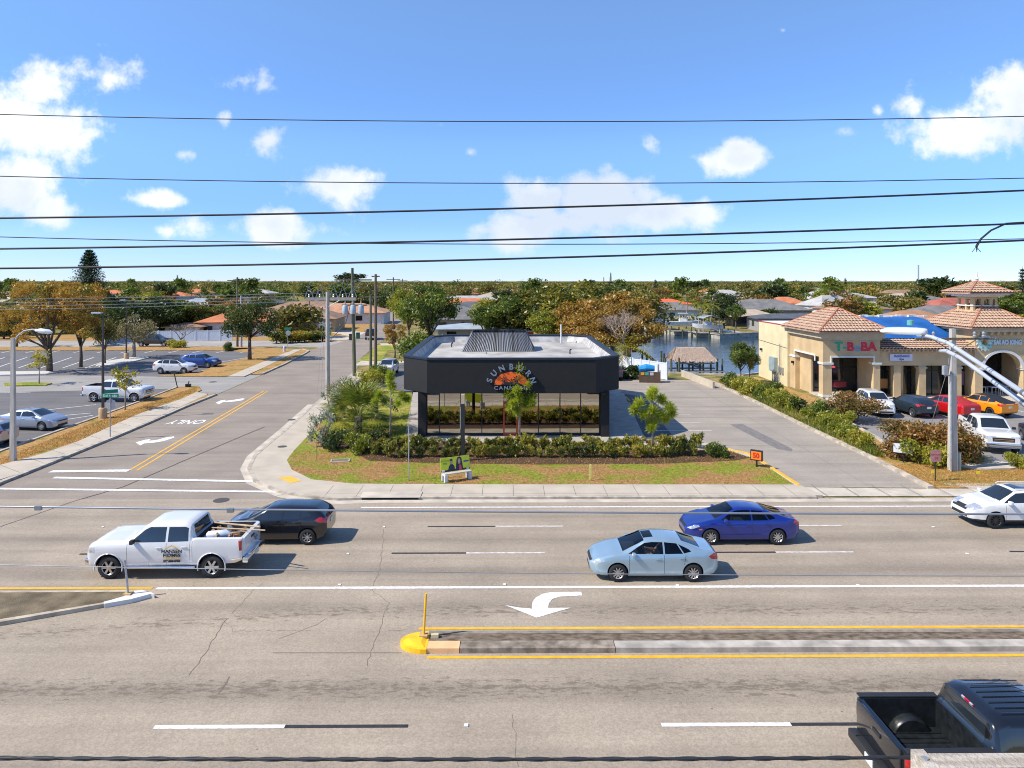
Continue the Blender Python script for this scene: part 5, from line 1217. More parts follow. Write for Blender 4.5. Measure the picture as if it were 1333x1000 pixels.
t, h = pole('utility_pole', 'thick concrete utility pole with the first crossarm beside the side street', 426.5, 517, 380, .2, PCON, GP2)
ARM = mat('arm_pale', (.36,.31,.27), .8, var=.2)
a = MB(); a.bx(-2.0, 2.6, -.09, .09, h-.8, h-.52); a.build('crossarm', ARM, t)
for i, x in enumerate((-1.7,-.7,.55,1.4,2.3)):
    s = MB(); s.lathe([(.05,0),(.1,.08),(.05,.16),(.1,.24),(.04,.34)], (x,0,h-.55), 8); s.build('insulator', INSUL, t)
    g = MB(); g.tube([(x-.38,0,h-.5),(x,0,h+.55),(x+.38,0,h-.5)], .04, 5); g.build('jumper_wire', INSUL, t)
s = MB(); s.tube([(-.05,-.1,h-1.4),(-1.1,-.1,h-.8)], .04, 6); s.tube([(.05,-.1,h-1.4),(1.1,-.1,h-.8)], .04, 6); s.build('brace', STEEL, t)
s = MB(); s.tube([(-1.7,0,h-.8),(-1.4,-.2,h-2.6),(-.25,-.26,h-3.9)], .03, 6); s.tube([(2.2,0,h-.8),(1.7,-.2,h-2.9),(.25,-.26,h-4.5)], .03, 6); s.build('down_cable', WIRE, t)
for dx in (-.9,-.55): g = MB(); g.tube([(dx,-.3,0),(dx*.3,0,h-.8)], .012, 5); g.build('guy_wire', GALV, t)
t, h = pole('utility_pole', 'green brown wooden utility pole carrying three grey transformers', 461.5, 491, 349, .19, WOODG, GP2, lean=-.25); P2 = t
TR = mat('transformer_grey', (.4,.45,.5), .5, var=.15)
for x in (-.75, .12, 1.0):
    s = MB(); s.lathe([(.001,-.5),(.3,-.5),(.32,-.45),(.32,.4),(.28,.48),(.001,.5)], (x-.2, -.35, h-4.6), 12); tr = s.build('transformer', TR, t, smooth=40)
    s = MB(); s.lathe([(.04,0),(.08,.1),(.05,.2),(.08,.3),(.03,.4)], (x-.2,-.35,h-4.1), 8); s.build('bushing', INSUL, tr)
a = MB(); a.bx(-2.2, 1.9, -.07, .07, h-1.4, h-1.25); a.build('crossarm', WOOD, t); a = MB(); a.bx(-1.4,1.4,-.07,.07,h-4.2,h-4.05); a.build('crossarm', WOOD, t)
t, h = pole('utility_pole', 'shorter green wooden utility pole standing in the lawn edge', 482.5, 482, 384, .16, WOODG, GP2)
a = MB(); a.bx(-1.3, 1.3, -.06, .06, h-.3, h-.18); a.build('crossarm', WOOD, t)
t, h = pole('utility_pole', 'tall bare brown wooden utility pole right of the shorter green one', 489, 479, 357, .18, WOOD, GP2)
a = MB(); a.bx(-.5, .5, -.05, .05, h-.35, h-.2); a.build('crossarm', WOOD, t)
for (u, v, vt, lab) in ((512,425,361,'far wooden utility pole at the bend of the side street'),(524,408,363,'farthest wooden utility pole along the side street'),(309,452,361,'wooden utility pole behind the dark oak by the left lot'),(314,453,385,'short pale utility stub beside the oak trunk')):
    t, h = pole('utility_pole', lab, u, v, vt, .17, WOOD if 'stub' not in lab else PCON, GP2)
    a = MB(); a.bx(-1.6, 1.6, -.06, .06, h-.6, h-.45); a.build('crossarm', WOOD, t)
# concrete pole at the plaza with its own crossarm
t, h = pole('utility_pole', 'square concrete utility pole standing in the dry verge beside the plaza hedge', 1240, 615, 428, .2, PCON, None, sq=True)
a = MB(); a.box((-.0,-.2,h-.55), (4.6,.1,.12), rz=.06); a.build('crossarm', WOOD, t)
for x in (-1.9,-1.2,1.1,1.6): s = MB(); s.lathe([(.04,0),(.09,.1),(.05,.18),(.09,.26),(.03,.36)], (x,-.2,h-.5), 8); s.build('insulator', INSUL, t)
s = MB(); s.tube([(-1.2,-.2,h-.6),(0,-.15,h-1.35)], .03, 6); s.tube([(1.2,-.2,h-.6),(0,-.15,h-1.35)], .03, 6); s.build('brace', WOOD, t)
s = MB(); s.box((-.55,-.2,h-2.3), (.22,.22,.5)); s.box((-.25,-.2,h-2.6), (.7,.05,.06)); s.build('switch_box', INSUL, t)
s = MB(); s.tube([(-.24,-.25,.2),(-.22,-.2,h-2.5)], .045, 7); s.build('conduit', GALV, t)
gb = G(1199,596)-t.location; gt = Vector((-.05,0,h-1.5)); gm = gb.lerp(gt, .3)
s = MB(); s.tube([gb, gm], .05, 6); s.build('guy_guard', mat('guy_yellow', (.7,.6,.35), .6), t)
s = MB(); s.tube([gm, gt], .014, 5); s.build('guy_wire', GALV, t)
b = thing('utility_bollard', 'short green grey capped bollard beside the concrete power pole', 'bollard', tuple(G(1247.5,615)[:2])+(0.1,))
m = MB(); m.lathe([(.14,0),(.14,.95),(.1,1.02),(.001,1.03)], n=12); m.build('post', mat('bollard_green', (.33,.38,.3), .6), b, smooth=40)
# street lamp at left
t, h = pole('street_lamp', 'concrete street lamp with a curved arm and pale head at the far left', 17, 602, 440, .14, PCON, None, sq=True)
s = MB(); s.tube([(0,0,h-.35),(.25,0,h+.1),(.65,0,h+.42),(1.15,0,h+.5),(1.5,0,h+.45)], .045, 8); arm = s.build('arm', STEEL, t)
s = MB(); s.tube([(1.3,0,h+.44),(1.6,0,h+.42),(2.1,0,h+.36),(2.3,0,h+.32)], [.06,.15,.14,.05], 10); s.build('lamp_head', mat('lamp_head', (.7,.72,.74), .4), t, smooth=50)
for (u, v, vt, lab, bx_) in ((134,546,408,'tall brown lot lamp with a concrete foot near the street sign',1),(164.5,468.5,391,'farther brown lot lamp on the gravel island',1)):
    t, h = pole('lot_lamp', lab, u, v, vt, .085, BRONZE, 'brown lamps in the left lot', sq=True)
    s = MB(); s.lathe([(.3,-.05),(.3,.85),(.26,.9),(.001,.9)], n=16); s.build('concrete_foot', mat('foot_tan', (.5,.33,.18), .85), t, smooth=40)
    s = MB(); s.box((-.45,0,h+.02), (.75,.35,.14)); s.build('lamp_head', GALV, t, bevel=.03)
# near street light reaching in from the right
t = thing('street_lamp', 'pale cobra head street light reaching in from the right edge on twin arms', 'lamp post', (0,0,0))
pA = [S(1203,437,10), S(1213,439,9.9), S(1235,447,9.5), S(1270,470,8.9), S(1333,512,7.6), S(1400,556,6.4), S(1480,600,5.2)]
pB = [S(1224,457,9.8), S(1232,457,9.6), S(1250,466,9.3), S(1285,491,8.7), S(1333,525,7.9), S(1400,570,6.8), S(1480,620,5.6)]
base = Vector((pA[-1].x+.3, pA[-1].y-.4, 0)); t.location = base
q = lambda P_: [p-base for p in P_]
s = MB(); s.tube(q(pA+[base+Vector((0,0,8.6))]), [.026,.028,.028,.029,.030,.032,.04,.05], 12); s.build('arm', STEEL, t, smooth=60)
s = MB(); s.tube(q(pB+[base+Vector((0,0,8.2))]), [.022,.029,.028,.029,.030,.032,.04,.05], 12); s.build('arm', STEEL, t, smooth=60)
for pp_ in (pA, pB):
    s = MB(); dd_ = (pp_[5]-pp_[3]).normalized()*.03; s.tube(q([pp_[4]-dd_, pp_[4]+dd_]), .036, 12); s.build('clamp', mat('clamp_grey', (.2,.21,.23), .5, metal=.5), t)
s = MB(); s.tube([(0,0,0),(0,0,8.9)], [.16,.11], 14); s.build('pole', PCON, t, smooth=60)
hd = MB(); a0, a1 = S(1207,433,10)-base, S(1146,431,10.4)-base; d = a1-a0
prof_ = [(0,.05,.05),(.05,.09,.06),(.12,.10,.065),(.3,.12,.07),(.6,.14,.07),(.85,.13,.06),(.97,.09,.03),(1,.04,.012)]; vs = []; n = 14; sd = Vector((-d.y, d.x, 0)).normalized()
for (f, wy, hz) in prof_:
    for k in range(n):
        a_ = 2*math.pi*k/n; vs.append(a0+d*f+sd*wy*math.cos(a_)+Vector((0,0,hz*max(-.55, math.sin(a_))+.0)))
hd.add(vs, [(i*n+j, i*n+(j+1)%n, (i+1)*n+(j+1)%n, (i+1)*n+j) for i in range(len(prof_)-1) for j in range(n)]+[tuple(range(n))]+[tuple(range((len(prof_)-1)*n, len(prof_)*n))])
hd.build('lamp_head', mat('lamp_white', (.55,.58,.6), .4), t, smooth=50)
s = MB(); c_ = a0+d*.35+Vector((0,0,.10)); s.lathe([(.045,0),(.045,.07),(.001,.08)], tuple(c_), 12); s.build('photocell', mat('photo_teal', (.12,.38,.33), .4), t)
# weathered crossarm head of the near pole, under the camera's right
t = thing('utility_pole', 'weathered timber pole head cut off by the bottom right corner', 'utility pole', (3.2, 3.9, 0))
WB = mat('weathered_timber', (.5,.45,.38), .9, c2=(.33,.28,.22), scale=2, bump=.6, stretch=(.6,8,8))
zt = 7.15; y0 = 4.85; p0 = S(1190,979,y0); zt = p0.z
m = MB(); 
for i in range(2): m.bx(p0.x+.06-3.2, p0.x+2.4-3.2, y0-.16-i*.17-3.9, y0-.16-i*.17+.145-3.9, zt-.12, zt)
m.build('crossarm', WB, t)
m = MB(); m.box((p0.x+.0-3.2+.02, y0-.25-3.9, zt-.06), (.09,.5,.16), rz=.0); m.build('end_board', WB, t)
m = MB(); m.tube([(0.3,0.2,0),(0.3,0.2,zt-.1)], .17, 12); m.build('pole', WOOD, t)
m = MB(); m.tube([(p0.x-3.2+.02, y0-3.9-.1, zt+.021),(p0.x-3.2+.02, y0-3.9-.1, zt+.03)], .02, 8); m.build('bolt', GALV, t)
# overhead wires; each is a cable of its own
def wire(label, px, Y, r, m=WIRE, xr=15, twist=False, group='power lines strung above the main road', extra=()):
    P3 = [S(u, v, Y) for u, v in px]; (x0, z0), (x1, z1), (x2, z2) = [(p.x, p.z) for p in P3]
    def zq(x): return z0*(x-x1)*(x-x2)/((x0-x1)*(x0-x2))+z1*(x-x0)*(x-x2)/((x1-x0)*(x1-x2))+z2*(x-x0)*(x-x1)/((x2-x0)*(x2-x1))
    xs2 = [-xr+2*xr*i/40 for i in range(41)]; b = MB(); b.tube([(x, Y, zq(x)) for x in xs2], r, 7)
    if twist:
        n = 700
        for ph in (0, math.pi):
            b.tube([(-8+16*i/n, Y+r*.9*math.cos(i*.22+ph), zq(-8+16*i/n)+r*.9*math.sin(i*.22+ph)) for i in range(n+1)], r*.55, 5, cap=False)
    for u in extra:
        x = S(u, 662, Y).x; b.box((x, Y, zq(x)-.01), (.07,.03,.045))
    o = b.build('power_line', m, smooth=60); tag(o, label, 'power line', group); return o
wire('topmost thin wire crossing the open sky', [(0,149),(666,158.3),(1333,151.5)], 9, .0062)
wire('second thin wire from the top of the sky', [(0,229.5),(666,238.7),(1333,232)], 9, .0062)
wire('uppermost of the three thick black cables in the sky', [(0,284),(666,271.5),(1333,248)], 8, .0115)
wire('middle thick black cable ending by the frayed jumper', [(0,324),(666,311.8),(1333,291)], 8, .0115)
wire('thin wire between the two lower thick cables', [(0,308.5),(666,318),(1333,311)], 9, .0062)
wire('lowest thick black cable just above the treeline', [(0,349.5),(666,337),(1333,313)], 8, .0115)
wire('silver cable with small clamps crossing in front of the far traffic lane', [(0,659.5),(666,666.5),(1333,669.5)], 7.5, .0105, mat('wire_silver', (.3,.32,.38), .35, metal=.5), extra=(50,300))
wire('thin pale wire crossing low in front of the pickup and pale blue car', [(0,735.5),(666,746),(1333,750)], 7.5, .0045, WIREG)
wire('twisted black bundled cable along the bottom edge', [(0,987),(666,988.5),(1333,985)], 6, .013, twist=True)
j = MB(); j.tube([S(1345,289,8), S(1310,291,8), S(1290,300,8), S(1277,311,8), S(1271,321,8), S(1272,326,8)], [.011]*4+[.014,.008], 6)
for a_ in (-.05, 0, .05): j.tube([S(1271,321,8), S(1271,326,8)+Vector((a_,0,-.02))], .004, 4)
o = j.build('jumper_wire', WIRE); tag(o, 'short curved frayed jumper hanging between two thick cables at upper right', 'wire')
def span(label, A, B, sag, r, m=WIRE, group='wires between the side street poles'):
    A, B = Vector(A), Vector(B); b = MB(); b.tube([A.lerp(B, i/16)-Vector((0,0,sag*4*(i/16)*(1-i/16))) for i in range(17)], r, 5, cap=False)
    tag(b.build('power_line', m), label, 'power line', group)
a0 = S(425,386,G(426.5,517).y); b0 = S(458,367,G(461,491).y); c0 = S(489,360,G(489,479).y); d0 = S(512,366,G(512,425).y)
OR4 = ('outermost left','second','third','innermost right')
for i in range(4):
    span(OR4[i]+' wire from the concrete pole to the transformer pole', a0+Vector((-2.7+i*1.4,0,.3)), b0+Vector((-1.6+i*.9,0,.2)), .5, .018, WIREG)
    span(OR4[i]+' wire from the transformer pole to the poles at the bend', b0+Vector((-1.6+i*.9,0,0)), d0+Vector((-1.2+i*.7,0,0)), 1.2, .02)
    span(('highest','second highest','second lowest','lowest')[i]+' wire running left from the concrete pole above the left lot', a0+Vector((-2.8,0,.3-i*.25)), (-95, 60+i*2, 10.2-i*.5), .8, .018, WIREG)
# ------------------------------------------------------------------ signs and small things
def sign_post(nm, label, cat, u, v, h, r=.035, m=GALV):
    b = G(u, v); t = thing(nm, label, cat, (b.x, b.y, .1)); p = MB(); p.tube([(0,0,-.1),(0,0,h)], r, 7); p.build('post', m, t); return t
STG = mat('sign_green_street', (.0,.2,.12), .45); WT = mat('sign_text_white', (.8,.82,.8), .5)
t = sign_post('street_sign', 'green street name blades on a post at the left corner', 'sign', 143.5, 572, 2.95)
m = MB(); m.box((0,-.02,2.85), (1.15,.03,.27)); s = m.build('name_blade', STG, t); text('Del Prado', .24, WT, s, (0,-.04,2.84), (math.pi/2,0,0), .003, sx=.95)
m = MB(); m.box((.05,.02,3.14), (.8,.03,.24), rz=.5); s = m.build('name_blade', STG, t)
m = MB(); m.lathe([(.001,-.01),(.38,-.01),(.38,.01),(.001,.01)], (0,.06,2.25), 8, 'y'); m.build('stop_plate', mat('sign_back', (.45,.46,.48), .4, metal=.5), t)
t = sign_post('street_sign', 'small green street sign where the cross street meets the side street', 'sign', 374.5, 455, 3.2)
m = MB(); m.box((0,-.02,3.15), (1.0,.03,.34)); m.build('name_blade', STG, t); m = MB(); m.lathe([(.001,-.01),(.42,-.01),(.42,.01),(.001,.01)], (.1,-.06,2.45), 8, 'y'); m.build('stop_plate', GALV, t)
t = sign_post('sign_post', 'bare grey sign post in the lawn left of the bench', 'post', 532, 629, 2.9, .032)
b = G(602.5, 603); t = thing('banner_pole', 'tall black square post with a pale tip in front of the shop', 'post', (b.x, b.y, .1))
m = MB(); m.bx(-.11,.11,-.11,.11,0,3.4); m.build('post', mat('post_black', (.02,.02,.022), .6), t)
m = MB(); m.bx(-.1,.1,-.1,.1,3.4,3.95); m.build('tip', mat('tip_wood', (.5,.4,.27), .8), t)
m = MB(); m.bx(-.17,-.12,-.05,.05,1.9,3.2); m.build('side_strip', GALV, t)
# bus bench with its advertisement
c = G(591, 632); t = thing('advert_bench', 'white concrete bus bench with a yellow advert board by the pavement', 'bench', (c.x+.1, c.y+.5, .14), R(28)); t.scale = (.9,.9,.92)
BW = mat('bench_white', (.6,.59,.57), .8, var=.2, scale=6)
for s in (-.78, .78):
    m = MB(); m.bx(s-.09,s+.09,-.3,-.12,0,.38); m.bx(s-.09,s+.09,.1,.25,0,.62); m.bx(s-.09,s+.09,-.32,.25,.36,.45); m.build('bench_end', BW, t, bevel=.02)
m = MB(); m.bx(-.85,.85,-.3,.06,.45,.5); m.build('seat', mat('bench_seat', (.5,.44,.38), .8), t)
m = MB(); m.box((0,.2,.9), (1.85,.04,.8), M=Matrix.Rotation(-.12, 3, 'X')); bd = m.build('advert_board', mat('advert_yellow', (.62,.68,.03), .5), t)
def flat(pts, mm_, nm, d=.0): 
    m = MB(); M_ = Matrix.Rotation(-.12, 3, 'X'); m.add([M_ @ Vector((x, -.022-d, z))+Vector((0,.2,.9)) for x, z in pts], [tuple(range(len(pts)))]); return m.build(nm, mm_, bd)
SKN = mat('portrait_skin', (.5,.3,.2), .6); SUIT = mat('portrait_suit', (.02,.025,.05), .6)
flat([(-.92,-.4),(.92,-.4),(.92,-.3),(-.92,-.3)], SUIT, 'dark_band', .002)
flat([(-.5,-.38),(-.02,-.38),(-.08,-.1),(-.2,.02),(-.3,.02),(-.42,-.1)], SUIT, 'portrait', .004)
flat([(-.34,.0),(-.18,.0),(-.16,.16),(-.2,.27),(-.32,.27),(-.36,.16)], SKN, 'portrait', .006); flat([(-.355,.19),(-.165,.19),(-.2,.3),(-.32,.3)], SUIT, 'portrait', .007)
flat([(-.0,-.38),(.5,-.38),(.45,-.05),(.4,.3),(.3,.38),(.16,.36),(.08,.2),(.04,-.1)], SUIT, 'portrait', .004); flat([(.17,-.02),(.31,-.02),(.33,.15),(.3,.27),(.18,.27),(.15,.15)], SKN, 'portrait', .008); flat([(.22,-.38),(.4,-.38),(.36,-.12),(.26,-.06)], mat('portrait_pink', (.7,.08,.1), .6), 'portrait', .006)
for i, tx in enumerate(('CALL TODAY','FREE','QUOTE')):
    o_ = text(tx, .12, mat('advert_ink', (.12,.2,.05), .5), bd, (-.66,.172-.0,1.13-i*.17), (math.pi/2-.12*-1*-1,0,0), .002)
m = MB(); m.box((.7,.178,.98), (.34,.006,.08)); m.build('advert_strip', mat('advert_navy', (.03,.05,.3), .5), bd)
# monument signs by the driveway
c = G(985, 611); t = thing('monument_sign', 'small black shop sign with an orange panel beside the driveway', 'sign', (c.x, c.y, .14), R(-38)); t.scale = (.68,.68,.85)
m = MB(); m.bx(-.5,.5,-.13,.13,.42,1.12); m.build('cabinet', mat('cabinet_black', (.015,.015,.016), .4), t, bevel=.02)
m = MB(); m.bx(-.42,.42,-.15,-.131,.5,1.04); pn = m.build('sign_panel', mat('panel_orange', (.8,.2,.01), .5), t); text('50', .46, mat('panel_red', (.5,.01,.01), .5), pn, (0,-.155,.76), (math.pi/2,0,0), .004, off=.02, sx=1.2)
m = MB(); m.bx(-.06,.06,-.06,.06,0,.42); m.build('post', BLK, t)
c = G(1176, 604); t = thing('monument_sign', 'blank white sign cabinet on a short post in the dry verge', 'sign', (c.x, c.y, .1), R(-30)); t.scale = (.66,.66,.72)
m = MB(); m.bx(-.85,.85,-.16,.16,.7,1.6); m.build('cabinet', mat('cabinet_black', (.015,.015,.016), .4), t, bevel=.02)
m = MB(); m.bx(-.78,.72,-.18,-.161,.78,1.52); m.build('sign_panel', mat('panel_white', (.62,.64,.64), .5, var=.06), t)
m = MB(); m.bx(-.06,.06,-.06,.06,0,.7); m.build('post', BLK, t)
t = sign_post('tow_away_sign', 'small faded red notice on a black post at the verge edge', 'sign', 1217.5, 629, 1.3, .03, BLK)
m = MB(); m.box((0,-.04,1.35), (.52,.03,.62)); s = m.build('notice_plate', mat('faded_red', (.42,.2,.19), .6, var=.2, scale=6), t); text('TOW AWAY', .1, mat('faded_red_text', (.5,.04,.03), .6), s, (0,-.06,1.42), (math.pi/2,0,0), .003); text('24', .2, MATS['faded_red_text'], s, (0,-.06,1.25), (math.pi/2,0,0), .003)
for i, (u, v, lab) in enumerate(((1213,622,'small yellow marker flag left of the faded red notice'),(1272,623,'small yellow marker flag in front of the white pickup'))):
    c = G(u, v); t = thing('marker_flag', lab, 'flag', (c.x, c.y, .1), group='yellow marker flags'); m = MB(); m.tube([(0,0,0),(0,0,.25)], .008, 5); m.build('wire_stem', GALV, t); m = MB(); m.box((.07,0,.22), (.18,.015,.14)); m.build('flag', mat('flag_yellow', (.9,.75,.0), .6), t)
c = G(768.5, 629); b = MB(); b.bx(-.05,.05,-.02,.02,0,.85); o = b.build('marker_stake', mat('stake_yellow', (.65,.6,.15), .7)); o.location = (c.x, c.y, .14); tag(o, 'pale yellow marker stake in the lawn right of the bench', 'stake')
c = G(411.5, 601); b = MB(); b.tube([(0,0,0),(0,0,1.2)], .02, 6); o = b.build('marker_stake', mat('stake_wood', (.45,.33,.2), .8)); o.location = (c.x, c.y, .14); tag(o, 'thin wooden stake at the corner of the dry lawn', 'stake')
c = G(443, 603.5); t = thing('utility_box_cover', 'sunken rectangular utility cover in the dry corner lawn', 'cover', (c.x, c.y, .14), R(6)); m = MB(); m.bx(-.55,.55,-.3,-.24,0,.06); m.bx(-.55,.55,.24,.3,0,.06); m.bx(-.55,-.49,-.24,.24,0,.06); m.bx(.49,.55,-.24,.24,0,.06); m.build('rim', CONC2, t); m = MB(); m.bx(-.49,.49,-.24,.24,0,.03); m.build('lid', mat('lid_brown', (.2,.14,.1), .9), t)
c = G(231, 506); t = thing('leaning_post', 'short brown leaning sign post at the lot entry corner', 'post', (c.x, c.y, .1)); m = MB(); m.tube([(0,0,0),(-.35,0,1.5)], .05, 6); m.build('post', BRONZE, t); m = MB(); m.box((-.35,-.05,1.5), (.5,.04,.3)); m.build('plate', BRONZE, t)
c = G(245, 505); t = thing('yard_light', 'small black fixture lying on the dry verge at the lot entry', 'fixture', (c.x, c.y, .1)); m = MB(); m.box((0,0,.15), (.5,.3,.3)); m.tube([(0,0,.3),(.1,0,.6)], .05, 6); m.build('body', BLK, t, bevel=.03)
# storm drain mouth
x0, x1 = lx(472,650), lx(545,650)
b = MB(); b.bx(x0, x1, YK-.32, YK-.02, .02, .11); o = structure('storm_drain', b, mat('drain_dark', (.01,.01,.01), .9)); b = MB(); b.bx(x0-.1, x1+.1, YK-.34, YK+.6, .137, .155); structure('storm_drain_cover', b, CONC2)
# delineator posts
def delin(label, u, v, h, m_, z=.16, lean=0):
    c = G(u, v, z); t = thing('delineator_post', label, 'post', (c.x, c.y, z), group='flexible posts on the median noses'); m = MB(); m.tube([(0,0,0),(lean,0,h)], .035, 8); m.build('post', m_, t); m = MB(); m.bx(-.12,.12,-.12,.12,0,.05); m.build('foot', mat('foot_tan2', (.5,.33,.15), .8), t)
delin('yellow flexible post on the yellow median nose', 551.5, 827.5, 1.25, mat('post_yellow', (.85,.45,.01), .5), .2, .07)
delin('grey leaning flexible post on the white median nose', 167, 773.5, 1.15, GALV, .16, -.12)
c = G(566,829,.17); b = MB(); b.box((0,0,.05), (.22,.12,.1)); o = b.build('post_stub', mat('stub_cream', (.6,.5,.3), .7)); o.location = (c.x, c.y, .155); tag(o, 'small cream stub bolted beside the yellow post', 'stub')
# raised road markers
mk = 0
for (u, v, w_) in ((607,946,'in the near carriageway by the dashed line'),(500,687,'left of the far dashed line'),(453,722,'on the dashed line behind the black hatchback'),(442,762.5,'beside the turn lane line left of the arrow'),(657,762,'beside the turn lane line above the arrow'),(882,763,'beside the turn lane line behind the pale blue car'),(1117,763,'beside the turn lane line at the right'),(1215,687,'left of the white wagon'),(1259,722,'on the dashed line at the far right'),(134,687,'on the dashed line at the far left')):
    c = G(u, v); b = MB(); b.box((0,0,.012), (.1,.1,.024)); o = b.build('road_stud', WHITE, bevel=.006); o.location = (c.x, c.y, .026); tag(o, 'small white road stud '+w_, 'road stud', 'raised studs on the main road')
for k in range(5):
    o = MB(); o.box((0,0,.07), (.14,1.7,.13)); o = o.build('wheel_stop', YEL, bevel=.02); p = G(*((799,512),(806,521),(814,531),(823,542),(832,553))[k]); o.location = (p.x+.75, p.y, .025); tag(o, ['yellow wheel stop farthest back beside the shop','second yellow wheel stop from the back beside the shop','middle yellow wheel stop beside the shop','second nearest yellow wheel stop beside the shop','nearest yellow wheel stop beside the shop'][k], 'wheel stop', 'yellow wheel stops beside the shop')
# white vinyl fence beyond the left lot
def fence(label, A, B, h, m_, n, name='vinyl_fence', pw=.14, z0=0.):
    A, B = Vector((A[0], A[1], 0)), Vector((B[0], B[1], 0)); d = B-A; an = math.atan2(d.y, d.x); L_ = d.length; t = thing(name, label, 'fence', (A.x, A.y, z0), an)
    for i in range(n):
        a_, b_ = L_*i/n+pw/2, L_*(i+1)/n-pw/2; m = MB(); m.bx(a_, b_, -.03, .03, .06, h-.06); m.bx(a_, b_, -.045, .045, h-.16, h-.04); m.bx(a_, b_, -.045, .045, .06, .2)
        k = a_+.15
        while k < b_: m.bx(k, k+.012, -.036, .036, .2, h-.16); k += .3
        m.build('fence_panel', m_, t)
    for i in range(n+1): m = MB(); m.bx(L_*i/n-pw/2, L_*i/n+pw/2, -pw/2, pw/2, 0, h+.06); m.build('fence_post', m_, t)
    return t
VINYL = mat('white_vinyl', (.62,.64,.68), .55, var=.06)
fence('long white vinyl fence along the cross street behind the left lot', G(190,444.8), G(302,443.6), 1.9, VINYL, 7)
fence('blue grey fence panels left of the white fence behind the leaning tree', G(138,449), G(176,445.5), 1.9, mat('blue_vinyl', (.3,.38,.48), .6), 3)
fence('white fence behind the parking beside the shop', G(806,482), G(822,487), 1.9, VINYL, 2, z0=0)
fence('white gate panels in front of the canal by the bins', G(824,488), G(868,495), 1.9, VINYL, 4)
# bins with the blue lid
c = G(846, 497.5); t = thing('bin_enclosure', 'dark brown bin pen with a bright blue cover beside the white gate', 'bin', (c.x, c.y, 0), R(-12))
m = MB(); m.bx(-1.1,1.1,-.6,-.5,0,1.15); m.bx(1.0,1.1,-.5,.6,0,1.2); m.bx(-1.1,-1.0,-.5,.6,0,1.15); m.build('board_wall', mat('pen_brown', (.1,.06,.04), .8, var=.3, scale=3, stretch=(1,1,6)), t)
m = MB(); m.tube([(-1.15,-.05,1.35),(-.4,-.0,1.5),(.5,.0,1.45)], [.32,.42,.3], 10); m.build('cover', mat('cover_blue', (.01,.25,.6), .5), t)
for x, c2 in ((-.75,(.6,.3,.02)),(-.3,(.05,.3,.25)),(.2,(.5,.45,.5))): m = MB(); m.box((x,-.62,.95), (.36,.03,.3)); m.build('bin_lid', mat('lid%g' % c2[0], c2, .6), t)
c = G(857, 498); t = thing('bollard', 'white post standing right of the brown bin pen', 'bollard', (c.x, c.y, 0)); m = MB(); m.tube([(0,0,0),(0,0,1.9)], .09, 10); m.build('post', GALV, t)
# concrete wall from gate to hedge
b = MB(); A, B = G(888,490), G(929,506); d = B-A; b.box(tuple((A+B)/2+Vector((0,0,.35))), (d.length, .2, .7), rz=math.atan2(d.y, d.x)); o = b.build('low_wall', CONC); tag(o, 'low concrete block wall between driveway end and canal', 'wall')
# ------------------------------------------------------------------ canal: tiki hut, docks, boats
PILE = mat('green_pile', (.11,.13,.08), .9, c2=(.06,.06,.04), scale=2); DECK = mat('dock_boards', (.38,.33,.27), .85, var=.3, scale=2, stretch=(6,1,1))
THATCH = mat('thatch', (.6,.48,.38), .95, c2=(.3,.2,.15), scale=3, bump=1, bscale=10, stretch=(3,3,.6))
c = G(899, 497, -.3); Yh = 84.5; cx = S(899, 460, Yh).x; t = thing('tiki_hut', 'thatched boat lift hut on green piles at the near canal bank', 'hut', (cx, Yh, -1.2))
zr = S(899,452,Yh).z+1.2; ze = S(899,468,Yh).z+1.2
rf = MB(); rr = random.Random(9); wx, wy = 2.75, 1.9; rx = 1.7
e = [(-wx,-wy),(wx,-wy),(wx,wy),(-wx,wy)]; 
def thatch_pt(f, g_, s):   # f along, g height
    pass
rf.add([(x,y,ze) for x,y in e]+[(-rx,0,zr),(rx,0,zr)], [(0,1,5,4),(1,2,5),(2,3,4,5),(3,0,4),(0,3,2,1)])
for i in range(2600):
    f = rr.random(); s_ = rr.choice((0,0,0,1,2,3)); h = rr.random()
    if s_ in (0, 1):
        sg = -1 if s_ == 0 else 1; x = lerp(-wx, wx, f); xr_ = lerp(-rx, rx, f); p = Vector((lerp(x, xr_, h), sg*lerp(wy, 0, h), lerp(ze, zr, h)+.04)); dn = Vector((rr.uniform(-.15,.15), sg*.75, -.5))
    else:
        sg = -1 if s_ == 2 else 1; y = lerp(-wy, wy, f); p = Vector((sg*lerp(wx, rx, h), y*(1-h), lerp(ze, zr, h)+.04)); dn = Vector((sg*.75, rr.uniform(-.15,.15), -.5))
    L_ = rr.uniform(.2,.42); w_ = Vector((-dn.y, dn.x, 0)).normalized()*.05; q = p+dn*L_+Vector((0,0,rr.uniform(-.02,.07))); rf.add([p-w_, p+w_, q+w_*.5, q-w_*.5], [(0,1,2,3)])
rf.build('thatch_roof', THATCH, t, fix=False)
for x in (-2.0,-.6,.7,2.0):
    for y in (-1.6, 1.6): m = MB(); m.tube([(x,y,-1.5),(x,y,ze+.05)], .11, 8); m.build('pile', PILE, t)
m = MB(); m.bx(-2.4,3.6,-1.9,-1.1,1.0,1.12); m.bx(-2.4,3.4,1.3,1.9,1.0,1.1); m.bx(-2.3,2.4,-1.75,-1.65,ze-.35,ze-.2); m.build('deck', DECK, t)
for x in (2.8, 3.4): m = MB(); m.tube([(x,-1.5,-1.5),(x,-1.5,2.6)], .12, 8); m.build('pile', PILE, t)
m = MB(); m.tube([(-1.9,-1.2,2.5),(1.4,-.9,1.5)], .06, 7); m.tube([(-1.9,-.4,2.6),(1.4,0,1.5)], .06, 7); m.build('lift_rail', GALV, t)
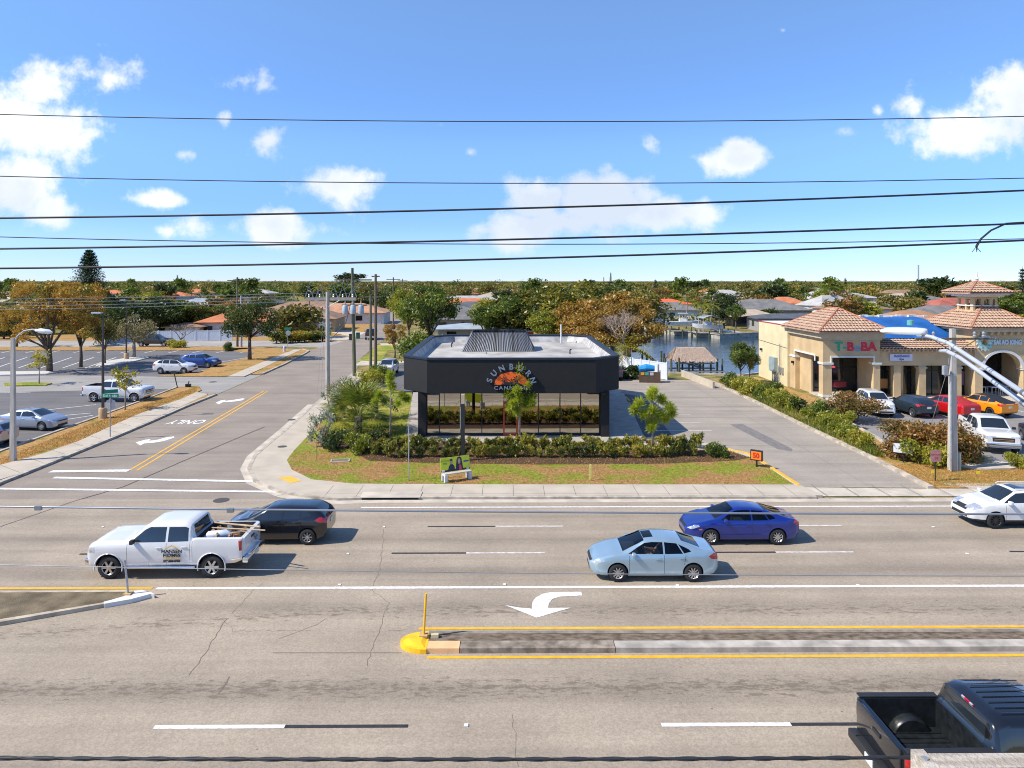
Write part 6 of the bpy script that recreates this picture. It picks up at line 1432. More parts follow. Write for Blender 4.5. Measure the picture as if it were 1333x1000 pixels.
m = MB(); m.box((-.2,-.2,1.75), (3.2,1.8,.12), M=Matrix.Rotation(.28, 3, 'Y')); m.build('lift_ramp', mat('ramp_grey', (.25,.25,.26), .7), t)
pp = MB
for i, (u, v, hh) in enumerate(((836,487,2.6),(842,484,2.2),(861,486,2.9),(864.5,486,2.6),(874,492,2.4),(884,492,2.5),(866,489,2.2))):
    c = G(u, v+6, -1.2); t = MB(); t.tube([(0,0,-.5),(0,0,hh+.4)], .12, 8); o = t.build('mooring_pile', PILE); o.location = (c.x, c.y, -1.2); tag(o, 'green timber mooring pile in the water behind the white gate, %s' % ('leftmost','second from left','third from left','right of the tall pair','beside the hut','under the hut eave','just left of the hut')[i], 'pile', 'mooring piles behind the white gate')
def boat(label, p, rz, L_=6.5, col_=(.62,.62,.6), tower=False, z=.6):
    t = thing('motor_boat', label, 'boat', (p[0], p[1], z), rz, 'boats on lifts across the canal'); m = MB(); n = 9; vs = []
    for i in range(n):
        f = i/(n-1); x = L_*(f-.5); w = 1.1*min(1, (1-f)*2.6)**.55 if f > .6 else 1.1; zt = .95+.35*f*f; k = .25+.5*max(0,f-.6)
        vs += [(x,-w,zt),(x,-w*.75,k),(x,0,k-.22 if f < .95 else k+.2),(x,w*.75,k),(x,w,zt)]
    m.add(vs, [(i*5+j,(i+1)*5+j,(i+1)*5+j+1,i*5+j+1) for i in range(n-1) for j in range(4)]+[(0,1,2,3,4)]+[(i*5,i*5+4,(i+1)*5+4,(i+1)*5) for i in range(n-1)]); m.build('hull', mat('hull%g' % col_[0], col_, .3, coat=.5), t, smooth=40)
    m = MB(); m.bx(-.9,.8,-.55,.55,1.0,1.65); m.build('console', WPL, t, bevel=.1)
    m = MB(); m.add([(.8,-.6,1.1),(.8,.6,1.1),(.3,.5,1.95),(.3,-.5,1.95)], [(0,1,2,3)]); m.build('windscreen', DARKG, t)
    m = MB(); m.box((-L_/2-.2,0,.8), (.4,.5,1.1)); m.build('outboard_motor', BLK, t, bevel=.08)
    if tower:
        for x in (-.8,.5):
            for y in (-.55,.55): m = MB(); m.tube([(x,y,1.5),(x,y,2.7)], .04, 5); m.build('top_post', STEEL, t)
        m = MB(); m.bx(-1.1,.8,-.8,.8,2.7,2.78); m.build('hard_top', WPL, t)
def dock(label, x0, x1, y0, y1, z=.1, canopy=None, cm=None):
    t = thing('boat_dock', label, 'dock', (x0, y0, 0), group='docks on the far canal bank'); m = MB(); m.bx(0,x1-x0,0,y1-y0,z,z+.15); m.build('deck', DECK, t)
    n = max(2, int((x1-x0)/2.2))
    for i in range(n+1):
        for y in (0, y1-y0): m = MB(); m.tube([((x1-x0)*i/n,y,-2),((x1-x0)*i/n,y,z+rnd.uniform(.4,1.2))], .14, 7); m.build('pile', PILE, t)
    if canopy:
        a, b_, hh = canopy
        for x in (a+.2, b_-.2):
            for y in (.3, y1-y0-.3): m = MB(); m.tube([(x,y,0),(x,y,hh)], .08, 6); m.build('canopy_post', PCON, t)
        m = MB(); n = 8; W_ = (b_-a); vs = []
        for i in range(n+1): f = i/n; vs += [(a+W_*f,-.4,hh+.55*math.sin(math.pi*f)), (a+W_*f,y1-y0+.4,hh+.55*math.sin(math.pi*f))]
        m.add(vs, [(2*i,2*i+2,2*i+3,2*i+1) for i in range(n)]); m.build('canopy', cm or WPL, t)
Yd = 139
X = lambda u, Y=Yd: S(u, 430, Y).x
dock('far left dock under a pale tin canopy', X(842,150), X(874,150), 150, 154, .1, (.4,4.6,3.0), mat('tin_tan', (.5,.46,.38), .6))
dock('middle dock below the white cruiser', X(872,144), X(905,144), 144, 147, .1)
dock('dock under a rounded grey canopy at the right of the far bank', X(907), X(956), Yd, Yd+4, .1, (1.2,4.9,3.1), mat('tin_grey', (.42,.45,.48), .5, metal=.3))
boat('white boat lifted under the pale tin canopy', (X(856,152)+0,152.5), R(5), 6, z=.9)
boat('white cruiser with a hard top on the middle dock', (X(889,146),145.5), R(-8), 7.5, (.66,.66,.65), True, z=1.1)
boat('white boat under the rounded grey canopy', (X(921,141),141), R(170), 6, (.6,.62,.63), z=.7)
b = MB(); b.box((0,0,.5), (5.5,2.2,.25), M=Matrix.Rotation(.12, 3, 'Y')); o = b.build('boat_ramp', WPL); o.location = (X(945,141), 141, 0); tag(o, 'tilted white gangway beside the grey canopy dock', 'ramp')
# shop side: parked small items
# ------------------------------------------------------------------ vegetation
import numpy as np
BARK = mat('bark', (.16,.12,.085), .95, c2=(.08,.06,.045), scale=4, bump=.6)
BARKP = mat('bark_pale', (.36,.31,.26), .95, c2=(.2,.17,.14), scale=3, bump=.5)
LM = dict(
 gold=leafmat('leaf_gold', [(.08,.05,.01),(.3,.16,.02),(.52,.27,.03),(.4,.28,.04),(.17,.17,.02)]),
 golden=leafmat('leaf_golden', [(.09,.07,.012),(.26,.16,.025),(.48,.26,.035),(.34,.22,.05),(.17,.18,.03)]),
 olive=leafmat('leaf_olive', [(0.046,0.051,0.010),(0.139,0.131,0.022),(0.264,0.203,0.036),(0.155,0.160,0.024)]),
 green=leafmat('leaf_green', [(0.023,0.043,0.007),(0.078,0.123,0.014),(0.171,0.217,0.024),(0.264,0.290,0.030)]),
 dark=leafmat('leaf_dark', [(0.012,0.023,0.007),(0.034,0.058,0.012),(0.070,0.102,0.018),(0.155,0.174,0.024)]),
 lime=leafmat('leaf_lime', [(.07,.1,.012),(.2,.24,.02),(.38,.36,.035),(.48,.4,.05)], .45),
 ficus=leafmat('leaf_ficus', [(0.016,0.029,0.007),(0.054,0.080,0.012),(0.186,0.174,0.018),(0.465,0.348,0.024)]),
 yellow=leafmat('leaf_yellow', [(0.186,0.174,0.012),(0.465,0.392,0.024),(0.620,0.478,0.036)], .45),
 rust=leafmat('leaf_rust', [(.05,.05,.015),(.12,.12,.02),(.27,.14,.03),(.38,.17,.04),(.13,.15,.03)]),
 croton=leafmat('leaf_croton', [(.015,.025,.006),(.06,.09,.012),(.22,.22,.025),(.52,.44,.05),(.46,.22,.05)]),
 silver=leafmat('leaf_silver', [(0.186,0.203,0.132),(0.419,0.435,0.300),(0.620,0.620,0.456)]),
 palm=leafmat('leaf_palm', [(0.039,0.065,0.010),(0.124,0.174,0.018),(0.310,0.290,0.036),(0.465,0.319,0.048)]),
 pine=leafmat('leaf_pine', [(.16,.2,.015),(.42,.5,.03),(.62,.62,.08)], .55),
 conifer=leafmat('leaf_conifer', [(0.012,0.026,0.012),(0.031,0.058,0.018),(0.062,0.094,0.024)], .2),
 grey=leafmat('leaf_grey', [(0.109,0.102,0.048),(0.232,0.203,0.084),(0.341,0.275,0.120)]),
 grass=leafmat('leaf_grass', [(0.171,0.189,0.018),(0.403,0.290,0.048),(0.589,0.319,0.084),(0.465,0.217,0.060)]),
 grassg=leafmat('leaf_grassg', [(.1,.14,.015),(.22,.24,.03),(.42,.34,.08),(.5,.4,.14)], .4))
def quads_mesh(name, c, t, b):
    n = len(c); v = np.empty((n, 4, 3)); v[:,0] = c-t-b*.55; v[:,1] = c+t*.1-b; v[:,2] = c+t; v[:,3] = c+t*.1+b
    me = bpy.data.meshes.new(name); me.vertices.add(n*4); me.vertices.foreach_set('co', v.reshape(-1).astype(np.float32))
    me.loops.add(n*4); me.loops.foreach_set('vertex_index', np.arange(n*4, dtype=np.int32)); me.polygons.add(n)
    me.polygons.foreach_set('loop_start', np.arange(0, n*4, 4, dtype=np.int32)); me.polygons.foreach_set('loop_total', np.full(n, 4, dtype=np.int32)); me.update(); me.validate(); return me
def unit(a): return a/np.maximum(np.linalg.norm(a, axis=1, keepdims=True), 1e-9)
def leaf_cloud(name, blobs, n, size, seed=0, asp=.45, shell=.5, up=.0, inner=.15):
    g = np.random.default_rng(seed); B = np.array([b[0] for b in blobs], float); Rr = np.array([b[1] if hasattr(b[1], '__len__') else (b[1],)*3 for b in blobs], float)
    w = (Rr.prod(axis=1))**(2/3); idx = g.choice(len(blobs), n, p=w/w.sum()); d = unit(g.normal(size=(n, 3)))
    k = np.where(g.random(n) < inner, g.uniform(.1, shell, n), g.uniform(shell, 1.06, n)); c = B[idx]+d*Rr[idx]*k[:,None]
    t = unit(g.normal(size=(n, 3))+d*.5+np.array([0,0,up])); b = unit(np.cross(t, g.normal(size=(n, 3))+d*.6)); s = size*g.uniform(.6, 1.35, n)[:,None]
    return quads_mesh(name, c, t*s, b*s*asp)
PROTO = {}
def limbs(h, crown, nl, r0, seed, split=.35, lean=0):
    """tapered trunk, limbs reaching to each clump of the crown"""
    r = random.Random(seed); m = MB(); top = Vector((lean*h, 0, h*split)); m.tube([(0,0,-.2),(lean*h*.4, r.uniform(-.1,.1), h*split*.5), top], [r0*1.25, r0, r0*.8], 9)
    for (c, rad) in crown[:nl]:
        c = Vector(c); mid = top.lerp(c, .5)+Vector((r.uniform(-.3,.3), r.uniform(-.3,.3), r.uniform(-.1,.35)))*h*.1
        m.tube([top-Vector((0,0,.1)), mid, c], [r0*.55, r0*.33, r0*.1], 6)
        for k in range(2):
            e = c+Vector((r.uniform(-1,1), r.uniform(-1,1), r.uniform(-.2,1)))*(rad if not hasattr(rad,'__len__') else rad[0])*.8; m.tube([mid, mid.lerp(e, .6), e], [r0*.22, r0*.12, r0*.04], 5)
    return m
def broad(key, h, rad, n, size, mm_, seed, nb=14, split=.3, bark=BARK, r0=.22, flat=1., lean=0, br=(.3,.5), low=.35, inner=.15):
    r = random.Random(seed); cr = []
    for i in range(nb):
        a = 2*math.pi*i/nb*2.4+r.random(); q = rad*math.sqrt(r.random())*.72; z = h*(low+(1-low)*r.uniform(.18,.82)*(1-.35*(q/rad)**2))
        br_ = rad*r.uniform(*br); z = min(z, h-br_*.75*flat); cr.append(((q*math.cos(a)+lean*h*.8, q*math.sin(a), z), (br_, br_, br_*.78*flat)))
    PROTO[key] = (limbs(h, cr, min(nb, 8), r0, seed, split, lean).mesh(key+'_trunk'), leaf_cloud(key+'_crown', cr, n, size, seed, inner=inner), bark, mm_, h)
    PROTO[key] = PROTO[key][:4]+(max(v.co.z for v in PROTO[key][1].vertices),)
broad('gold', 11, 5.0, 6500, .16, LM['gold'], 1, 34, .2, BARK, .26, .85, br=(.13,.24), low=.16, inner=.05)
broad('golden', 9, 4.4, 6500, .17, LM['golden'], 15, 30, .25, BARKP, .2, .9, br=(.16,.28), low=.12, inner=.08)
broad('olive', 7, 3.6, 3600, .2, LM['olive'], 2, 16)
broad('green', 9, 4.2, 6000, .2, LM['green'], 3, 22, br=(.22,.36), inner=.08)
broad('yellowgreen', 9, 4.0, 6000, .2, LM['lime'], 4, 22, br=(.2,.36), inner=.08)
broad('dark', 7.5, 4.2, 4200, .22, LM['dark'], 5, 18)
broad('ficus', 9, 5.5, 9500, .24, LM['ficus'], 6, 34, br=(.2,.3), low=.1, inner=.06)
broad('oak', 8, 4.3, 6000, .17, LM['dark'], 7, 24, .35, br=(.2,.32), inner=.05)
broad('grey', 6, 3.3, 2600, .15, LM['grey'], 8, 16, .4, BARKP, br=(.22,.34), inner=.05)
broad('small_yellow', 4, 1.5, 420, .13, LM['yellow'], 9, 12, .4, BARKP, .05, br=(.2,.34), inner=.3)
broad('small_olive', 4, 1.6, 700, .1, LM['olive'], 10, 12, .35, BARKP, .05, br=(.2,.34))
broad('bush', 2.2, 1.6, 5200, .085, LM['rust'], 11, 14, .1, BARK, .1, br=(.35,.5), low=.0)
broad('bush_green', 1.8, 1.3, 2800, .09, LM['green'], 12, 12, .1, BARK, .08, br=(.35,.5), low=.0)
broad('bush_lime', 1.3, 1.0, 2000, .085, LM['lime'], 13, 10, .1, BARK, .06, br=(.35,.5), low=.0)
broad('bush_dark', 1.6, 1.3, 1500, .13, LM['dark'], 14, 10, .1, BARK, .06, br=(.35,.5), low=.0)
broad('far_green', 8, 4.3, 900, .5, LM['green'], 21, 12, low=.12); broad('far_olive', 7, 4.2, 900, .5, LM['olive'], 22, 12, low=.12); broad('far_dark', 8, 4.6, 900, .5, LM['dark'], 23, 12, low=.12)
broad('far_gold', 7, 3.8, 900, .45, LM['rust'], 24, 12, low=.15); broad('far_lime', 6, 3.5, 800, .45, LM['lime'], 25, 10, low=.12)
def palm(key, h, nf, fl, mm_, seed, nl=16, lw=.06, curve=.1, droop=1.1):
    r = random.Random(seed); m = MB(); P_ = [Vector((curve*h*(i/6)**2, 0, h*i/6-.2*(i == 0))) for i in range(7)]; m.tube(P_, [.2,.16,.14,.13,.12,.12,.14], 8); top = P_[-1]
    C_, T_, B_ = [], [], []
    for f in range(nf):
        az = f*2.4+r.uniform(-.2,.2); el = r.uniform(-.35, 1.25); L_ = fl*r.uniform(.8, 1.1); p = top.copy(); d = Vector((math.cos(az)*math.cos(el), math.sin(az)*math.cos(el), math.sin(el))); prev = p
        for k in range(nl):
            d = (d+Vector((0,0,-droop/nl*(.6+k/nl)))).normalized(); q = p+d*L_/nl; sd = d.cross(Vector((0,0,1)))
            if sd.length < .05: sd = Vector((1,0,0))
            sd.normalize()
            C_.append((p+q)/2); T_.append(d*L_/nl*.6); B_.append(sd*.025)
            ll = fl*.26*math.sin(math.pi*(.12+.86*k/nl))**.6
            for s in (-1, 1):
                t_ = (sd*s+d*.55+Vector((0,0,-.35))).normalized(); c_ = q+t_*ll*.5; C_.append(c_); T_.append(t_*ll*.5); B_.append(t_.cross(Vector((0,0,1))).normalized()*lw)
            p = q
    PROTO[key] = (m.mesh(key+'_trunk'), quads_mesh(key+'_crown', np.array([tuple(x) for x in C_]), np.array([tuple(x) for x in T_]), np.array([tuple(x) for x in B_])), BARKP, mm_, h+fl*.35)
palm('coconut', 7.5, 20, 3.4, LM['palm'], 31, 14, .075); palm('queen', 6, 16, 2.4, LM['palm'], 32, 10, .06); palm('areca', 1.6, 26, 2.2, LM['palm'], 33, 10, .05, 0, .9)
def fanpalm(key, h, nf, mm_, seed, fr=.85):
    r = random.Random(seed); m = MB(); m.tube([(0,0,-.1),(.05,0,h)], [.24,.2], 9); C_, T_, B_ = [], [], []
    for f in range(nf):
        az = f*2.4+r.uniform(-.2,.2); el = r.uniform(-.6, 1.3); d = Vector((math.cos(az)*math.cos(el), math.sin(az)*math.cos(el), math.sin(el))); L_ = r.uniform(.8,1.3)*fr
        hub = Vector((0,0,h))+d*L_; C_.append(Vector((0,0,h))+d*L_/2); T_.append(d*L_/2); s0 = d.cross(Vector((0,0,1))).normalized(); B_.append(s0*.02); nn = s0.cross(d)
        for k in range(17):
            a_ = (k-8)/8*1.75; t_ = (d*math.cos(a_)+s0*math.sin(a_)+Vector((0,0,-.3-.1*r.random()))).normalized(); ll = .95*fr*(1-.25*abs(a_)/1.75); C_.append(hub+t_*ll*.5); T_.append(t_*ll*.5); B_.append(t_.cross(nn).normalized()*.035)
    PROTO[key] = (m.mesh(key+'_trunk'), quads_mesh(key+'_crown', *[np.array([tuple(x) for x in q_]) for q_ in (C_, T_, B_)]), BARK, mm_, h+1.4*fr)
fanpalm('sabal', 1.0, 50, LM['palm'], 41, 1.25)
def pine(key, h, seed, clusters):
    r = random.Random(seed); m = MB(); m.tube([(0,0,-.1),(.03,0,h*.5),(0,.02,h*.93)], [.075,.055,.03], 7); g = np.random.default_rng(seed); C_, T_, B_ = [], [], []
    for (x, y, z, rad) in clusters:
        m.tube([(0,0,max(.3,z-abs(x)*.3-.1)),(x*.6,y*.6,z-.08),(x,y,z)], [.03,.02,.012], 5); n = int(1500*rad)
        d = unit(g.normal(size=(n, 3))+np.array([x*.2, y*.2, .45])); st = np.array([x,y,z])+g.normal(size=(n,3))*rad*.24; L_ = g.uniform(.12,.2,n)[:,None]
        C_.append(st+d*L_); T_.append(d*L_); B_.append(unit(np.cross(d, g.normal(size=(n,3))))*.015)
    PROTO[key] = (m.mesh(key+'_trunk'), quads_mesh(key+'_crown', np.concatenate(C_), np.concatenate(T_), np.concatenate(B_)), BARKP, LM['pine'], h)
r_ = random.Random(5)
pine('pine_full', 4.6, 51, [(0,0,4.25,.42),(.05,0,3.7,.4),(-.45,.1,3.35,.38),(.5,-.1,3.3,.36),(-.15,-.3,2.95,.4),(.15,.3,2.9,.36),(-.75,0,2.75,.36),(.8,.1,2.6,.38),(0,-.2,2.45,.36),(-.4,-.2,2.2,.34),(.35,-.1,2.1,.3),(-.6,.2,1.85,.28),(.75,-.2,2.2,.34),(-.15,0,1.6,.28)])
pine('pine_sparse', 4.6, 52, [(0,0,4.3,.4),(-.05,0,3.9,.42),(.1,0,3.5,.34),(-.85,.1,3.0,.34),(.9,0,2.9,.36),(-1.1,-.1,2.6,.22),(1.25,.1,2.7,.22),(.6,-.3,2.5,.22),(-.5,.3,2.5,.2)])
pine('pine_round', 4.0, 53, [(.05,0,3.7,.36),(-.05,0,3.4,.36),(.55,.1,3.2,.36),(-.75,0,3.0,.34),(-1.0,.1,2.6,.34),(.95,-.1,2.8,.36),(0,-.1,2.6,.38),(.5,0,2.3,.38),(-.45,0,2.35,.36),(1.15,.1,2.4,.32),(.05,.1,1.9,.36),(-.1,-.1,1.6,.26),(.8,.2,2.0,.24)])
def conifer(key, h, rad, n, seed, tiers=16):
    g = np.random.default_rng(seed); m = MB(); m.tube([(0,0,-.2),(0,0,h)], [.3,.04], 8); C_, T_, B_ = [], [], []
    for k in range(tiers):
        z = h*(.12+.86*k/tiers); R_ = rad*(1-(k/tiers))**.75*(1 if k > 2 else .8)+.3
        for a in range(9):
            az = a*.698+k*.4+g.uniform(-.1,.1); RR = R_*g.uniform(.8,1.1); q = int(n/tiers/9); f = g.uniform(.1,1,q); up_ = .22*RR
            c = np.stack([np.cos(az)*RR*f, np.sin(az)*RR*f, z+up_*f**2], 1)+g.normal(size=(q,3))*.16*(1+.3*R_); d = np.tile([np.cos(az), np.sin(az), .35], (q,1))+g.normal(size=(q,3))*.5; d = unit(d)
            C_.append(c); T_.append(d*.32); B_.append(unit(np.cross(d, g.normal(size=(q,3))))*.11)
    PROTO[key] = (m.mesh(key+'_trunk'), quads_mesh(key+'_crown', np.concatenate(C_), np.concatenate(T_), np.concatenate(B_)), BARK, LM['conifer'], h)
conifer('norfolk', 20, 6.6, 11000, 61); conifer('slim_conifer', 14, 2.0, 1400, 62, 11)
def bare(key, h, seed, depth=5, mm_=BARKP, spread=.75, r0=.14):
    r = random.Random(seed); m = MB()
    def rec(p, d, L_, rad, k):
        q = p+d*L_; m.tube([p, (p+q)/2+Vector((r.uniform(-1,1),r.uniform(-1,1),r.uniform(-1,1)))*L_*.08, q], [rad, rad*.85, rad*.65], 5 if k > 2 else 4, cap=False)
        if k == 0: return
        for i in range(3 if k > 1 else 4):
            nd = (d+Vector((r.uniform(-1,1), r.uniform(-1,1), r.uniform(-.35,.8)))*spread).normalized(); rec(q, nd, L_*r.uniform(.62,.85), rad*.6, k-1)
    rec(Vector((0,0,-.1)), Vector((.1,0,1)).normalized(), h*.28, r0, depth)
    PROTO[key] = (m.mesh(key+'_trunk'), None, mm_, None, h)
bare('bare', 4.6, 71); bare('bare_big', 9, 72, 6, mat('bark_pink', (.42,.33,.27), .95, var=.2), .7, .16)
for k in list(PROTO):
    tm, cm, bm_, lm_, h = PROTO[k]; tm.materials.append(bm_)
    tm.polygons.foreach_set('use_smooth', [True]*len(tm.polygons))
    if cm: cm.materials.append(lm_)
def tree(key, label, cat, loc, s, rz=0., group=None, name=None, sw=1., parts=True):
    tm, cm, bm_, lm_, h = PROTO[key]
    t = thing(name or cat.replace(' ', '_'), label, cat, loc, rz, group); t.scale = (s*sw, s*sw, s)
    o = bpy.data.objects.new('trunk', tm); col.objects.link(o); o.parent = t
    if cm: o = bpy.data.objects.new('crown' if cat not in ('shrub','hedge plant') else 'foliage', cm); col.objects.link(o); o.parent = t
    return t
def plant(key, label, cat, u, v, vt, sw=1., rz=None, z=0., group=None, name=None):
    b = G(u, v); h = S(u, vt, b.y).z-z; return tree(key, label, cat, (b.x, b.y, z), h/PROTO[key][4], rnd.uniform(0, 6.28) if rz is None else rz, group, name, sw)
# near the shop
plant('pine_full', 'young pine standing right in front of the shop sign', 'pine tree', 676, 574, 473, .95, 0, .14)
plant('pine_sparse', 'young pine with a small round top left of the shop', 'pine tree', 508, 576, 483, .9, 0, .14)
plant('pine_round', 'young open pine between shop parking and hedge at the right', 'pine tree', 849, 596, 503, 1.0, 0, .14)
plant('sabal', 'bushy fan palm in the middle of the corner bed', 'palm', 466, 566, 505, 1.1, .4, .14)
plant('sabal', 'lower fan palm behind the bushy one near the pavement', 'palm', 446, 546, 503, .95, 2.1, .14)
plant('areca', 'feathery palm clump between fan palm and lawn', 'palm', 490, 548, 500, .7, 1.1, .14)
PROTO['silver'] = (bpy.data.meshes['bush_trunk'], leaf_cloud('silver_crown', [((rnd.uniform(-.9,.9), rnd.uniform(-.8,.8), rnd.uniform(.4,1.9)), rnd.uniform(.25,.4)) for i in range(16)], 1300, .09, 81, shell=.2), BARKP, LM['silver'], 2.3); PROTO['silver'][1].materials.append(LM['silver'])
plant('silver', 'silvery grey shrub leaning over the pavement edge', 'shrub', 419, 582, 528, .8, 0, .14)
plant('silver', 'second silvery shrub behind the fan palms by the pole', 'shrub', 434, 551, 500, .75, 2, .14)
plant('silver', 'pale shrub at the foot of the green brown pole', 'shrub', 458, 521, 486, .9, 4, .14)
plant('bush_dark', 'dark low shrub under the silvery shrub', 'shrub', 440, 588, 558, 1.1, 1, .14)
plant('bush_lime', 'round yellow green shrub at the left end of the hedge', 'shrub', 468, 592, 562, .95, 1, .14)
plant('bush_dark', 'dark shrub in the bed right of the fan palm trunk', 'shrub', 494, 576, 556, 1.2, 3, .14)
plant('bush_lime', 'yellow green shrub beside the white SUV behind the shop', 'shrub', 486, 503, 478, 1.2, 3, .14)
plant('bush_green', 'green shrub at the left corner of the rear lot', 'shrub', 494, 493, 472, 1.0, 3, .14)
crv = []
for i in range(3):
    r = random.Random(90+i); bl = [((r.uniform(-.5,.5), r.uniform(-.35,.35), r.uniform(.25,.95)), r.uniform(.18,.3)) for k in range(11)]
    me = leaf_cloud('croton%d' % i, bl, 900, .1, 90+i, asp=.34, up=.8); me.materials.append(LM['croton']); st = MB()
    for k in range(6): st.tube([(0,0,-.05),(r.uniform(-.3,.3), r.uniform(-.2,.2), .7)], .015, 4)
    sm_ = st.mesh('croton_stem%d' % i); sm_.materials.append(BARK); PROTO['cr%d' % i] = (sm_, me, BARK, LM['croton'], 1.2)
ORD = 'first second third fourth fifth sixth seventh eighth ninth tenth eleventh twelfth thirteenth fourteenth fifteenth sixteenth seventeenth eighteenth nineteenth twentieth'.split()
def nth(k): return ORD[k] if k < 20 else ('twenty '+ORD[k-20] if k < 29 else ('thirtieth' if k == 29 else 'thirty '+ORD[k-30]))
cnt = [0, 0]
us = list(range(478, 950, 14))
for i, u in enumerate(us):
    v = 598-6*max(0, (505-u))/30 + (0 if u < 880 else -2)
    for row in (0, 1):
        b = G(u+row*7+rnd.uniform(-2,2), v-row*10); 
        if row and (u < 490 or u > 905): continue
        if 902 < u < 914: continue
        w_ = 'front' if not row else 'back'
        near = nth(cnt[row]); cnt[row] += 1
        tree('cr%d' % rnd.randrange(3), 'red tipped croton in the %s row of the shop hedge, %s from the left' % (w_, near), 'shrub', (b.x, b.y, .14), rnd.uniform(.52,.88), rnd.uniform(0,6.28), 'croton hedge in front of the shop', 'croton_shrub')
plant('bush_green', 'loose green shrub standing apart right of the hedge gap', 'shrub', 934, 598, 574, 1.0, 2, .14)
# left lot
plant('gold', 'big golden brown tree with forked pale trunk in the left lot', 'tree', 64, 484, 362, 1.0, 1.0)
plant('gold', 'golden crowned tree right of and touching the big golden one', 'tree', 105, 478, 363, .62, 2.6)
plant('norfolk', 'tall dark conifer rising above all other trees at left', 'conifer', 116, 398, 322, .95)
plant('small_yellow', 'thin sparse yellow tree before the big golden tree', 'tree', 51, 501, 455, 1.0, 1)
plant('small_yellow', 'small yellow leaved tree in front of the white pickup', 'tree', 163, 535, 476, 1.0, 2, .1)
plant('olive', 'slim leafy trunk on the gravel island beside the lot lamp', 'tree', 137, 474, 412, .5, 2)
plant('grey', 'grey leaved spreading tree on the gravel island', 'tree', 174, 466, 408, 1.0, 1)
plant('oak', 'dark spreading oak on the verge by the side street', 'tree', 325, 469, 388, .95, 3.5)
plant('bare', 'leafless crooked tree in front of the white fence', 'tree', 234, 452, 416, 1.3, 1)
plant('bush_lime', 'low green shrub at the foot of the leafless tree', 'shrub', 231, 453, 441, 1.5, 1)
plant('bush_green', 'small round topped shrub on a stem by the cross street', 'shrub', 297, 457, 444, .8, 1)
plant('olive', 'leaning olive tree left of the blue grey fence', 'tree', 106, 451, 404, .8, 1)
plant('gold', 'rusty tree at the far left edge beyond the lot', 'tree', 22, 452, 395, .8, 4)
isl_g = MB(); isl_g.prism(P((125,476.5),(140,471),(165,467),(190,464.5),(194,466.5),(176,471),(150,475.8),(130,478)), 0, .13); structure('gravel_island', isl_g, mat('gravel_white', (.6,.57,.52), .95, var=.35, scale=30, bump=1))
isl_g = MB(); isl_g.prism(P((-60,483),(0,485),(60,484.3),(72,486),(60,488),(0,489.5),(-60,489)), 0, .13); structure('gravel_island', isl_g, MATS['gravel_white'])
isl_g = MB(); isl_g.prism(P((5,500),(40,499),(68,500),(60,502.5),(20,503.5),(6,502.5)), 0, .12); structure('grass_island', isl_g, GR_green)
# behind the shop and along the side street
plant('green', 'tall bushy green tree behind the left corner of the shop', 'tree', 560, 468, 368, .85, 1)
plant('bush_green', 'leafy low growth under the tall green tree', 'shrub', 545, 470, 430, 1.3, 1)
plant('yellowgreen', 'yellow green tree leaning out over the side street lawn', 'tree', 532, 455, 372, .72, 2)
plant('gold', 'small orange leaved tree beside the side street lawn', 'tree', 514, 466, 420, .75, 2)
for i, (k_, u, v, vt, sw, lab) in enumerate((('yellowgreen',648,448,386,1.25,'yellow green tree left behind the roof screen'),('ficus',690,450,371,1.25,'tall dense fig tree behind the roof screen'),('ficus',738,452,363,1.35,'broad fig tree with a yellow flecked crown behind the shop'),('green',664,452,384,1.1,'mid green tree wedged between yellow green and fig trees'),
    ('golden',760,466,386,1.15,'golden brown tree behind the right half of the shop roof'),('golden',796,470,376,1.15,'taller golden tree behind the right corner of the shop roof'),('golden',776,476,402,1.1,'low golden tree just behind the roof parapet'),('golden',820,474,386,1.1,'brownish golden tree overhanging the left canal bank'),('olive',826,456,372,1.1,'olive green tree above the canal at its left bank'),('yellowgreen',710,462,402,1.1,'small yellow green tree low behind the roof'),('green',632,452,396,1.0,'green tree right of the grey tiled house'),('dark',800,440,366,1.6,'dark green tree rising behind the golden ones'))):
    plant(k_, lab, 'tree', u, v, vt, sw)
plant('bare_big', 'leafless pinkish branching tree over the canal edge', 'tree', 812, 480, 402, 1.3, 1)
plant('areca', 'drooping yellow green palm below the leafless tree', 'palm', 815, 482, 438, 1.0, 1)
plant('bush_dark', 'dark hedge block behind the parking beside the shop', 'shrub', 818, 492, 474, 1.6, 1); plant('bush_dark', 'second dark hedge block left of the bin pen', 'shrub', 829, 493, 476, 1.2, 1)
plant('green', 'leafy young tree between canal and plaza wall', 'tree', 964, 500, 443, .75, 2); plant('green', 'second leafy tree touching the plaza wall', 'tree', 976, 499, 452, .6, 4)
# planting between driveway and plaza
lst = [(945,510,480,'bush_green'),(958,514,486,'bush_lime'),(972,520,488,'bush_lime'),(990,526,494,'bush_green'),(1005,531,500,'bush_lime'),(1018,540,507,'bush_lime'),(1000,520,492,'bush_green'),(1032,541,512,'bush_dark'),(1048,552,525,'bush_lime'),(1060,552,516,'bush_green'),(1076,558,528,'bush_green'),(1086,572,542,'bush_lime'),(1100,580,548,'bush_lime'),(1115,588,556,'bush_lime'),(1068,562,532,'bush_lime'),(1088,562,530,'bush_lime')]
for i, (u, v, vt, k_) in enumerate(lst):
    side_ = 'beside the end of the canal wall' if u < 965 else 'below the electric box' if u < 1030 else 'in front of the corner tower' if u < 1080 else 'leading to the blank sign'
    u += 7; v -= 4; vt += 3
    plant(k_, '%s shrub %s, %s in the driveway hedge' % ({'bush_green':'mid green','bush_lime':'yellow green','bush_dark':'dark green'}[k_], side_, nth(i)), 'shrub', u, v, vt, .95, group='hedge shrubs beside the driveway', z=.1)
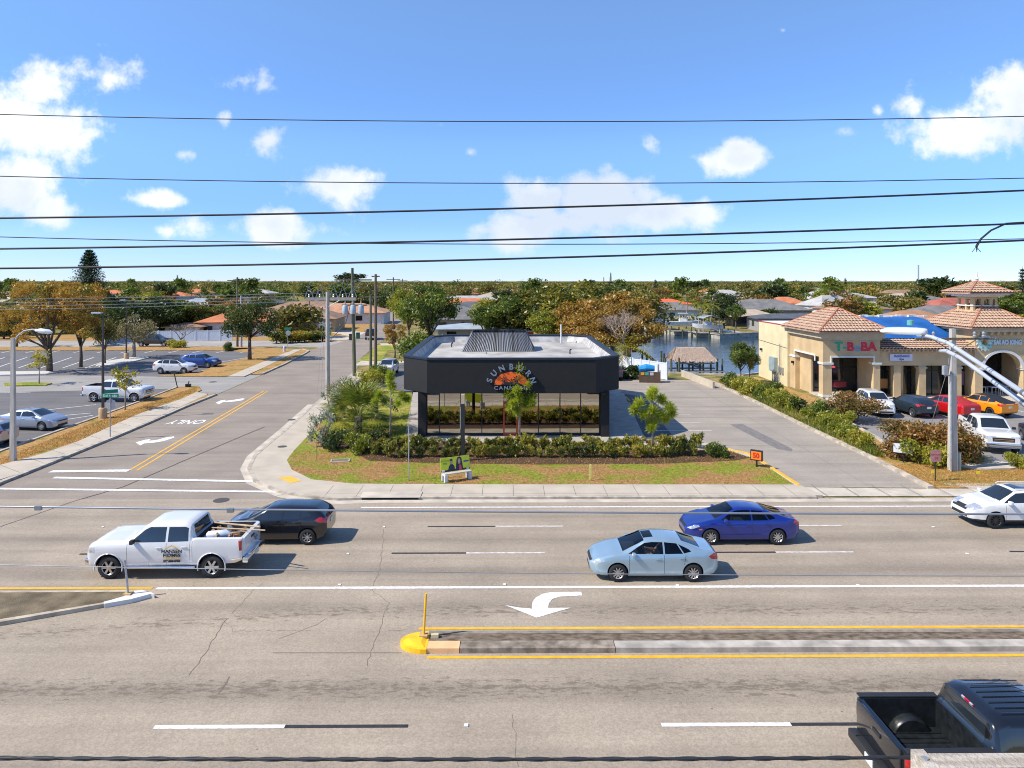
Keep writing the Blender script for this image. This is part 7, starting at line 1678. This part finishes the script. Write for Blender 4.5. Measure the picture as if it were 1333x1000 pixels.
plant('bush', 'round rusty brown bush in front of the corner tower', 'shrub', 1110, 549, 508, 1.25, 1, .1)
plant('bush', 'large rusty hedge left half behind the blank sign', 'shrub', 1186, 596, 543, 1.15, 2, .1); plant('bush', 'large rusty hedge right half behind the concrete pole', 'shrub', 1222, 600, 543, 1.2, 4, .1)
plant('bush', 'olive rusty bush between concrete pole and white pickup', 'shrub', 1252, 601, 558, .9, 5, .1)
plant('bush_lime', 'bright green bush in front of the rusty hedge', 'shrub', 1204, 606, 570, 1.1, 1, .1); plant('bush_lime', 'second bright green bush nearer the concrete pole', 'shrub', 1222, 608, 576, 1.0, 3, .1)
plant('areca', 'small spiky palm in the round kerb before the white pickup', 'palm', 1275, 606, 592, 1.4, 1, .1)
plant('bush_lime', 'yellow green bush at the right edge below the black car', 'shrub', 1327, 612, 588, 1.0, 1, .1)
ck = MB(); c = G(1276, 609); ck.prism([(c.x+1.5*math.cos(a*math.pi/8)+(.6 if math.cos(a*math.pi/8) > 0 else 0), c.y+.9*math.sin(a*math.pi/8)) for a in range(16)], .1, .2); structure('planter_kerb', ck, CONC2)
# grasses as uncountable ground cover
def blades(name, poly, n, hgt, w_, mm_, z, label, seed, clump=0):
    g = np.random.default_rng(seed); Pp = np.array([(p[0], p[1]) for p in poly]); lo, hi = Pp.min(0), Pp.max(0); pts = g.uniform(lo, hi, (n*3, 2))
    ins = np.zeros(len(pts), bool); m_ = len(Pp)
    for i in range(m_):
        a, b = Pp[i], Pp[(i+1)%m_]; cnd = ((a[1] > pts[:,1]) != (b[1] > pts[:,1])); xx = (b[0]-a[0])*(pts[:,1]-a[1])/(b[1]-a[1]+1e-12)+a[0]; ins ^= cnd & (pts[:,0] < xx)
    pts = pts[ins][:n]; n = len(pts); h = hgt*g.uniform(.4,1.2,n)[:,None]; d = unit(np.column_stack([g.normal(size=(n,2))*.45, np.ones(n)]))
    c = np.column_stack([pts, np.full(n, z)])+d*h*.5; b_ = unit(np.cross(d, g.normal(size=(n,3))))*w_
    o = link(name, quads_mesh(name, c, d*h*.5, b_), mm_); tag(o, label, 'grass', None, 'stuff')
blades('lawn_grass', lawn[3:12], 24000, .075, .014, LM['grass'], .14, 'short dry and green grass covering the lawn before the shop', 1)
blades('verge_weeds', P((936,499),(990,526),(1040,551),(1130,594),(1150,600),(1140,585),(1100,570),(1040,540),(985,512),(945,494)), 16000, .4, .02, LM['grassg'], .1, 'tall weeds along the driveway kerb under the hedge', 2)
blades('verge_weeds', P((1216,636),(1160,608),(1200,605),(1345,608),(1400,636)), 16000, .07, .014, LM['grass'], .1, 'dry grass of the verge in front of the plaza', 3)
blades('side_grass', P((430,542),(470,500),(535,514),(535,572),(440,572)), 14000, .07, .015, LM['grassg'], .146, 'bright green grass left of the shop', 4)
blades('kerb_weeds', P((0,600),(101,560),(180,532),(256,505),(256,511),(180,541),(101,577),(0,608)), 14000, .07, .016, LM['grass'], .1, 'dry grass between left lot and pavement', 5)

# ------------------------------------------------------------------ houses far behind
WALLC = mat('house_wall_cream', (.5,.44,.34), .9); WALLW = mat('house_wall_white', (.6,.59,.56), .9); WALLT = mat('house_wall_tan', (.42,.3,.17), .9); WALLG = mat('house_wall_grey', (.3,.29,.28), .9)
def roofm(n, a, b): return mat(n, a, .85, c2=b, scale=.6, detail=8, bump=.3, bscale=4)
RO = dict(orange=roofm('roof_orange', (.6,.2,.08), (.4,.14,.06)), brown=roofm('roof_brown', (.33,.2,.12), (.22,.13,.08)), grey=roofm('roof_grey', (.2,.19,.18), (.13,.125,.12)), white=roofm('roof_white', (.42,.41,.39), (.32,.31,.3)), red=roofm('roof_red', (.42,.12,.08), (.28,.08,.05)), tan=roofm('roof_tan', (.45,.36,.26), (.33,.26,.19)), slate=roofm('roof_slate', (.1,.11,.13), (.07,.075,.085)), bluegrey=roofm('roof_blue', (.33,.38,.43), (.25,.29,.33)))
HP = []
def house(label, u, Y, w, d, roof, wall, rz=0, hw=2.7, hr=2.3, group=None, X_=None):
    x = S(u, 430, Y).x if X_ is None else X_; t = thing('house', label, 'house', (x, Y, 0), R(rz), group); HP.append((x, Y, max(w, d)/2+2))
    m = MB(); m.bx(-w/2, w/2, -d/2, d/2, 0, hw); m.build('wall', wall, t)
    hip_roof(t, -w/2-.6, w/2+.6, -d/2-.6, d/2+.6, hw+.14, hw+hr, tile=False, m=roof, ridge=False)
    n = max(2, int(w/3.6))
    for i in range(n):
        xw = -w/2+w*(i+.5)/n
        if i == n-1: m = MB(); m.bx(xw-1.3, xw+1.3, -d/2-.04, -d/2-.005, .05, 2.2); m.build('garage_door', WPL, t)
        elif i == n//2: m = MB(); m.bx(xw-.5, xw+.5, -d/2-.05, -d/2-.005, .05, 2.15); m.build('door', BLK, t)
        else: m = MB(); m.bx(xw-.8, xw+.8, -d/2-.05, -d/2-.005, .9, 2.1); m.build('window', DARKG, t)
    for s in (-1, 1): m = MB(); m.bx(s*w/2-.03, s*w/2+.03, -1.2, .4, .9, 2.1); m.build('window', DARKG, t)
    return t
house('house with a bright orange tiled roof behind the oak', 320, 138, 15, 11, RO['orange'], WALLW, 8)
house('wide brown roofed house beside the orange one', 384, 150, 19, 13, RO['brown'], WALLT, 4, hr=2.8)
house('terracotta roofed house behind the concrete utility pole', 452, 176, 20, 12, roofm('roof_terra', (.5,.26,.15), (.38,.2,.11)), WALLW, 2)
house('low tan shed with brown roof behind the white fence', 246, 132, 6.5, 5, RO['brown'], WALLT, 0, 2.0, .8)
house('pale roofed house above the white fence', 290, 205, 22, 13, RO['white'], WALLG, 6)
house('grey shingled house right of the bushy green tree', 604, 150, 13, 14, RO['grey'], WALLG, 3, 2.6, 2.6)
house('flat pale metal roofed house just behind the shop', 606, 122, 9, 9, RO['bluegrey'], WALLG, 2, 2.4, .9)
house('slate and red roofed house beyond the grey shingled one', 622, 190, 20, 14, RO['slate'], WALLT, 2)
house('brown red roofed house farther along the street', 606, 225, 22, 12, RO['orange'], WALLW, 2)
house('white roofed house at the top of the street', 612, 262, 26, 12, RO['white'], WALLW, 2)
house('small red sided cabin peeping over the shop roof screen', 668, 112, 6, 5, RO['white'], mat('red_wall', (.4,.08,.04), .8), 5, 2.6, .5)
house('red orange roofed house across the canal', 857, 235, 20, 11, mat('roof_vermilion', (.75,.13,.04), .7), WALLW, 3, 2.7, 1.8)
house('grey roofed white house beside the palms across the canal', 872, 190, 14, 10, RO['grey'], WALLW, -8, 2.7, 2.2)
house('large grey brown roofed house across the canal', 990, 190, 22, 14, RO['grey'], WALLG, -5, 2.8, 2.8)
house('tan low roofed house with dark patio screens', 978, 164, 10, 8, RO['tan'], BLK, -6, 2.3, 1.6)
house('dark screened lanai house behind the plaza roof', 1022, 150, 14, 8, RO['slate'], WALLG, -2, 2.6, 1.0)
house('white gabled house behind the coconut palm', 1080, 215, 16, 10, RO['white'], WALLW, 20, 3, 3.2)
house('white flat house right of the gabled one', 1128, 220, 18, 10, RO['white'], WALLW, 0, 2.8, 1.2)
house('brown roofed house with cream front above the blue tarpaulin', 1185, 140, 13, 9, roofm('roof_umber', (.4,.2,.1), (.3,.15,.08)), WALLC, 0, 2.8, 1.9)
house('grey solar roofed house left of the cupola', 1222, 160, 15, 10, RO['grey'], WALLW, -4, 2.8, 2.2)
house('dark red roofed house behind the cupola', 1238, 215, 15, 10, RO['red'], WALLW, 4, 3, 2.4)
house('small white and brown house at the far left edge', 22, 210, 18, 9, RO['tan'], WALLT, 0)
house('white walled house behind the golden tree', 88, 185, 12, 8, RO['white'], WALLW, 0)
rr = random.Random(12)
rk = ['tan','orange','white','brown','grey','tan','white','red','bluegrey','orange','brown','slate']
def blocked(x, y, pad=4):
    if any((x-a)**2+(y-b)**2 < (c_+pad)**2 for a, b, c_ in HP): return True
    if -22 < x < 98 and 78 < y < 166 and not (x > 60 and y > 152): return True
    sx = (-16-(y-60)*.02 if y < 100 else -23 if y < 125 else -26-(y-125)*.09); 
    if abs(x-sx) < 8+(5 if y < 135 else 0) and y < 240: return True
    if x < -28 and y < cy1+4: return True
    return False
k = 0
while k < 46:
    Y = 185+rr.random()**1.1*360; x = rr.uniform(-.8, .8)*Y
    if blocked(x, Y, 7): continue
    c = rr.choice(rk)
    house('%s roofed house among the far trees, %s' % ({'bluegrey':'blue grey'}.get(c, c), 'left of the side street' if x < -30 else 'beyond the shop' if x < 30 else 'beyond the canal'), 0, Y, rr.uniform(14, 24), rr.uniform(10, 14), RO[c], rr.choice((WALLC, WALLW, WALLT)), rr.uniform(-12,12), group='far houses', X_=x); k += 1
# explicit mid-distance trees
for (k_, u, v, vt, sw, lab) in (('coconut',912,433,388,1.0,'tall coconut palm on the far canal bank'),('coconut',893,428,383,1.0,'coconut palm left of the tall one on the far bank'),('queen',925,430,392,1.2,'leaning palm right of the tall coconut palm'),('dark',945,422,381,1.1,'dense dark tree right of the canal palms'),('dark',932,424,400,1.2,'dark bush behind the grey dock canopy'),('green',958,428,395,.9,'green tree at the end of the far bank'),('coconut',1082,410,368,1.0,'coconut palm with golden fronds beyond the plaza'),('far_dark',1003,402,364,1.2,'domed dark tree rising above the far roofs'),('green',1150,415,395,1.2,'green trees above the blue tarpaulin, leftmost'),('green',1128,420,392,1.2,'green tree right behind the corner tower roof'),('queen',1095,420,393,1.4,'short palm behind the corner tower roof'),('queen',1195,410,386,1.0,'small palm in front of the solar roof'),('far_dark',1226,392,358,1.4,'dark rounded tree left of the cupola roof'),('green',1325,432,378,1.3,'green tree at the right edge beside the cupola'),('slim_conifer',1331,400,347,1.0,'dark conifer at the right edge'),('green',1262,400,385,1.3,'green tree right of the dark red roof'),
    ('dark',170,440,392,1.5,'dark dense tree above the blue grey fence'),('dark',205,440,385,1.4,'dark dense tree above the left end of the white fence'),('green',228,438,388,1.2,'green tree behind the shed'),('yellowgreen',190,430,378,1.3,'yellow green tree behind the dark trees'),('ficus',262,436,392,1.1,'broad fig tree right of the shed'),('green',285,433,396,1.1,'green tree between shed and orange roof'),('green',395,440,404,.9,'dark garden tree in front of the brown roof'),('dark',352,412,390,1.6,'dark low tree between orange roof and pale roof'),('coconut',381,405,372,.9,'palm behind the orange roofed house'),('coconut',414,402,370,.9,'palm left of the side street poles'),('far_green',440,404,368,1.6,'big green tree behind the terracotta roof'),('queen',250,400,378,1.2,'far palm above the pale roofed house'),('slim_conifer',231,380,357,.7,'small far conifer breaking the skyline'),('slim_conifer',795,372,354,.7,'lone conifer on the skyline right of the fig trees'),('slim_conifer',786,374,360,.6,'shorter skyline conifer beside the lone one'),('far_dark',455,372,354,2.0,'grey topped tree on the skyline behind the poles'),('far_olive',40,418,385,2.0,'olive tree mass left of the golden tree'),('dark',450,420,400,1.0,'dark street tree past the terracotta roof'),('dark',495,400,378,2.0,'dark tree closing the view along the side street'),('olive',600,400,372,1.2,'olive tree above the metal roofs')):
    cat_ = 'palm' if k_ in ('coconut','queen') else 'conifer' if 'conifer' in k_ else 'tree'
    plant(k_, lab, cat_, u, v, vt, sw)
for i in range(44):
    Y = rnd.uniform(330, 620); x = rnd.uniform(-.78,.78)*Y; k_ = rnd.choice(('slim_conifer','queen','far_dark','far_olive','queen','far_green'))
    tree(k_, '%s standing above the farthest treetops, %s' % ({'slim_conifer':'dark slim conifer','queen':'lone palm','far_dark':'dark round tree','far_olive':'olive tree','far_green':'green tree'}[k_], 'left of the side street' if x < -30 else 'beyond the shop' if x < 40 else 'beyond the canal'), 'palm' if k_ == 'queen' else 'conifer' if 'con' in k_ else 'tree', (x, Y, 0), rnd.uniform(.75, .95) if 'con' in k_ else rnd.uniform(1.3, 1.6), rnd.uniform(0,6.28), 'trees breaking the skyline')
for i in range(46):
    u = rnd.uniform(-30, 300); Y = rnd.uniform(cy1+9, cy1+70); k_ = rnd.choice(('far_olive','far_gold','golden','olive','far_green','far_lime','grey')); x = S(u, 430, Y).x
    if blocked(x, Y, 1) or x > -34: continue
    tree(k_, '%s tree in the brush behind the cross street, %s' % ({'far_olive':'olive brown','far_gold':'rusty','golden':'golden','olive':'olive','far_green':'green','far_lime':'yellow green','grey':'greyish'}[k_], 'left of the tall conifer' if u < 110 else 'right of the tall conifer' if u < 200 else 'above the white fence'), 'tree', (x, Y, 0), rnd.uniform(.6, 1.0), rnd.uniform(0,6.28), 'brush trees behind the cross street', sw=1.25)
# croton row on the far side of the cross street
for i, u in enumerate(range(362, 425, 6)):
    plant('cr%d' % (i%3), 'yellow croton, %s from the left in the row before the brown roofed house' % nth(i), 'shrub', u-2, 447.5-i*.3, 430, 1.5, group='yellow crotons at the street corner', name='croton_shrub')
k = 0; kinds = [('far_green','mid green'),('far_olive','olive brown'),('far_dark','dark green'),('far_gold','rusty brown'),('far_lime','yellow green'),('queen','small palm')]
while k < 300:
    Y = 128+(rr.random()**1.5)*420; x = rr.uniform(-.80, .80)*Y
    if blocked(x, Y, 1.5): continue
    q = rr.random(); ki = 0 if q < .2 else 1 if q < .46 else 2 if q < .58 else 3 if q < .76 else 4 if q < .92 else 5
    key, nm = kinds[ki]; where = 'left of the side street' if x < -30 else 'beyond the shop' if x < 22 else 'beyond the canal' if x < 80 else 'beyond the plaza'
    dist = 'nearer' if Y < 240 else 'middle' if Y < 380 else 'farthest'
    tree(key, '%s%s in the %s suburb belt, %s' % (nm, '' if key == 'queen' else ' tree', dist, where), 'palm' if key == 'queen' else 'tree', (x, Y, 0), rr.choice((rr.uniform(.55, .8), rr.uniform(.65, .95), rr.uniform(.85, 1.15))), rr.uniform(0, 6.28), 'trees of the suburb', sw=rr.uniform(1.0,1.35)); k += 1
# the far off woods to the horizon: one mass nobody could count
g = np.random.default_rng(5)
def woods(name, mm_, n, y0, y1, seed, size, h0, h1, label):
    g = np.random.default_rng(seed); bl = []
    for i in range(n):
        Y = y0+(y1-y0)*g.random()**1.5; x = g.uniform(-.85,.85)*Y; s = 1+Y/1500; k_ = 1.45 if g.random() < .07 else 1; bl.append(((x, Y, g.uniform(h0,h1)*.45*k_), (6.5*s, 6.5*s, g.uniform(h0,h1)*.5*k_)))
    me = leaf_cloud(name, bl, n*70, size, seed, asp=.6, shell=.75, inner=0); o = link(name, me, mm_); tag(o, label, 'woods', None, 'stuff')
woods('distant_woods', LM['olive'], 1500, 520, 2600, 1, 1.0, 5, 8.2, 'olive brown far woods between the roofs up to the horizon')
woods('distant_woods', LM['dark'], 1300, 520, 3200, 2, 1.0, 5, 9.2, 'dark green far woods up to the horizon')
woods('distant_woods', LM['golden'], 700, 450, 1800, 9, .9, 4, 8, 'golden brown patches in the far woods')
woods('distant_woods', LM['green'], 600, 450, 1500, 3, .9, 4, 7, 'fresh green patches in the far woods')

def scrub():
    g = np.random.default_rng(77); out = [[], [], []]
    k = 0
    while k < 1500:
        Y = 135+380*g.random()**1.2; x = g.uniform(-.82,.82)*Y
        if blocked(x, Y, 0): continue
        h = g.uniform(.8,2.6); out[k%3].append(((x,Y,h*.4),(g.uniform(1.5,4),g.uniform(1.5,4),h*.7))); k += 1
    for i, (mm_, nm) in enumerate(((LM['olive'],'olive'),(LM['green'],'green'),(LM['dark'],'dark'))):
        o = link('undergrowth', leaf_cloud('undergrowth', out[i], 26000, .45, 70+i, asp=.6, inner=0), mm_); tag(o, nm+' low scrub and garden hedges between the far houses', 'undergrowth', None, 'stuff')
scrub()
# far mast
p = S(1195.5, 365, 900); m = MB(); m.tube([(0,0,0),(0,0,S(1195,345,900).z)], 1.1, 5); o = m.build('radio_mast', STEEL); o.location = (p.x, 900, 0); tag(o, 'thin grey radio mast on the skyline above the plaza', 'mast')
# side street lawns, drives and kerb pieces
structure('street_lawn', MB().sheet(P((505,456),(497,470),(463,471),(480,462),(492,449),(515,447),(560,447),(560,456)), .02), GR_green)
structure('street_drive', MB().sheet(P((462,476),(470,470),(500,470.5),(560,469),(560,474),(500,476)), .024), CONC2)
structure('street_drive', MB().sheet(P((494,447.5),(530,446),(560,445),(560,448),(497,450)), .024), CONC2)
structure('street_lawn', MB().sheet(P((430,445),(457,440),(478,432),(496,417),(480,416),(430,424),(400,433),(395,445)), .02), GR_dry)
structure('street_drive', MB().sheet(P((462,439),(477,433),(440,429),(425,428.5),(415,430)), .024), CONC2)
structure('street_drive', MB().sheet(P((450,443),(462,439),(420,437),(340,436),(335,439)), .024), CONC2)
for (u, v, lab) in ((466,441,'dark green wheelie bin on the verge of the side street'),(457,443,'black wheelie bin left of the green one')):
    c = G(u, v); t = thing('wheelie_bin', lab, 'bin', (c.x, c.y, 0)); m = MB(); m.box((0,0,.55), (.6,.7,1.0)); m.build('body', mat('bin_green' if 'green wh' in lab else 'bin_black', (.0,.1,.06) if 'green wh' in lab else (.02,.02,.02), .5), t, bevel=.05); m = MB(); m.box((0,0,1.09), (.66,.76,.07)); m.build('lid', BLK, t)
c = G(370, 458.5); t = thing('fire_hydrant', 'white capped hydrant on the dry verge beside the upper pavement', 'hydrant', (c.x, c.y, .1)); m = MB(); m.lathe([(.2,0),(.2,.5),(.14,.8),(.001,.85)], n=10); m.build('body', WPL, t); m = MB(); m.box((0,0,.55), (.6,.2,.2)); m.build('nozzle', mat('hydrant_blue', (.1,.15,.35), .5), t)
